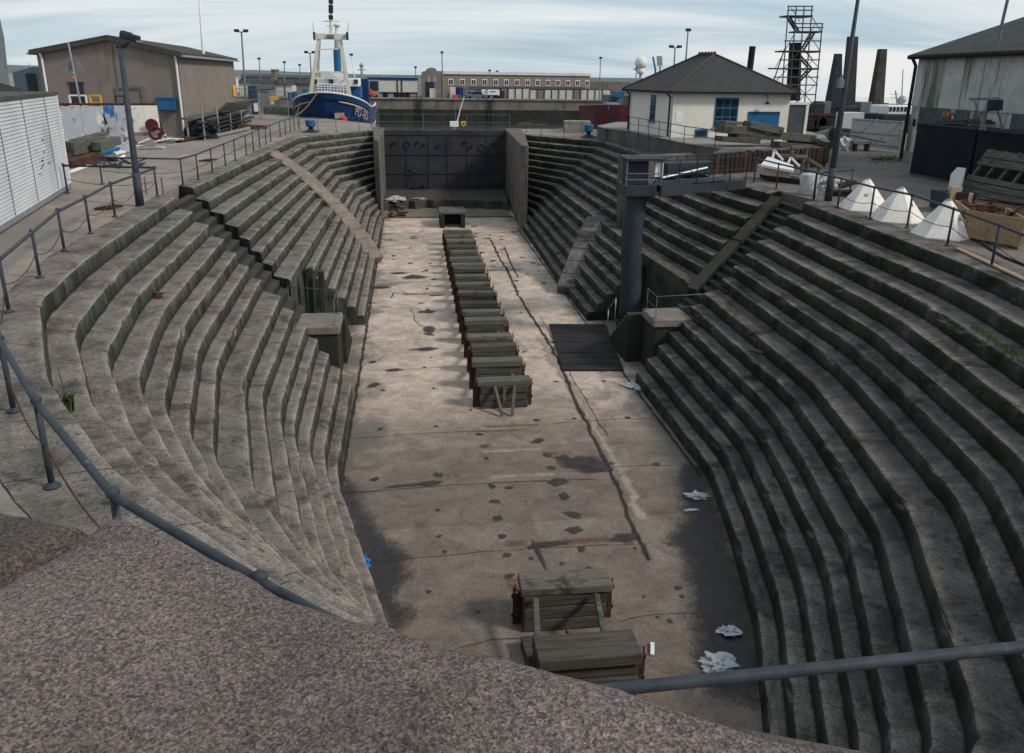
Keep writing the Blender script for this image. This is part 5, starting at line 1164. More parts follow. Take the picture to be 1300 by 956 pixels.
# ------------------------------------------------------------------ right yard
p = G(1051, 255); tp_ = At(1090, -6, p.y)
t = thing('floodlight_post', 'tall leaning grey lamp post beside the white pyramids', 'lamp post', p)
md = p.lerp(tp_, .5); MB().tube([p, md, tp_], [.12, .1, .06], 10).build('pole', IRON, t, smooth=True)
MB().cyl(p, p.lerp(tp_, .17), .14, .13, 10).build('base_sleeve', IRON, t, smooth=True)
mb = MB(); mb.box(tp_+Vector((-.1, 0, .1)), (.55, .35, .14), ry=-.2); mb.build('floodlight', DARKST, t, bevel=.02)
mb = MB(); c = At(1069, 106, p.y); mb.box(c+Vector((-.06, 0, 0)), (.2, .2, .3)); c2 = At(1070, 100, p.y); mb.bar(c2+Vector((-.15, 0, -.05)), c2+Vector((.02, 0, .12)), .06); mb.build('junction_box', GREYP, t)

# corrugated shed
sh = thing('corrugated_shed', 'large stained corrugated shed with dark roof at the right edge', 'shed', (26, 32, 0))
K = G(1147, 204); eav = At(1160, 71, K.y).z
q = Vector((K.x-2.0, K.y-22, 0)); ax = (q-K); ax.z = 0; Lw = ax.length; ax.normalize(); wn_ = Vector((ax.y, -ax.x, 0)); wn_ = wn_ if wn_.x < 0 else -wn_
def corr(z0, z1, s0, s1, off, name, mat, pitch=.22, amp=.035, par=sh):
    n = int((s1-s0)/pitch*5); mb = MB(); L_ = []
    for i in range(n+1):
        s = s0+(s1-s0)*i/n; L_.append(K+ax*s+wn_*(off+amp*math.sin(2*math.pi*s/pitch)))
    for a, b in zip(L_[:-1], L_[1:]): mb.quad((a.x, a.y, z0), (b.x, b.y, z0), (b.x, b.y, z1), (a.x, a.y, z1))
    return mb.build(name, mat, par)
zmid = .55*eav; zpl = .55
corr(zmid-.1, eav, 0, Lw, .06, 'upper_sheeting', ASB); corr(zpl, zmid, 0, Lw, .0, 'lower_sheeting', ASB)
for s0, s1 in ((.9, 3.2), (4.3, 5.6), (6.0, 6.9), (8.8, 11.2)):
    corr(zpl+1.2, zmid-.12, s0, s1, .05, 'rooflight_strip', TRANS)
mb = MB(); a, b = K-wn_*.15, q-wn_*.15; mb.prism([K+wn_*.08, q+wn_*.08, q-wn_*.2, K-wn_*.2], -.02, zpl); mb.build('plinth', CONC, sh)
W_ = 15; rise = 5.2
g0 = [K-wn_*.12, K-wn_*W_]
mb = MB(); mb.quad(K-wn_*.1, K-wn_*W_, K-wn_*W_+Vector((0, 0, eav+rise)), K-wn_*.1+Vector((0, 0, eav))); mb.build('gable_wall', ASB, sh)
mb = MB(); o0 = wn_*.45-ax*.35; P_ = [K+o0+Vector((0, 0, eav-.06)), q+wn_*.45+Vector((0, 0, eav-.06)), q-wn_*W_+Vector((0, 0, eav+rise)), K-wn_*W_-ax*.35+Vector((0, 0, eav+rise))]
mb.add(P_+[v+Vector((0, 0, .12)) for v in P_], [(0,1,2,3),(7,6,5,4),(0,4,5,1),(1,5,6,2),(2,6,7,3),(3,7,4,0)])
rf_ = mb.build('roof', M('dark_sheet_roof', (.035, .036, .038), (.07, .07, .07), 1, .8, .3, 20, stretch=(1, 1, 1)), sh)
nrm = (P_[1]-P_[0]).cross(P_[3]-P_[0]).normalized(); nrm = nrm if nrm.z > 0 else -nrm
for s0, s1, u0, u1 in ((.26, .30, .28, .62), (.40, .45, .25, .6), (.56, .61, .25, .6)):
    f = lambda s, u: P_[0].lerp(P_[1], s).lerp(P_[3].lerp(P_[2], s), u)+nrm*.15
    MB().quad(f(s0, u0), f(s1, u0), f(s1, u1), f(s0, u1)).build('rooflight', M('roof_glazing', (.25, .27, .31), (.33, .35, .39), 2, .4, 0), rf_)
mb = MB(); mb.tube([P_[0]+Vector((0, 0, .0)), P_[1]+Vector((0, 0, .0))], .12, 8); mb.build('gutter', RUBBER, sh)
mb = MB(); c = K+wn_*.16-ax*.05; mb.tube([c+Vector((0, 0, .1)), c+Vector((0, 0, eav-.5)), c+wn_*.25+Vector((0, 0, eav-.1))], .09, 8); mb.build('downpipe', RUBBER, sh)
mb = MB(); c = K-wn_*0+ax*.55+wn_*.05; mb.box(c+Vector((0, 0, 2.1)), (.06, .22, .35)); mb.build('meter_box', RUBBER, sh)
mb = MB(); p0 = At(1273, 26, K.y-6); p1 = At(1281, -8, K.y-6); mb.tube([p0-Vector((0, 0, 1.5)), p0, p1], .07, 8); tag(mb.build('vent_pole', GREYP), 'thin grey pole above the corrugated shed roof', 'pole')
# grass at shed foot
mb = MB(); rr = random.Random(8)
for i in range(260):
    b = G(rr.gauss(1125, 12), rr.gauss(203, 2.2)); a = rr.uniform(0, 6.28); l = rr.uniform(.1, .35); tip = b+Vector((math.cos(a)*l*.6, math.sin(a)*l*.6, l*.6)); s = Vector((-math.sin(a), math.cos(a), 0))*.03; mb.quad(b-s, b+s, tip)
tag(mb.build('weed_patch', GRASS), 'weed patch on the ground at the corner of the corrugated shed', 'weeds', kind='stuff')

# black steel tanks
Bk = G(1154, 222); Bk2 = G(1232, 238.5); Bk3 = Bk+(Bk2-Bk)*2.35
zt = At(1163, 157, Bk.y).z; ax2 = (Bk2-Bk).normalized(); bn = Vector((-ax2.y, ax2.x, 0)); bn = bn if bn.x > 0 else -bn
BLK = M('black_painted_plate', (.006, .009, .014), (.014, .018, .025), .8, .8, .2, 20, stains=[(1.2, (.045, .03, .022), .64, .8, (1, 1, .4))])
for i, (a, b, lab) in enumerate(((Bk, Bk+(Bk2-Bk)*.93, 'black steel tank nearest the shed corner'), (Bk+(Bk2-Bk)*.96, Bk3, 'longer black steel tank behind the leaning slatted frame'))):
    t = thing('steel_tank', lab, 'tank', (a+b)/2)
    mb = MB(); mb.prism([a.xy, b.xy, (b+bn*1.9).xy, (a+bn*1.9).xy], .12, zt); mb.build('body', BLK, t, bevel=.03)
    mb = MB(); mb.prism([(a-bn*.05).xy, (b-bn*.05).xy, (b+bn*.02).xy, (a+bn*.02).xy], zt-.02, zt+.06); mb.build('rim', DARKST, t)
    mb = MB(); mb.prism([a.xy, b.xy, (b+bn*.2).xy, (a+bn*.2).xy], .0, .118); mb.prism([(a+bn*1.6).xy, (b+bn*1.6).xy, (b+bn*1.85).xy, (a+bn*1.85).xy], .0, .118); mb.build('skid', WOOD, t)
# things on the tank
c = At(1201, 145, Bk.y-.5); t = thing('orange_buoy', 'orange ball with a green net on top of the black tanks', 'buoy', (c.x+.6, c.y+.7, zt))
MB().ball(Vector((c.x+.5, c.y+.6, zt+.42)), .22, 8).build('ball', M('orange_plastic', (.6, .14, .03), (.7, .2, .05), 3, .5, 0), t, smooth=True)
mb = MB()
for k in range(9):
    a = k*.7; q0 = Vector((c.x+.4, c.y+.6, zt+.06)); mb.tube([q0+Vector((.55*math.cos(a), .3*math.sin(a), 0)), q0+Vector((.4*math.cos(a), .25*math.sin(a), .4)), q0+Vector((.1*math.cos(a+2), .1*math.sin(a), .62))], .03, 5)
mb.build('net', M('green_net', (.03, .10, .09), (.05, .14, .12), 4), t)
for i, (x0, x1, y, lab) in enumerate(((1178, 1213, 152, 'dark boards stacked on the left black tank'), (1215, 1240, 156, 'dark plank on the joint of the black tanks'))):
    a, b = At(x0, y, Bk.y-.3), At(x1, y, Bk.y-1.2); a.z = b.z = zt+.1; mb = MB(); mb.bar(a+bn*.6, b+bn*.6, .9, .1); mb.bar(a+bn*.8+Vector((0, 0, .11)), b+bn*.5+Vector((0, 0, .11)), .5, .09); tag(mb.build('dark_plank', WOOD), lab, 'plank')
fr = thing('folding_frame', 'grey trestle frame standing on the black tanks', 'trestle', (Bk2.x+.8, Bk2.y, zt))
f0, f1 = At(1220, 126, Bk2.y+.4), At(1259, 125, Bk2.y-1.2)
mb = MB(); mb.bar(f0+bn*.4, f1+bn*.4, .1, .1); mb.build('top_bar', GREYP, fr)
f2, f3 = At(1240, 127, Bk2.y-.2)+bn*.5, At(1258, 140, Bk2.y-1.2)+bn*.5
mb = MB(); mb.extr([f2+Vector((0, 0, 0)), f1+bn*.5+Vector((0, 0, -.02)), f3, f2+Vector((0, 0, -.45))], (.05, .1, 0)); mb.build('plate', DARKST, fr)
mb = MB()
for x0, x1 in ((1224, 1240), (1250, 1262)):
    a = At(x0, 128, Bk2.y-.2)+bn*.45; b = At(x1, 156, Bk2.y-.6)+bn*.45; b.z = zt+.02; mb.bar(a, b, .07)
a = At(1238, 140, Bk2.y-.2)+bn*.45; mb.bar(a, Vector((a.x, a.y, zt+.02)), .16, .1)
mb.build('leg', GREYP, fr)
# leaning slatted frame
r0, r1 = G(1231, 243), G(1300, 254); rz_ = At(1262, 186, r0.y).z
t = thing('slatted_frame', 'big weathered slatted frame leaning on the black tank', 'frame', r0)
r0 = r0-bn*.55; along = ax2.copy(); tv = ax2*.8+bn*.5+Vector((0, 0, rz_))
nf_ = along.cross(tv).normalized(); nf_ = nf_ if nf_.y < 0 else -nf_
for s_ in (0, .3, .6, .9, 1.2, 1.5):
    a = r0+along*(s_*2.6)+nf_*.06; mb = MB(); mb.extr([a, a+along*.13, a+along*.13+tv, a+tv], nf_*.09); mb.build('rail', WOODY, t)
for f0_, f1_ in ((.02, .13), (.15, .27), (.29, .40), (.64, .79), (.81, .97)):
    a = r0-along*.1; mb = MB(); mb.extr([a+tv*f0_, a+tv*f0_+along*4.4, a+tv*f1_+along*4.4, a+tv*f1_], nf_*.055); mb.build('slat', WOODY, t)
mb = MB(); c = G(1229, 244)-bn*.75+along*(-.2); mb.extr([c, c+along*.7+Vector((.1, .1, 0)), c+along*.8+Vector((.15, .2, 1.0)), c+along*.35+Vector((.05, .1, 1.0)), c+Vector((0, 0, .7))], bn*.06); tag(mb.build('board_offcut', WHITEP), 'white panel offcut leaning at the foot of the slatted frame', 'panel')
mb = MB(); mb.tube([G(1242, 254), G(1265, 257)+Vector((0, 0, .05)), G(1300, 262)+Vector((0, 0, .05)), G(1340, 266)], .05, 6); tag(mb.build('black_hose', RUBBER), 'black hose on the ground below the slatted frame', 'hose')
# crate and trailer beside the pyramids
cr = thing('plywood_crate', 'open plywood crate of rusty chain beside the nearest pyramid', 'crate', G(1262, 315))
ca, cb_, = G(1224, 304), G(1296, 318); cc = ca+Vector((.9, 1.9, 0)); cd = cb_+(cc-ca); hz = .75
for nm, p, q in (('side', ca, cb_), ('side', ca, cc), ('side', cb_, cd), ('side', cc, cd)):
    d = (q-p).normalized(); mb = MB(); mb.bar(p+d*.03+Vector((0, 0, .08+hz/2)), q-d*.03+Vector((0, 0, .08+hz/2)), .05, hz); mb.build(nm, PLY, cr)
mb = MB()
for s in (.1, .5, .9): a = ca.lerp(cb_, s); b = cc.lerp(cd, s); mb.bar(a+Vector((0, 0, .04)), b+Vector((0, 0, .04)), .12, .075)
mb.build('bearer', WOOD, cr)
mb = MB(); cen = (ca+cd)/2; mb.ball(cen+Vector((0, 0, .55)), .5, 10, (1.25, 1.2, .45), .5, 9); 
for i in range(26):
    a = RN.uniform(0, 6.28); q0 = cen+Vector((RN.uniform(-.5, .5), RN.uniform(-.6, .6), RN.uniform(.7, .95))); mb.bar(q0, q0+Vector((.25*math.cos(a), .25*math.sin(a), RN.uniform(-.05, .15))), .05)
mb.build('chain_heap', RUST, cr)
tb = G(1203, 271); t = thing('timber_trolley', 'blue green metal trolley with upright boards behind the nearest pyramid', 'trolley', tb)
mb = MB()
for dx, w_ in ((-.05, .06), (1.0, .06)): mb.box(tb+Vector((dx, .5, .38)), (w_, .9, .62), ry=.1 if dx > .5 else -.08)
mb.box(tb+Vector((.48, .95, .36)), (1.0, .06, .6)); mb.box(tb+Vector((.48, .5, .12)), (1.0, .9, .08)); mb.build('tray', M('blue_green_steel', (.02, .035, .045), (.035, .055, .065), 2, .6, .2), t)
a = At(1211, 265, tb.y+.2); b = At(1211, 237, tb.y+.2)
mb = MB(); mb.box(((a.x+b.x)/2, tb.y+.2, (a.z+b.z)/2), (.42, .14, b.z-a.z)); mb.build('board', PINE, t, bevel=.01)
a = At(1229, 262, tb.y+.2); b = At(1229, 245, tb.y+.2); mb = MB(); mb.box(((a.x+b.x)/2, tb.y+.2, (a.z+b.z)/2), (.25, .14, b.z-a.z)); mb.build('board', PINE, t, bevel=.01)
mb = MB(); a = At(1221, 262, tb.y+.1); b = At(1221, 244, tb.y+.1); mb.box(((a.x+b.x)/2, tb.y+.12, (a.z+b.z)/2), (.42, .12, b.z-a.z)); mb.build('black_board', RUBBER, t, bevel=.01)
lone('sawn_plank', (G(1215, 318)+Vector((0, 0, .06)), G(1330, 372)+Vector((0, 0, .06))), .16, .05, PINE, 'long thin plank lying along the coping below the nearest pyramid', 'plank')
mb = MB(); mb.tube([G(1230, 302)+Vector((0, 0, .03)), G(1248, 312)+Vector((0, 0, .03)), G(1275, 328)+Vector((0, 0, .03)), G(1320, 346)+Vector((0, 0, .03))], .03, 6); tag(mb.build('black_cable', RUBBER), 'black cable trailing past the plywood crate', 'cable')
mb = MB(); a = G(1077, 250); mb.bar(a+Vector((-.5, .4, .1)), a+Vector((.2, .1, .12)), .5, .2); mb.bar(a+Vector((-.1, .5, .35)), a+Vector((.5, .6, .5)), .3, .15); tag(mb.build('dark_scrap', RUBBER), 'dark scrap blocks left of the farthest pyramid', 'scrap')
# pink crate with white frames
pc = G(968, 229); t = thing('pink_crate', 'pale pink box topped with white metal frames by the right stair', 'crate', pc)
e_ = (G(1002, 233)-pc); e_.z = 0; wv = Vector((.25, 1.3, 0))
PINK = M('faded_pink_paint', (.42, .26, .22), (.56, .40, .34), 2, .8, .2, 30, stains=[(3, (.5, .14, .08), .62, .72, (1, 1, .4)), (2, (.6, .56, .52), .6, .72, (1, 1, 1))])
zc = At(968, 212, pc.y).z
mb = MB(); mb.prism([pc.xy, (pc+e_).xy, (pc+e_+wv).xy, (pc+wv).xy], .22, zc); mb.build('box', PINK, t, bevel=.02)
mb = MB(); mb.prism([(pc+e_*.15-wv*.05).xy, (pc+e_*1.5).xy, (pc+e_*1.5+wv).xy, (pc+wv+e_*.15).xy], .02, .215); mb.build('pallet', RUBBER, t)
mb = MB(); s0 = pc+Vector((-.2, -.1, zc+.02)); mb.extr([s0, s0+e_*1.15+Vector((0, -.2, -.1)), s0+e_*1.35+wv*.5+Vector((0, 0, .05)), s0+e_*.45+wv*.8+Vector((0, 0, .3))], (0, 0, .1)); mb.build('white_sheet', WHITEP, t)
for (pa, pb, pcx) in (((979, 208), (983, 191), (994, 203)), ((998, 212), (1004, 200), (1015, 211))):
    mb = MB(); a, b, c = (At(*q_, pc.y+.3) for q_ in (pa, pb, pcx)); mb.bar(a, b, .09); mb.bar(b, c, .09); mb.build('white_frame', WHITEP, t)
for i, (x0, y0, x1, y1, mt, lab) in enumerate([(990, 197.5, 1024, 199, WOODT, 'pale board lying behind the pink crate'), (1000, 204, 1024, 206, WOODR, 'brown plank right of the pink crate'), (1025, 202, 1042, 212, WOODG, 'lichened log end right of the pink crate'), (1004, 187, 1027, 186, WOODT, 'narrow pale batten on the timber wall')]):
    a, b = At(x0, y0, pc.y+1.6+i*.3), At(x1, y1, pc.y+1.8+i*.3); mb = MB(); mb.bar(a, b, .2, .14); 
    for q_ in (a.lerp(b, .1), a.lerp(b, .9)): mb.bar((q_.x, q_.y, 0), (q_.x, q_.y, q_.z-.08), .12)
    tag(mb.build('board_pile', mt, bevel=.01), lab, 'board')
# white drum and netting beside the post
c = G(1025, 247); t = thing('white_drum', 'white drum with wire netting at the foot of the lamp post', 'drum', c)
MB().lathe(c, [(.001, 0), (.34, 0), (.36, .05), (.33, .4), (.36, .75), (.3, .8), (.001, .8)], 16).build('drum', PLASTIC, t, smooth=True)
mb = MB()
for k in range(12): a = k*.52; q0 = c+Vector((.75, .1, .1)); mb.tube([q0+Vector((.4*math.cos(a), .3*math.sin(a), 0)), q0+Vector((.3*math.cos(a+.5), .25*math.sin(a+.5), .4)), q0+Vector((.1*math.cos(a+1), .1*math.sin(a+1), .7))], .012, 4)
mb.build('netting', GALV, t)
rag('white_sacking', 1045, 236, 0, .45, PLASTIC, 'white sacking bundle behind the leaning right lamp post', (1.6, 1, .6), 31)

# beams on the terrace in front of the house
Yb = 38.5
def bm_(x0, y0, x1, y1, Y0, Y1, w_, h_, mt, lab): lone('timber_beam', (At(x0, y0, Y0), At(x1, y1, Y1)), w_, h_, mt, lab, 'timber')
bm_(913, 163, 966, 167, 39.6, 40.2, .8, .42, WOODY, 'large grey beam, upper left of the stack before the house')
bm_(914, 155, 950, 157, 40.2, 40.6, .9, .16, WOODG, 'thin plank on top of the beam stack before the house')
bm_(948, 158, 990, 166, 39.8, 40.2, .7, .36, WOODG, 'tapered beam at the right of the stack before the house')
bm_(912, 176, 960, 179, 39.6, 40.0, .8, .25, WOOD, 'dark lower beam of the stack before the house')
bm_(930, 171, 985, 174, 39.9, 40.4, .9, .28, WOOD, 'dark middle beam of the stack before the house')
bm_(985, 172, 1030, 176, 41, 42, .7, .4, WOODY, 'grey beam right of the stack toward the barge')
bm_(984, 183, 1028, 187, 39.4, 40.6, .6, .3, WOOD, 'dark beam on the ground behind the timber wall')
for i, (x, y, lab) in enumerate([(1000, 176, 'tangled dark scrap right of the beam stack'), (1024, 182, 'low dark scrap before the grey drainage pipe')]):
    t = thing('scrap_heap', lab, 'scrap heap', At(x, y, 42)); t.location.z = 0; c = At(x, y+4, 42); mb = MB()
    for k in range(18): a = RN.uniform(0, 6.28); q0 = c+Vector((RN.uniform(-1.2, 1.2), RN.uniform(-.5, .5), RN.uniform(-.2, .3))); mb.bar(q0, q0+Vector((.7*math.cos(a), .3*math.sin(a), RN.uniform(-.2, .2))), RN.uniform(.08, .25))
    mb.box((c.x, c.y, c.z/2-.1), (2.2, 1, max(.2, c.z))); o = mb.build('scrap_pieces', WOOD, t); o['kind'] = 'stuff'
mb = MB(); a = At(979, 182, 40); b = At(983, 162, 40); mb.tube([Vector((a.x, a.y, .9)), a, b], .02, 6); tag(mb.build('red_rod', REDB), 'thin red rod standing in the beam stack', 'rod')
mb = MB(); c = At(986, 180, 40); mb.box(c, (.45, .35, .22)); mb.box(c-Vector((0, 0, .35)), (.3, .3, .5)); tag(mb.build('white_tub', WHITEP), 'small white tub among the beams', 'tub')
# pipe, sack, bin, gate
c = G(1040, 189); mb = MB(); a, b = At(1035, 181, c.y), At(1058, 175, c.y-1); mb.tube([a, b], .62, 16, False); mb.tube([a, b], .52, 16, False); o = tag(mb.build('drainage_pipe', GREYP, smooth=True), 'fat grey drainage pipe with blue paint beyond the timber wall', 'pipe')
rag('white_sack', 1072, 191, 0, .75, PLASTIC, 'large white rubble sack right of the drainage pipe', (1, .8, 1.0), 41, .5)
c = G(1092, 192); t = thing('small_bench', 'low dark blue bench on the yard', 'bench', c); mb = MB(); mb.box(c+Vector((0, 0, .55)), (1.2, .5, .18)); mb.build('seat', GREYP, t); 
for dx in (-.4, .4): mb = MB(); mb.box(c+Vector((dx, 0, .23)), (.15, .4, .46)); mb.build('leg', DARKST, t)
c = G(1082, 188); mb = MB(); a = At(1086, 148, c.y+2); mb.box((a.x-.4, c.y+2, 1.1), (1.5, 1.0, 2.2)); t = tag(mb.build('white_cabinet', M('dirty_white_cabinet', (.42, .43, .43), (.55, .55, .55), 1.5, .6, .1, 20, stains=[(1, (.08, .16, .11), .62, .7, (1, 1, .5))]), bevel=.03), 'dirty white cabinet beside the palisade gate', 'cabinet')
c0, c1 = G(1060, 186), G(1110, 193); c0 = c0+Vector((0, 2, 0)); c1 = c1+Vector((0, 3.5, 0)); mb = MB(); mb.bar(c0+Vector((0, 0, .6)), c1+Vector((0, 0, .6)), .5, 1.2); tag(mb.build('concrete_barrier', CONCD), 'low dark concrete barrier below the palisade gate', 'barrier')
pg = thing('palisade_gate', 'grey steel palisade gate left of the corrugated shed', 'gate', G(1115, 193))
g0_, g1_ = G(1078, 187), G(1141, 194); hg = At(1110, 152, (g0_.y+g1_.y)/2).z
for i in range(34):
    p = g0_.lerp(g1_, i/33); mb = MB(); mb.box((p.x, p.y, hg/2+.05), (.10, .04, hg-.1)); mb.build('pale', GALV, pg)
mb = MB()
for z in (.35, hg*.55, hg*.97): mb.bar(g0_+Vector((0, .05, z)), g1_+Vector((0, .05, z)), .06)
m1 = g0_.lerp(g1_, .5); mb.bar(g0_+Vector((0, .06, .3)), m1+Vector((0, .06, hg)), .06); mb.bar(m1+Vector((0, .06, .3)), g1_+Vector((0, .06, hg)), .06); mb.build('frame', GALV, pg)
lone('swing_barrier', (At(1062, 168, 46), At(1125, 181, 44)), .14, .1, GREYP, 'long grey swing pole across the yard before the palisade gate', 'pole')
mb = Decal(); pool(mb, [G(x, y, .004) for x, y in [(1180, 262), (1300, 275), (1300, 262), (1215, 246)]], .004, .9, .2); mb.make('rusty_ground_stain', RUSTST, bpy.data.objects['quay_ground'])

# ------------------------------------------------------------------ boats and barge
def hull_mesh(mb, secs):
    n = len(secs[0]); vs = [p for s in secs for p in s]; fs = [(i*n+j, i*n+j+1, (i+1)*n+j+1, (i+1)*n+j) for i in range(len(secs)-1) for j in range(n-1)]
    mb.add(vs, fs); return mb
bx, by = At(411, 120, 83.5).x, 83.5
tr = thing('trawler', 'blue and white trawler with white gantry moored beyond the left quay', 'fishing boat', (bx, by+10, -3.3))
zbow = At(411, 117.5, by).z
secs = []; NS = 14; sheer = []
yys = [0, .12, .4, .9, 1.6, 2.5, 3.6, 5, 7, 9, 12, 15, 19, 23]
halfb = [0.0, .7, 1.35, 2.0, 2.6, 3.1, 3.5, 3.8, 3.95, 4.0, 4.0, 4.0, 3.9, 3.6]
for i in range(NS):
    yy = yys[i]; xo = bx+.02*yy-.2*0; f = max(0, 1-yy/9.5); zt_ = .72+(zbow-.72)*f**1.5
    hb_ = halfb[i]; wl = hb_*(.45+.5*min(1, yy/9)); row = []
    prof_ = [(-hb_, zt_), (-hb_*.985, zt_-.5), (-(hb_*.9+wl*.1), zt_-1.2), (-(hb_*.5+wl*.5), -1.1), (-wl, -2.6), (-wl*.8, -3.8), (0, -4.4)]
    bowr = -1.0*max(0, 1-yy/4)
    for k, (x, z) in enumerate(prof_): row.append(Vector((xo+x, by+yy+(0 if yy > 6 else (zt_-z)*.34*(1-yy/6)), z)))
    row += [Vector((2*xo-v.x, v.y, v.z)) for v in row[-2::-1]]
    secs.append(row); sheer.append((Vector((xo-hb_, by+yy, zt_)), Vector((xo+hb_, by+yy, zt_))))
hl = hull_mesh(MB(), secs).build('hull', HULL, tr, smooth=True)
mb = MB(); mb.tube([s[0]+Vector((0, 0, .03)) for s in sheer[::-1]]+[s[1]+Vector((0, 0, .03)) for s in sheer], .085, 6); mb.build('gunwale', WHITEP, tr)
for zk, nm, mt, r in ((.46, 'rubbing_strake', WHITEP, .06), ):
    L_ = [v[4]*0+v[3].lerp(v[4], .12)+(v[3]-v[9]).normalized()*.05 for v in secs]; R_ = [v[9].lerp(v[8], .12)+(v[9]-v[3]).normalized()*.05 for v in secs]
    mb = MB(); mb.tube(L_[::-1]+R_, r, 6); mb.build(nm, mt, tr)
for side in (0, 1):
    pts = [(v[1] if side == 0 else v[11]).lerp(v[2] if side == 0 else v[10], .4)+Vector((-.06 if side == 0 else .06, -.06, 0)) for v in secs[2:8]]
    mb = MB(); mb.tube(pts, [.05, .08, .08, .08, .06, .02], 5); mb.build('bow_flash', M('cream_flash', (.45, .36, .25), (.55, .46, .34)), tr)
mb = MB()
for a, b in zip(sheer[:-1], sheer[1:]): mb.quad(a[0]-Vector((0, 0, .55)), a[1]-Vector((0, 0, .55)), b[1]-Vector((0, 0, .55)), b[0]-Vector((0, 0, .55)))
mb.build('deck', GREYP, tr)
def T(x, y, Y): return At(x, y, Y)
Yg = 90.0
mb = MB()
for xa, xb in ((392, 405), (445, 431.5)):
    p, q_ = T(xa, 118, Yg), T(xb, 46, Yg); mb.bar(p-Vector((0, 0, 1)), q_, .34, .34); mb.bar(p+Vector((.5 if xa < 420 else -.5, 2.2, -1)), q_+Vector((0, .5, 0)), .22)
    for k in range(9): a = p.lerp(q_, k/9); b = (p+Vector((.5 if xa < 420 else -.5, 2.2, -1))).lerp(q_+Vector((0, .5, 0)), k/9); mb.bar(a, b, .07)
a, b = T(398, 46, Yg), T(440, 47, Yg); mb.bar(a, b, .5, .55); mb.bar(T(398, 91, Yg), T(439, 92, Yg), .16, .16); mb.bar(T(396, 99, Yg), T(441, 99, Yg), .1, .1); mb.bar(T(405, 63, Yg), T(434, 62, Yg), .12)
mb.build('gantry', CREAM, tr)
for x0 in (399, 441):
    a, b = T(x0-1.5, 40.5, Yg-.2), T(x0+1.5, 51, Yg-.2); mb = MB(); mb.box((a+b)/2, (b.x-a.x, .7, a.z-b.z)); mb.build('hanging_block', DARKST, tr, bevel=.05)
a, b = T(415, 44, Yg-.35), T(424, 49, Yg-.35); mb = MB(); mb.box((a+b)/2, (b.x-a.x, .3, a.z-b.z)); mb.build('gantry_light', GREYP, tr)
mb = MB(); mb.tube([T(420, 46, Yg), T(420, 10, Yg), T(419.5, -16, Yg)], [.16, .12, .09], 8)
for y, w_ in ((27, 11), (33, 6), (20, 3)): mb.tube([T(420-w_, y, Yg), T(420+w_, y, Yg)], .05, 6)
mb.tube([T(427, 46, Yg), T(427, 32, Yg)], .14, 8); mb.ball(T(428, 32, Yg), .36, 6, (1, 1, .6))
for x in (398.5, 441.5): mb.tube([T(x, 42, Yg), T(x-1.2 if x < 420 else x+1, 29, Yg)], .06, 6)
mb.build('mast', CREAM, tr)
mb = MB()
for y in (2, 9, 14, 22): mb.box(T(420, y, Yg-.1), (.45, .3, .4))
mb.build('mast_lamp', DARKST, tr)
a, b = T(422.5, 62, Yg+3), T(434, 91, Yg+3); mb = MB(); mb.cyl(((a.x+b.x)/2, Yg+3, b.z-1.5), ((a.x+b.x)/2, Yg+3, a.z), (b.x-a.x)/2*1.02, (b.x-a.x)/2*.92, 14); mb.build('funnel', BLUEP, tr)
a, b = T(425, 50, Yg+3), T(430, 62, Yg+3); mb = MB(); mb.cyl(((a.x+b.x)/2, Yg+3, b.z), ((a.x+b.x)/2, Yg+3, a.z), .3, .22, 10); mb.build('exhaust', GALV, tr)
a, b = T(398, 99, Yg+2), T(456, 110, Yg+2); mb = MB(); mb.box(((a.x+b.x)/2, Yg+3.5, (a.z+b.z)/2), (b.x-a.x, 5, a.z-b.z+.02)); 
a2, b2 = T(407, 91, Yg+2.5), T(437, 99, Yg+2.5); mb.box(((a2.x+b2.x)/2, Yg+4, (a2.z+b2.z)/2), (b2.x-a2.x, 4, a2.z-b2.z)); mb.build('wheelhouse', WHITEP, tr, bevel=.08)
for x in (399, 419.5, 451): mb = MB(); mb.box(T(x+1, 103.5, Yg+.95), (.42, .08, .45)); mb.build('window', DGLASS, tr)
a, b = T(443, 110, Yg+2.2), T(458, 124, Yg+2.2); mb = MB(); mb.box(((a.x+b.x)/2, Yg+4, (a.z+b.z)/2), (b.x-a.x, 4, a.z-b.z)); mb.build('blue_deckhouse', BLUEP, tr)
mb = MB()
for x in (447, 450.5, 454): mb.box(T(x, 112.5, Yg+2.1), (.22, .06, .5))
mb.build('window', DGLASS, tr)
mb = MB(); a, b = T(456, 100, Yg+8), T(468, 116, Yg+8); mb.box(((a.x+b.x)/2, Yg+9, (a.z+b.z)/2-.6), (b.x-a.x, 2, a.z-b.z+1.2)); mb.build('stern_gantry', HULL, tr)
mb = MB(); p = T(459.5, 98, Yg+8); mb.tube([p, p+Vector((0, 0, 1.2))], .14, 8); mb.ball(p+Vector((0, 0, 1.3)), .25, 6); mb.tube([p+Vector((-.5, 0, .8)), p+Vector((.5, 0, .8))], .05, 5); mb.build('stern_mast', GALV, tr)
mb = MB()
for x in range(404, 442, 4): p = T(x, 115, 86.5); mb.tube([p-Vector((0, 0, .5)), p+Vector((0, 0, .75))], .04, 5)
for dy in (106.5, 109.5, 112.5): mb.tube([T(402, dy, 86.5), T(441, dy+1.5, 86.5)], .045, 5)
mb.build('bow_rail', WHITEP, tr)
for k, (x0, x1, y0, y1) in enumerate(((406, 415, 108, 114), (420, 428, 109, 115), (384, 391, 113, 118))):
    a, b = T(x0, y0, 88), T(x1, y1, 88); mb = MB(); mb.box((a+b)/2, (b.x-a.x, 1, a.z-b.z)); mb.build('deck_box', BLUEP, tr)
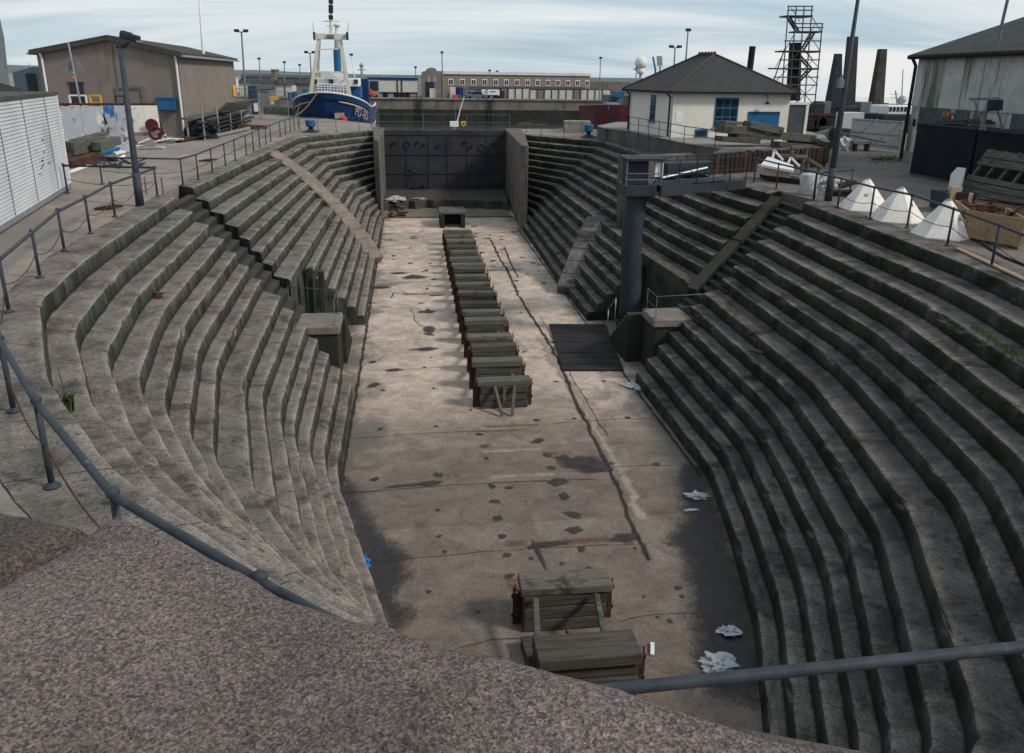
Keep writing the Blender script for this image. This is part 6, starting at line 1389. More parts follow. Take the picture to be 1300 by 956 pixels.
for mirror in (1,):
    c = secs[0][3]; p = T(431, 141, 84.2); mb = MB(); mb.bar(p+Vector((-.5, -.3, 0)), p+Vector((.5, -.3, .1)), .35, .3); mb.bar(p+Vector((0, -.3, .1)), p+Vector((.1, -.3, -.9)), .25, .25); mb.build('anchor', DARKST, tr)
    mb = MB(); a = T(431, 147, 84.0); mb.box(a, (.9, .5, .6)); mb.build('anchor_plate', M('fender_buff', (.35, .30, .22), (.45, .4, .3)), tr)
    mb = MB(); a = T(436, 152, 83.8); mb.ball(a, .38, 7); mb.build('red_fender', REDB, tr)
for (pa, pb) in (((403, 117), (368, 152)), ((404, 118), (376, 146)), ((381, 130), (371, 150))):
    a, b = T(*pa, 83.6), G(*pb); MB().tube(bez(a, b+Vector((0, 0, .1)), .4, 8), .05, 5).build('mooring_rope', M('manila_rope', (.14, .12, .075), (.2, .17, .11), 5), tr)
def text_mesh(s, size, mat, parent, origin, xdir, updir, name='lettering', depth=.01):
    cu = bpy.data.curves.new(name, 'FONT'); cu.body = s; cu.size = size; cu.extrude = depth; cu.align_x = 'CENTER'
    ob = bpy.data.objects.new(name, cu); COL.objects.link(ob); bpy.context.view_layer.update()
    me = bpy.data.meshes.new_from_object(ob.evaluated_get(bpy.context.evaluated_depsgraph_get())); COL.objects.unlink(ob); bpy.data.objects.remove(ob); bpy.data.curves.remove(cu)
    x = Vector(xdir).normalized(); z = x.cross(Vector(updir)).normalized(); y = z.cross(x)
    m = Matrix(((x.x, y.x, z.x, origin[0]), (x.y, y.y, z.y, origin[1]), (x.z, y.z, z.z, origin[2]), (0, 0, 0, 1)))
    me.transform(m)
    off_ = wloc(parent)
    me.transform(Matrix.Translation(-off_)); me.materials.clear(); me.materials.append(mat)
    o = bpy.data.objects.new(name, me); COL.objects.link(o); o.parent = parent; return o
# registration on the starboard bow, laid along the flare
v0, v1 = secs[4], secs[7]
pa = (v0[11]+v0[10])/2; pb = (v1[11]+v1[10])/2; xd = (pb-pa).normalized(); upd = ((v0[12]-v0[10])+(v1[12]-v1[10])).normalized(); nrm_ = xd.cross(upd).normalized()
org = (secs[5][10]+secs[6][10])/2-upd*.55+nrm_*.16
text_mesh('PD-85', 1.25, M('buff_letters', (.26, .24, .20), (.34, .31, .26), 2), tr, org, xd, upd, 'registration_letters', .03)

rb = thing('red_trawler', 'dark red fishing boat half hidden behind the cream house', 'fishing boat', (At(785, 150, 73).x, 76, -3.3))
xl, xr = At(763, 150, 73).x, At(812, 150, 73).x; ztp = At(780, 140, 72).z
secs = []
for i in range(8):
    f = i/7; yy = 71+f*12; hb_ = (xr-xl)/2*(.35+.65*min(1, f*2.5)) ; xc = (xl+xr)/2; z1_ = ztp+.5*(1-f)
    row = [Vector((xc-hb_, yy, z1_)), Vector((xc-hb_*.95, yy, z1_-.9)), Vector((xc-hb_*.8, yy+.2, -2)), Vector((xc, yy+.4, -4))]; row += [Vector((2*xc-v.x, v.y, v.z)) for v in row[-2::-1]]; secs.append(row)
hull_mesh(MB(), secs).build('hull', RED, rb)
mb = MB(); mb.add(secs[0], [tuple(range(7))]); mb.build('transom', RED, rb)
mb = MB()
for x in (775, 781): mb.box(At(x, 150, 70.98), (.3, .05, .6))
mb.build('scupper', RUBBER, rb)
a, b = At(773, 131, 73), At(787, 139, 73); mb = MB(); mb.box(((a.x+b.x)/2, 74, (a.z+b.z)/2), (b.x-a.x, 2, a.z-b.z)); mb.build('deck_tank', GALV, rb)
a, b = At(775, 121, 76), At(795, 134, 76); mb = MB(); mb.box(((a.x+b.x)/2+1, 78, (a.z+b.z)/2), (b.x-a.x+2, 3, a.z-b.z)); mb.build('wheelhouse', GREYP, rb)
a, b = At(783, 116, 75), At(793, 124, 75); mb = MB(); mb.box(((a.x+b.x)/2, 76, (a.z+b.z)/2), (b.x-a.x, 1.5, a.z-b.z)); mb.build('net_box', BLUEP, rb)
d = At(814, 80, 76); mb = MB(); mb.ball(d, .58, 10, (1, 1, 1.05)); mb.cyl(d-Vector((0, 0, 1.0)), d-Vector((0, 0, .5)), .25, .4, 10); mb.build('radar_dome', WHITEP, rb, smooth=True)
mb = MB(); mb.tube([(d.x, d.y, 0), d-Vector((0, 0, .9))], .12, 8); e2 = At(808, 88, 76); mb.tube([(e2.x, 76, 0), e2, At(807.5, 84, 76)], .05, 6); mb.box(e2, (.5, .2, .15)); mb.box(e2-Vector((-.3, 0, .9)), (.9, .2, .12)); mb.build('mast', GALV, rb)
mb = MB(); a = At(832, 88, 78); b = At(829, 72, 78); mb.tube([(a.x+.3, 78, 0), a, b], .09, 6); mb.build('blue_derrick', BLUEP, rb)
mb = MB(); a = At(838, 86, 78); b = At(837, 72, 78); mb.tube([(a.x, 78, 0), a, b], .08, 6); 
for k in range(4): mb.box(a.lerp(b, .3+k*.22), (.5, .15, .22))
mb.build('lamp_mast', GALV, rb)

# barge with three tapered spud legs
bg_ = thing('spud_barge', 'dark work barge with three tapering legs behind the palisade gate', 'barge', (46, 79, -3.3))
bx0, bx1 = At(1000, 150, 76).x, At(1146, 150, 76).x; zd = At(1060, 147, 76).z
mb = MB(); mb.prism([(bx0, 76), (bx1, 76), (bx1, 86), (bx0, 86)], -3.8, zd); mb.build('hull', DARKST, bg_)
mb = MB(); mb.box(((bx0+bx1)/2, 76.1, zd+.1), (bx1-bx0, .4, .25)); mb.build('fender_beam', RUST, bg_)
for i, (xb0, xb1, xt0, xt1, yt, yb) in enumerate(((1053, 1069, 1065, 1072, 68, 142), (1072, 1085, 1081.5, 1091, 46, 148), (1107, 1121, 1120.5, 1128.5, 62, 148))):
    Y_ = 80+i*.6; a0, a1 = At(xb0, yb, Y_), At(xb1, yb, Y_); c0, c1 = At(xt0, yt, Y_), At(xt1, yt, Y_); w0, w1 = (a1.x-a0.x), (c1.x-c0.x); z0_ = min(a0.z, zd)
    mb = MB(); vs = [(a0.x, Y_, z0_), (a1.x, Y_, z0_), (a1.x, Y_+w0, z0_), (a0.x, Y_+w0, z0_), (c0.x, Y_+w0/2-w1/2, c0.z), (c1.x, Y_+w0/2-w1/2, c0.z), (c1.x, Y_+w0/2+w1/2, c0.z), (c0.x, Y_+w0/2+w1/2, c0.z)]
    mb.add(vs, [(3,2,1,0),(4,5,6,7),(0,1,5,4),(1,2,6,5),(2,3,7,6),(3,0,4,7)]); mb.build('leg', M('spud_leg_%d' % i, *(((.012, .022, .035), (.025, .04, .058)), ((.028, .03, .034), (.055, .05, .048)), ((.035, .034, .03), (.09, .08, .058)))[i], 1.2, .6, .2, 20, stains=[(.9, (.07, .04, .025), .62, .76, (1, 1, .2))]), bg_)
    mb = MB(); mb.box(((a0.x+a1.x)/2, Y_+w0/2, zd+.35), (w0*1.35, w0*1.35, .7)); mb.build('leg_collar', RUST if i else DARKST, bg_)
for i in range(14):
    x = bx0+(bx1-bx0)*(i+.5)/14; h_ = RN.uniform(.4, 1.5); mb = MB(); mb.box((x, 78+RN.uniform(0, 3), zd+h_/2), (RN.uniform(.6, 1.8), 1.2, h_)); mb.build('deck_gear', [DARKST, RUST, GREYP, RUBBER][i % 4], bg_, bevel=.05)
for px in (1003, 1015, 1028, 1046, 1040):
    c = At(px, 156, 75.9); MB().tube([c+Vector((0, 0, 0)), c+Vector((0, -.25, 0))], .62, 14).build('tyre_fender', RUBBER, bg_)
mb = MB(); c = At(1096, 140, 79); mb.ball(c, 1.0, 8, (1.5, 1, .75)); mb.box(c-Vector((0, 0, .9)), (1.4, 1.2, 1.2)); mb.build('winch', GREYP, bg_)
# scaffold tower
Yc = 92
sc_ = thing('scaffold_tower', 'tall lattice scaffold stair tower round a dark stone stump', 'scaffold', (At(1008, 130, Yc).x, Yc, 0))
def S(x, y, dy=0): return At(x, y, Yc+dy)
cols = [(1001, 8, 991, 136), (1011, 8, 1001, 136), (1021, 8, 1011, 136), (1031, 8, 1021, 136), (1044, 30, 1034, 136), (996, 62, 979, 112), (979, 108, 978, 136)]
lev = [(8, 1000, 1032), (13, 1000, 1032), (20, 999, 1032), (30, 1009, 1045), (35, 1009, 1045), (40, 1008, 1044), (52, 996, 1043), (65, 990, 1042), (76, 990, 1041), (87, 982, 1040), (98, 982, 1039), (108, 978, 1038), (120, 977, 1036), (134, 977, 1035)]
mb = MB()
for xa, ya, xb, yb in cols:
    for dy in (0, 1.1, 2.2): mb.tube([S(xa, ya, dy), S(xb, yb, dy)], .075, 5)
for y0, l0, r0_ in lev:
    for dy in (0, 2.2): mb.tube([S(l0, y0, dy), S(r0_, y0, dy)], .07, 5)
    for f in (0, .25, .5, .75, 1): mb.tube([S(l0+(r0_-l0)*f, y0), S(l0+(r0_-l0)*f, y0, 2.2)], .045, 5)
for (xa, ya, xb, yb) in ((1000, 20, 1012, 40), (1030, 20, 1042, 40), (996, 65, 1010, 40), (1041, 65, 1026, 40), (995, 87, 1015, 65), (1040, 87, 1022, 65), (980, 108, 1000, 87), (1038, 108, 1018, 87), (978, 134, 1000, 108), (1034, 134, 1012, 108), (984, 87, 996, 65), (1008, 134, 1034, 108)):
    for dy in (0, 2.2): mb.tube([S(xa, ya, dy), S(xb, yb, dy)], .045, 5)
mb.build('tubes', M('scaffold_tube', (.05, .055, .06), (.10, .105, .11), 3, .6, 0), sc_)
for y0, l0, r0_ in ((20, 1000, 1031), (40, 1012, 1043), (65, 994, 1041), (87, 985, 1039)):
    a, b = S(l0, y0), S(r0_, y0); mb = MB(); mb.box(((a.x+b.x)/2, Yc+1.1, a.z), (b.x-a.x, 2.2, .16)); mb.build('platform', DARKST, sc_)
for (xa, ya, xb, yb) in ((1003, 22, 1014, 39), (1034, 42, 1020, 64), (1012, 66, 1030, 86), (1030, 88, 1012, 107)):
    mb = MB(); a, b = S(xa, ya, .8), S(xb, yb, .8); mb.bar(a, b, .06, .2); mb.bar(a+Vector((0, .8, 0)), b+Vector((0, .8, 0)), .06, .2)
    for k in range(9): p = a.lerp(b, k/8); mb.box(p+Vector((0, .4, 0)), (.3, .8, .04))
    mb.tube([a+Vector((0, 0, 1)), b+Vector((0, 0, 1))], .04, 5); mb.build('stair_flight', DARKST, sc_)
a, b, c_, d_ = S(1003, 128, 1), S(1016, 128, 1), S(1018, 54, 1), S(1008, 54, 1); mb = MB(); mb.extr([a, b, c_, d_], (0, 1.2, 0)); mb.build('stone_stump', DARKST, sc_)
# long pale roofed shed and white ship
t = thing('long_pale_shed', 'long low warehouse with pale roof on the right skyline', 'warehouse', (At(1060, 130, 118).x, 118, 0))
a0, a1 = At(975, 140, 112), At(1190, 146, 112); z_e = At(1060, 131, 112).z; z_r = At(1060, 122.5, 116).z
mb = MB(); mb.prism([(a0.x, 112), (a1.x, 112), (a1.x, 122), (a0.x, 122)], -.2, z_e-.2); mb.build('wall', M('grey_warehouse_wall', (.10, .105, .105), (.16, .155, .15), .3, .9, .1, 5, stretch=(1, 1, .2)), t)
mb = MB(); mb.quad((a0.x, 111.7, z_e), (a1.x, 111.7, z_e), (a1.x, 117, z_r), (a0.x, 117, z_r)); mb.quad((a0.x, 117, z_r), (a1.x, 117, z_r), (a1.x, 122.3, z_e), (a0.x, 122.3, z_e)); mb.build('roof', M('pale_roof', (.62, .60, .56), (.72, .70, .66), .3, .7, 0), t)
mb = MB(); mb.box(((a0.x+a1.x)/2, 111.68, z_e-.14), (a1.x-a0.x, .1, .3)); mb.build('fascia', BLUEP, t)
t = thing('white_launch', 'white launch with a row of cabin windows left of the corrugated shed', 'boat', (At(1135, 140, 70).x, 71, -3.3))
a, b = At(1128, 134, 70), At(1150, 146, 70); z0_ = b.z
mb = MB(); mb.prism([(a.x, 70), (b.x+2, 70), (b.x+2, 73), (a.x, 73)], z0_, a.z); mb.build('cabin', WHITEP, t, bevel=.1)
for i in range(6): mb = MB(); mb.box((a.x+.25+i*.36, 69.98, (a.z+z0_)/2+.1), (.22, .05, .42)); mb.build('window', DGLASS, t)
mb = MB(); mb.prism([(a.x-.5, 69.6), (b.x+2.5, 69.6), (b.x+2.5, 73.5), (a.x-.5, 73.5)], -3.6, z0_); mb.build('hull', DARKST, t)
mb = MB(); p = At(1139, 134, 71); q_ = At(1137, 115, 71); mb.tube([p, q_], .06, 6); mb.tube([q_+Vector((-.5, 0, -.3)), q_+Vector((.5, 0, -.3))], .04, 5); mb.tube([q_+Vector((-.3, 0, -.6)), q_+Vector((.4, 0, -.6))], .04, 5); mb.ball(At(1145, 127, 71), .4, 6); mb.tube([At(1145, 129, 71), At(1145, 134, 71)], .06, 6); mb.build('mast', GALV, t)

# ------------------------------------------------------------------ far quay
sb = thing('stone_office', 'long two storey stone building with pale roof across the harbour', 'building', (20, 166, 0))
Ys, Ye = 160.0, 176.0
def F(px, py): # facade plane receding to the right
    d = ray(px, py); n3 = Vector((.42, -1, 0)); k = (Vector((At(562, 100, Ys).x, Ys, 0))-Vector((0, 0, CAMZ))).dot(n3)/d.dot(n3); return Vector((0, 0, CAMZ))+d*k
f0, f1 = F(562, 94), F(749, 104)
fz = f0.z; dirf = (f1-f0); dirf.z = 0; dirf.normalize(); back = Vector((-.38, .92, 0))*9; nf = Vector((dirf.y, -dirf.x, 0)); nf = nf if nf.y < 0 else -nf
Lf = (f1-f0).xy.length; P00 = Vector((f0.x, f0.y, 0))
mb = MB(); mb.extr([P00, P00+dirf*Lf, P00+dirf*Lf+Vector((0, 0, fz)), P00+Vector((0, 0, fz))], back); mb.build('wall', OFFST, sb)
mb = MB(); p = P00+Vector((0, 0, fz)); mb.extr([p+nf*.3, p+dirf*Lf+nf*.3, p+dirf*Lf+nf*.3+Vector((0, 0, .55)), p+nf*.3+Vector((0, 0, .55))], back*1.05); mb.build('roof', PALE, sb)
zw0 = fz-2.0
for i in range(14):
    s = Lf*(i+.45)/14; p = P00+dirf*s+Vector((0, 0, zw0)); w_ = MB().extr([p, p+dirf*1.1, p+dirf*1.1+Vector((0, 0, 1.15)), p+Vector((0, 0, 1.15))], nf*.12).build('window', WHITEP, sb)
    q0 = p+nf*.125+dirf*.12+Vector((0, 0, .12)); MB().extr([q0, q0+dirf*.38, q0+dirf*.38+Vector((0, 0, .9)), q0+Vector((0, 0, .9))], nf*.03).build('pane', DGLASS, w_)
    q1 = q0+dirf*.48; MB().extr([q1, q1+dirf*.38, q1+dirf*.38+Vector((0, 0, .9)), q1+Vector((0, 0, .9))], nf*.03).build('pane', DGLASS, w_)
pv = thing('stone_pavilion', 'stone gabled end block with curved parapet at the left of the long office', 'building', (At(548, 110, 158).x, 158, 0))
xa, xb = At(536, 100, 158).x, At(560.5, 100, 158).x; zp = At(548, 91.5, 158).z; xm = (xa+xb)/2; zq = At(548, 89.5, 158).z
par = [(xa, zp)]+[(xa+.9, zp), (xa+.9, zp+.25)]+[(xm+(xb-xa)*.26*math.cos(math.pi-k*math.pi/8), zp+.25+.55*math.sin(k*math.pi/8)) for k in range(9)]+[(xb-.9, zp+.25), (xb-.9, zp), (xb, zp)]
mb = MB(); mb.extr([(xa, 158, -.1), (xb, 158, -.1)]+[(x, 158, z) for x, z in par[::-1]], (0, 7, 0)); mb.build('wall', OFFST, pv)
for px in (544.5, 551.5):
    mb = MB(); mb.box(At(px, 101, 157.95), (.7, .1, 1.0)); mb.build('window', GALV, pv)
mb = MB(); c = At(546, 117, 157.95); mb.box((c.x, 157.95, 1.6), (1.6, .1, 2.6)); mb.build('doorway', DGLASS, pv)
# annex strip in front of the long office
t = thing('lean_to_store', 'low lean to with dark roof in front of the long stone office', 'store', P00+dirf*Lf*.5)
c0 = P00+nf*3+dirf*2; z_l = F(600, 108).z*.62
mb = MB(); mb.extr([c0, c0+dirf*(Lf-4), c0+dirf*(Lf-4)+Vector((0, 0, z_l)), c0+Vector((0, 0, z_l))], -nf*2.8); mb.build('wall', OFFST, t)
mb = MB(); mb.extr([c0+nf*.3+Vector((0, 0, z_l)), c0+dirf*(Lf-4)+nf*.3+Vector((0, 0, z_l)), c0+dirf*(Lf-4)-nf*2.8+Vector((0, 0, z_l+.5)), c0-nf*2.8+Vector((0, 0, z_l+.5))], (0, 0, .12)); mb.build('roof', SLATE, t)
def farbox(name, x0, y0, x1, y1, Y, d_, mat, lab, cat, z0=0.12, bev=0):
    a, b = At(x0, y0, Y), At(x1, y1, Y); mb = MB(); mb.box(((a.x+b.x)/2, Y+d_/2, (a.z+z0)/2), (b.x-a.x, d_, a.z-z0)); return tag(mb.build(name, mat, bevel=bev), lab, cat)
# pale fence panels along the far quay
fn_ = thing('pale_fence', 'long pale panelled fence on the far quay left of the red boat', 'fence', (At(700, 120, 150).x, 150, 0))
for i in range(15):
    x0_, x1_ = 636+i*9.2, 636+(i+1)*9.2-.35; a, b = At(x0_, 113 if i < 4 else 114.5, 150), At(x1_, 130, 150); mb = MB(); mb.box(((a.x+b.x)/2, 150, (a.z+.1)/2), (b.x-a.x, .12, a.z-.1)); mb.build('panel', PALE if i % 5 else OFFST, fn_)
    mb = MB(); mb.box((a.x, 149.9, (a.z+.3)/2), (.14, .14, a.z+.2)); mb.build('post', DARKST, fn_)
mb = MB(); a, b = At(636, 112, 151), At(776, 114, 151); mb.box(((a.x+b.x)/2, 153, a.z-.2), (b.x-a.x, 3.5, .35)); tag(mb.build('long_dark_roof', SLATE), 'long dark roof line behind the pale fence', 'roof')
farbox('grey_store', 748, 103.5, 800, 120, 176, 8, WHSTONE, 'grey store at the right end of the long stone office', 'building')
# lorry
lr = thing('articulated_lorry', 'lorry with dark roofed pale trailer on the far quay', 'lorry', (At(500, 120, 148).x, 149, .12))
a, b = At(481, 99, 148), At(530, 117, 148); mb = MB(); mb.box(((a.x+b.x)/2, 149.2, (a.z+b.z)/2), (b.x-a.x, 2.4, a.z-b.z)); mb.build('trailer_side', PALE, lr)
a2, b2 = At(466, 98, 148), At(530.5, 102, 148); mb = MB(); mb.box(((a2.x+b2.x)/2, 149.2, (a2.z+b2.z)/2), (b2.x-a2.x, 2.6, a2.z-b2.z)); mb.build('trailer_roof', HULL, lr)
for x in (504.5, 510): p = At(x, 109, 147.95); mb = MB(); mb.box((p.x, 147.95, (a.z+b.z)/2), (.22, .08, a.z-b.z)); mb.build('trailer_post', DARKST, lr)
mb = MB(); p0_, p1_ = At(482, 117.5, 148.1), At(530, 118.5, 148.1); mb.box(((p0_.x+p1_.x)/2, 149, p0_.z-.1), (p1_.x-p0_.x, 2.2, .25)); mb.build('chassis', DARKST, lr)
for px in (503, 510, 517, 489): c = At(px, 121.5, 147.9); MB().tube([(c.x, 147.9, .62), (c.x, 148.4, .62)], .5, 12).build('wheel', RUBBER, lr)
mb = MB(); a, b = At(469, 103, 147.9), At(480, 120, 147.9); mb.box(((a.x+b.x)/2, 149, (a.z+b.z)/2+.3), (b.x-a.x, 2.2, a.z-b.z-.6)); mb.build('cab', DARKST, lr, bevel=.15)
t = thing('red_tractor', 'small red machine parked before the lorry', 'tractor', (At(472, 122, 146.5).x, 146.7, .12))
c = At(473, 119.5, 146.4); mb = MB(); mb.box(c, (1.3, 1, .6), ry=.3); mb.box(c+Vector((-.3, 0, .5)), (.6, .8, .6)); mb.build('body', REDB, t, bevel=.1)
for dx in (-.5, .5): MB().tube([(c.x+dx, 146.0, .5), (c.x+dx, 146.3, .5)], .4, 12).build('wheel', RUBBER, t)
# white branded trailer
wt_ = thing('white_trailer', 'white box trailer with a blue ring mark on the far quay', 'trailer', (At(624, 120, 147.6).x, 148.5, .12))
a, b = At(612, 114, 147.6), At(634, 122, 147.6); mb = MB(); mb.box(((a.x+b.x)/2, 148.6, (a.z+b.z)/2), (b.x-a.x, 2.2, a.z-b.z)); mb.build('body', WHITEP, wt_, bevel=.05)
c = At(618.5, 116, 147.5); mb = MB(); mb.tube([c+Vector((.28*math.cos(a_*.6), -.05, .24*math.sin(a_*.6))) for a_ in range(2, 10)], .06, 5); mb.box(c+Vector((1.0, -.05, 0)), (1.0, .03, .12)); mb.build('ring_mark', BLUEP, wt_)
mb = MB(); mb.box(((a.x+b.x)/2+.3, 147.48, b.z+.14), (b.x-a.x-1, .03, .16)); mb.build('blue_stripe', BLUEP, wt_)
for px in (615, 620, 628, 632): c = At(px, 123.5, 147.6); MB().tube([(c.x, 147.5, .5), (c.x, 148.0, .5)], .38, 12).build('wheel', RUBBER, wt_)
mb = MB(); a, b = At(635, 115, 147.6), At(640.5, 124, 147.6); mb.box(((a.x+b.x)/2, 148.6, (a.z+.4)/2), (b.x-a.x, 2, a.z-.4)); tag(mb.build('dark_cab', DARKST, bevel=.1), 'dark lorry cab right of the white trailer', 'lorry')
farbox('pallet_stack', 545.5, 112.5, 553.5, 124, 147.2, 1.2, M('fish_box_cream', (.55, .48, .40), (.66, .58, .5), 3), 'cream pallet stack by the stone pavilion', 'pallet stack')
for i, (px, lab) in enumerate(((575, 'white end container of the three before the office'), (583, 'dark blue container in the middle of the three before the office'), (591, 'grey container right of the dark blue one'))):
    farbox('container', px-3.6, 111, px+3.4, 124, 148+i*.3, 2.5, [PALE, HULL, GREYP][i], lab, 'container', bev=.05)
for i, (px, w_, mt, lab) in enumerate(((578, 8, REDB, 'red and blue fish boxes on the far quay edge'), (585, 4, BLUEP, 'bright blue tub on the far quay edge'))):
    farbox('fish_box', px-w_/2, 120.5, px+w_/2, 124, 146.4, 1, mt, lab, 'box')
def car(px, Y, col, lab):
    c = At(px, 121, Y); t = thing('parked_car', lab, 'car', (c.x, Y, .12)); x = c.x
    pr = [(-1.9, .3), (-1.9, .75), (-1.2, .9), (-.7, 1.4), (.7, 1.42), (1.2, .95), (1.9, .85), (1.95, .3)]
    MB().extr([(x+u, Y, .12+z) for u, z in pr], (0, 1.6, 0)).build('body', col, t, bevel=.05)
    MB().extr([(x+u, Y-.01, .12+z) for u, z in ((-1.05, .95), (-.65, 1.32), (.62, 1.34), (1.0, .97))], (0, -.03, 0)).build('window', DGLASS, t)
    for dx in (-1.2, 1.2): MB().tube([(x+dx, Y-.04, .42), (x+dx, Y+.2, .42)], .3, 12).build('wheel', RUBBER, t)
car(605, 147, M('blue_grey_car', (.10, .14, .19), (.13, .17, .22), 1, .3, 0), 'blue grey car left of the white trailer')
car(598, 151, M('silver_car', (.3, .31, .33), (.36, .37, .39), 1, .3, 0), 'silver car beside the grey container')
# distant left: low buildings, tower, masts
wtw = thing('water_tower', 'squat round brown tower on the left skyline', 'tower', (At(349, 95, 300).x, 300, 0))
c = At(349, 88, 300); w_ = (At(354, 88, 300).x-At(344, 88, 300).x)/2; z0_ = At(349, 97.5, 300).z
MB().cyl((c.x, 300, -1), (c.x, 300, c.z-.6), w_*.96, w_*.96, 18).build('drum', M('brown_tower', (.17, .135, .11), (.22, .175, .14), .3, .9, 0), wtw, smooth=False)
MB().cyl((c.x, 300, c.z-.6), (c.x, 300, c.z), w_*1.05, w_*1.05, 18).build('parapet', M('brown_tower_dark', (.11, .09, .075), (.14, .11, .09)), wtw)
lowb = [(303, 105, 330, 118, 150, PALE, 'low white range left of the trawler nearest the yard'), (330, 106, 346, 120, 146, OFFST, 'grey stone cottage end behind the steel gate'), (347, 107, 372, 120, 150, PALE, 'low pale shed behind the trawler bow rail'), (372, 106, 394, 116, 155, OFFST, 'brown low store left of the trawler gantry'),
        (306, 97, 345, 106, 230, GREYP, 'distant grey roof line left of the round tower'), (352, 98.5, 392, 105, 240, GREYP, 'distant grey roof line right of the round tower'), (316, 113, 342, 124, 132, GREYP, 'dark lorry body behind the mesh fence')]
for x0, y0, x1, y1, Y, mt, lab in lowb:
    t = thing('low_building', lab, 'building', (At((x0+x1)/2, y1, Y).x, Y, 0)); a, b = At(x0, y0, Y), At(x1, y1, Y)
    mb = MB(); mb.box(((a.x+b.x)/2, Y+3, (a.z-.1)/2), (b.x-a.x, 6, a.z+.1)); mb.build('wall', mt, t)
    mb = MB(); zz_ = a.z; mb.extr([(a.x-.2, Y-.3, zz_), (a.x-.2, Y+6.3, zz_), (a.x-.2, Y+3, zz_+.7)], (b.x-a.x+.4, 0, 0)); mb.build('roof', SLATE if mt is not GREYP else FELT, t)
for px, y0, y1, mt, r in ((374.5, 116, 127, BLUEP, .28), (367, 117, 127, BLUEP, .24), (370.7, 117.5, 126, REDB, .15)):
    a, b = At(px, y0, 90), At(px, y1, 90); mb = MB(); mb.cyl((a.x, 90, b.z-.1), (a.x, 90, a.z), r, r*.95, 12); mb.build('deck_drum', mt, tr)
def mast(px_t, py_t, px_b, py_b, Y, lab, r=.09, heads=1, mat=None, white=False):
    tp_, bt = At(px_t, py_t, Y), At(px_b, py_b, Y); t = thing('light_mast', lab, 'light mast', (bt.x, Y, 0))
    MB().tube([(bt.x, Y, 0), bt, tp_], [r*1.3, r*1.2, r*.7], 7).build('pole', WHITEP if white else GREYP, t, smooth=True)
    if heads:
        mb = MB()
        if heads == 2: mb.tube([tp_+Vector((-.55, 0, -.05)), tp_+Vector((.55, 0, -.05))], .05, 5)
        for s in ((0,) if heads == 1 else (-.5, .5)): mb.box(tp_+Vector((s, -.1, .08)), (.5, .5, .3))
        mb.build('lamp_head', DARKST, t)
mast(252.5, -12, 258.5, 72, 70, 'tall bare white mast behind the roughcast roof', .11, 0, None, True)
mast(306.5, 40, 312, 125, 100, 'twin headed light mast beside the roughcast building', .12, 2)
mast(329, 75, 330.5, 105, 150, 'short distant light mast nearest the round tower on its left', .1, 1)
mast(361, 79.5, 361, 105, 150, 'distant light mast just right of the round tower', .1, 1)
mast(380.5, 83, 381, 105, 160, 'distant light mast left of the trawler gantry', .1, 1)
mast(393.5, 67, 396, 110, 120, 'light mast close beside the trawler gantry leg', .1, 2)
mast(527.5, 86, 528.5, 110, 155, 'light mast at the end of the lorry', .1, 1)
mast(561, 67, 562.5, 125, 146.5, 'light mast between pavilion and containers', .12, 1)
mast(621.5, 90, 622, 115, 156, 'slim mast rising behind the white trailer', .07, 1)
mast(631, 91, 631, 104, 165, 'tiny mast over the long office roof', .07, 1)
mast(762.5, 74, 760.5, 125, 146, 'light mast standing alone left of the red boat', .1, 1)
mast(873.5, 39, 869, 100, 95, 'light mast with angled head above the slate roof ridge', .1, 1)
mast(857, 60, 855, 100, 100, 'twin headed light mast behind the slate roof', .1, 2)
mast(37, 80, 38, 100, 120, 'thin mast above the blue shed', .06, 0)
mast(1146.5, 88, 1144, 140, 75, 'thin boat mast against the shed corner', .05, 0)
mast(446, 70, 452, 110, 130, 'pale thin mast right of the trawler funnel', .07, 1, None, True)
for i, px in enumerate((291, 297)):
    pass
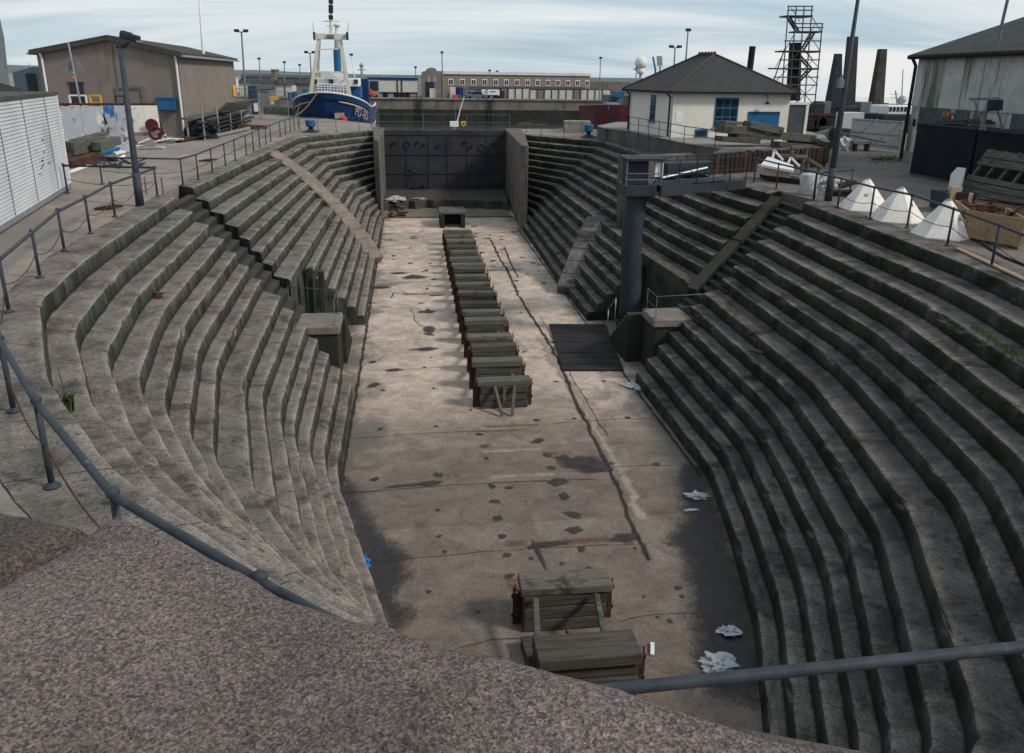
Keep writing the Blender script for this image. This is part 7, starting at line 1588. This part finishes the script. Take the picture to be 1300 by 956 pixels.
# ------------------------------------------------------------------ camera, light, sky
cam = bpy.data.cameras.new('camera'); co = bpy.data.objects.new('camera', cam); COL.objects.link(co)
mw = Matrix.Identity(4)
for i, ax in enumerate((RT, UP, -FW)):
    for j in range(3): mw[j][i] = ax[j]
mw.translation = Vector((0, 0, CAMZ)); co.matrix_world = mw
cam.sensor_width = 36; cam.lens = 36*FPX/1300; cam.shift_y = -45/1300; cam.clip_start = .05; cam.clip_end = 6000
scene.camera = co
SUN_EL, SUN_AZ = rad(39), math.atan2(.80, -.42)     # azimuth from +Y towards +X
sd = Vector((math.sin(SUN_AZ)*math.cos(SUN_EL), math.cos(SUN_AZ)*math.cos(SUN_EL), math.sin(SUN_EL)))
L = bpy.data.lights.new('sun', 'SUN'); L.energy = 2.6; L.angle = rad(9); L.color = (1.0, .925, .83)
lo = bpy.data.objects.new('sun', L); COL.objects.link(lo); lo.rotation_euler = (-sd).to_track_quat('-Z', 'Y').to_euler()
lo.location = (40, -20, 60)
w = bpy.data.worlds.new('World'); scene.world = w; w.use_nodes = True; t = w.node_tree; bg = t.nodes['Background']
sky = t.nodes.new('ShaderNodeTexSky'); sky.sky_type = 'NISHITA'; sky.sun_disc = False; sky.sun_elevation = SUN_EL; sky.sun_rotation = SUN_AZ
tc = t.nodes.new('ShaderNodeTexCoord'); sx = t.nodes.new('ShaderNodeSeparateXYZ'); t.links.new(tc.outputs['Generated'], sx.inputs[0])
zz = math_(t, 'ADD', math_(t, 'MAXIMUM', sx.outputs[2], 0.0),   .15)
cb = t.nodes.new('ShaderNodeCombineXYZ'); t.links.new(math_(t, 'DIVIDE', sx.outputs[0], zz), cb.inputs[0]); t.links.new(math_(t, 'DIVIDE', sx.outputs[1], zz), cb.inputs[1])
mp = t.nodes.new('ShaderNodeMapping'); mp.inputs['Scale'].default_value = (.5, 1.0, 1); mp.inputs['Rotation'].default_value = (0, 0, .12); mp.inputs['Location'].default_value = (1.3, .4, 0); t.links.new(cb.outputs[0], mp.inputs[0])
n1 = nz(t, mp.outputs[0], .55, 7, .58, .8)
cl = ramp(t, n1, [(.32, (3.7, 5.1, 6.3)), (.44, (5.3, 6.6, 7.5)), (.53, (7.3, 8.0, 8.4)), (.64, (9.0, 9.1, 9.1))])
c = mixc(t, .88, sky.outputs[0], cl)
t.links.new(c, bg.inputs[0]); bg.inputs[1].default_value = .1
scene.view_settings.view_transform = 'Standard'; scene.view_settings.look = 'None'; scene.view_settings.exposure = 0; scene.view_settings.gamma = 1
scene.render.engine = 'CYCLES'
scene.cycles.use_adaptive_sampling = True
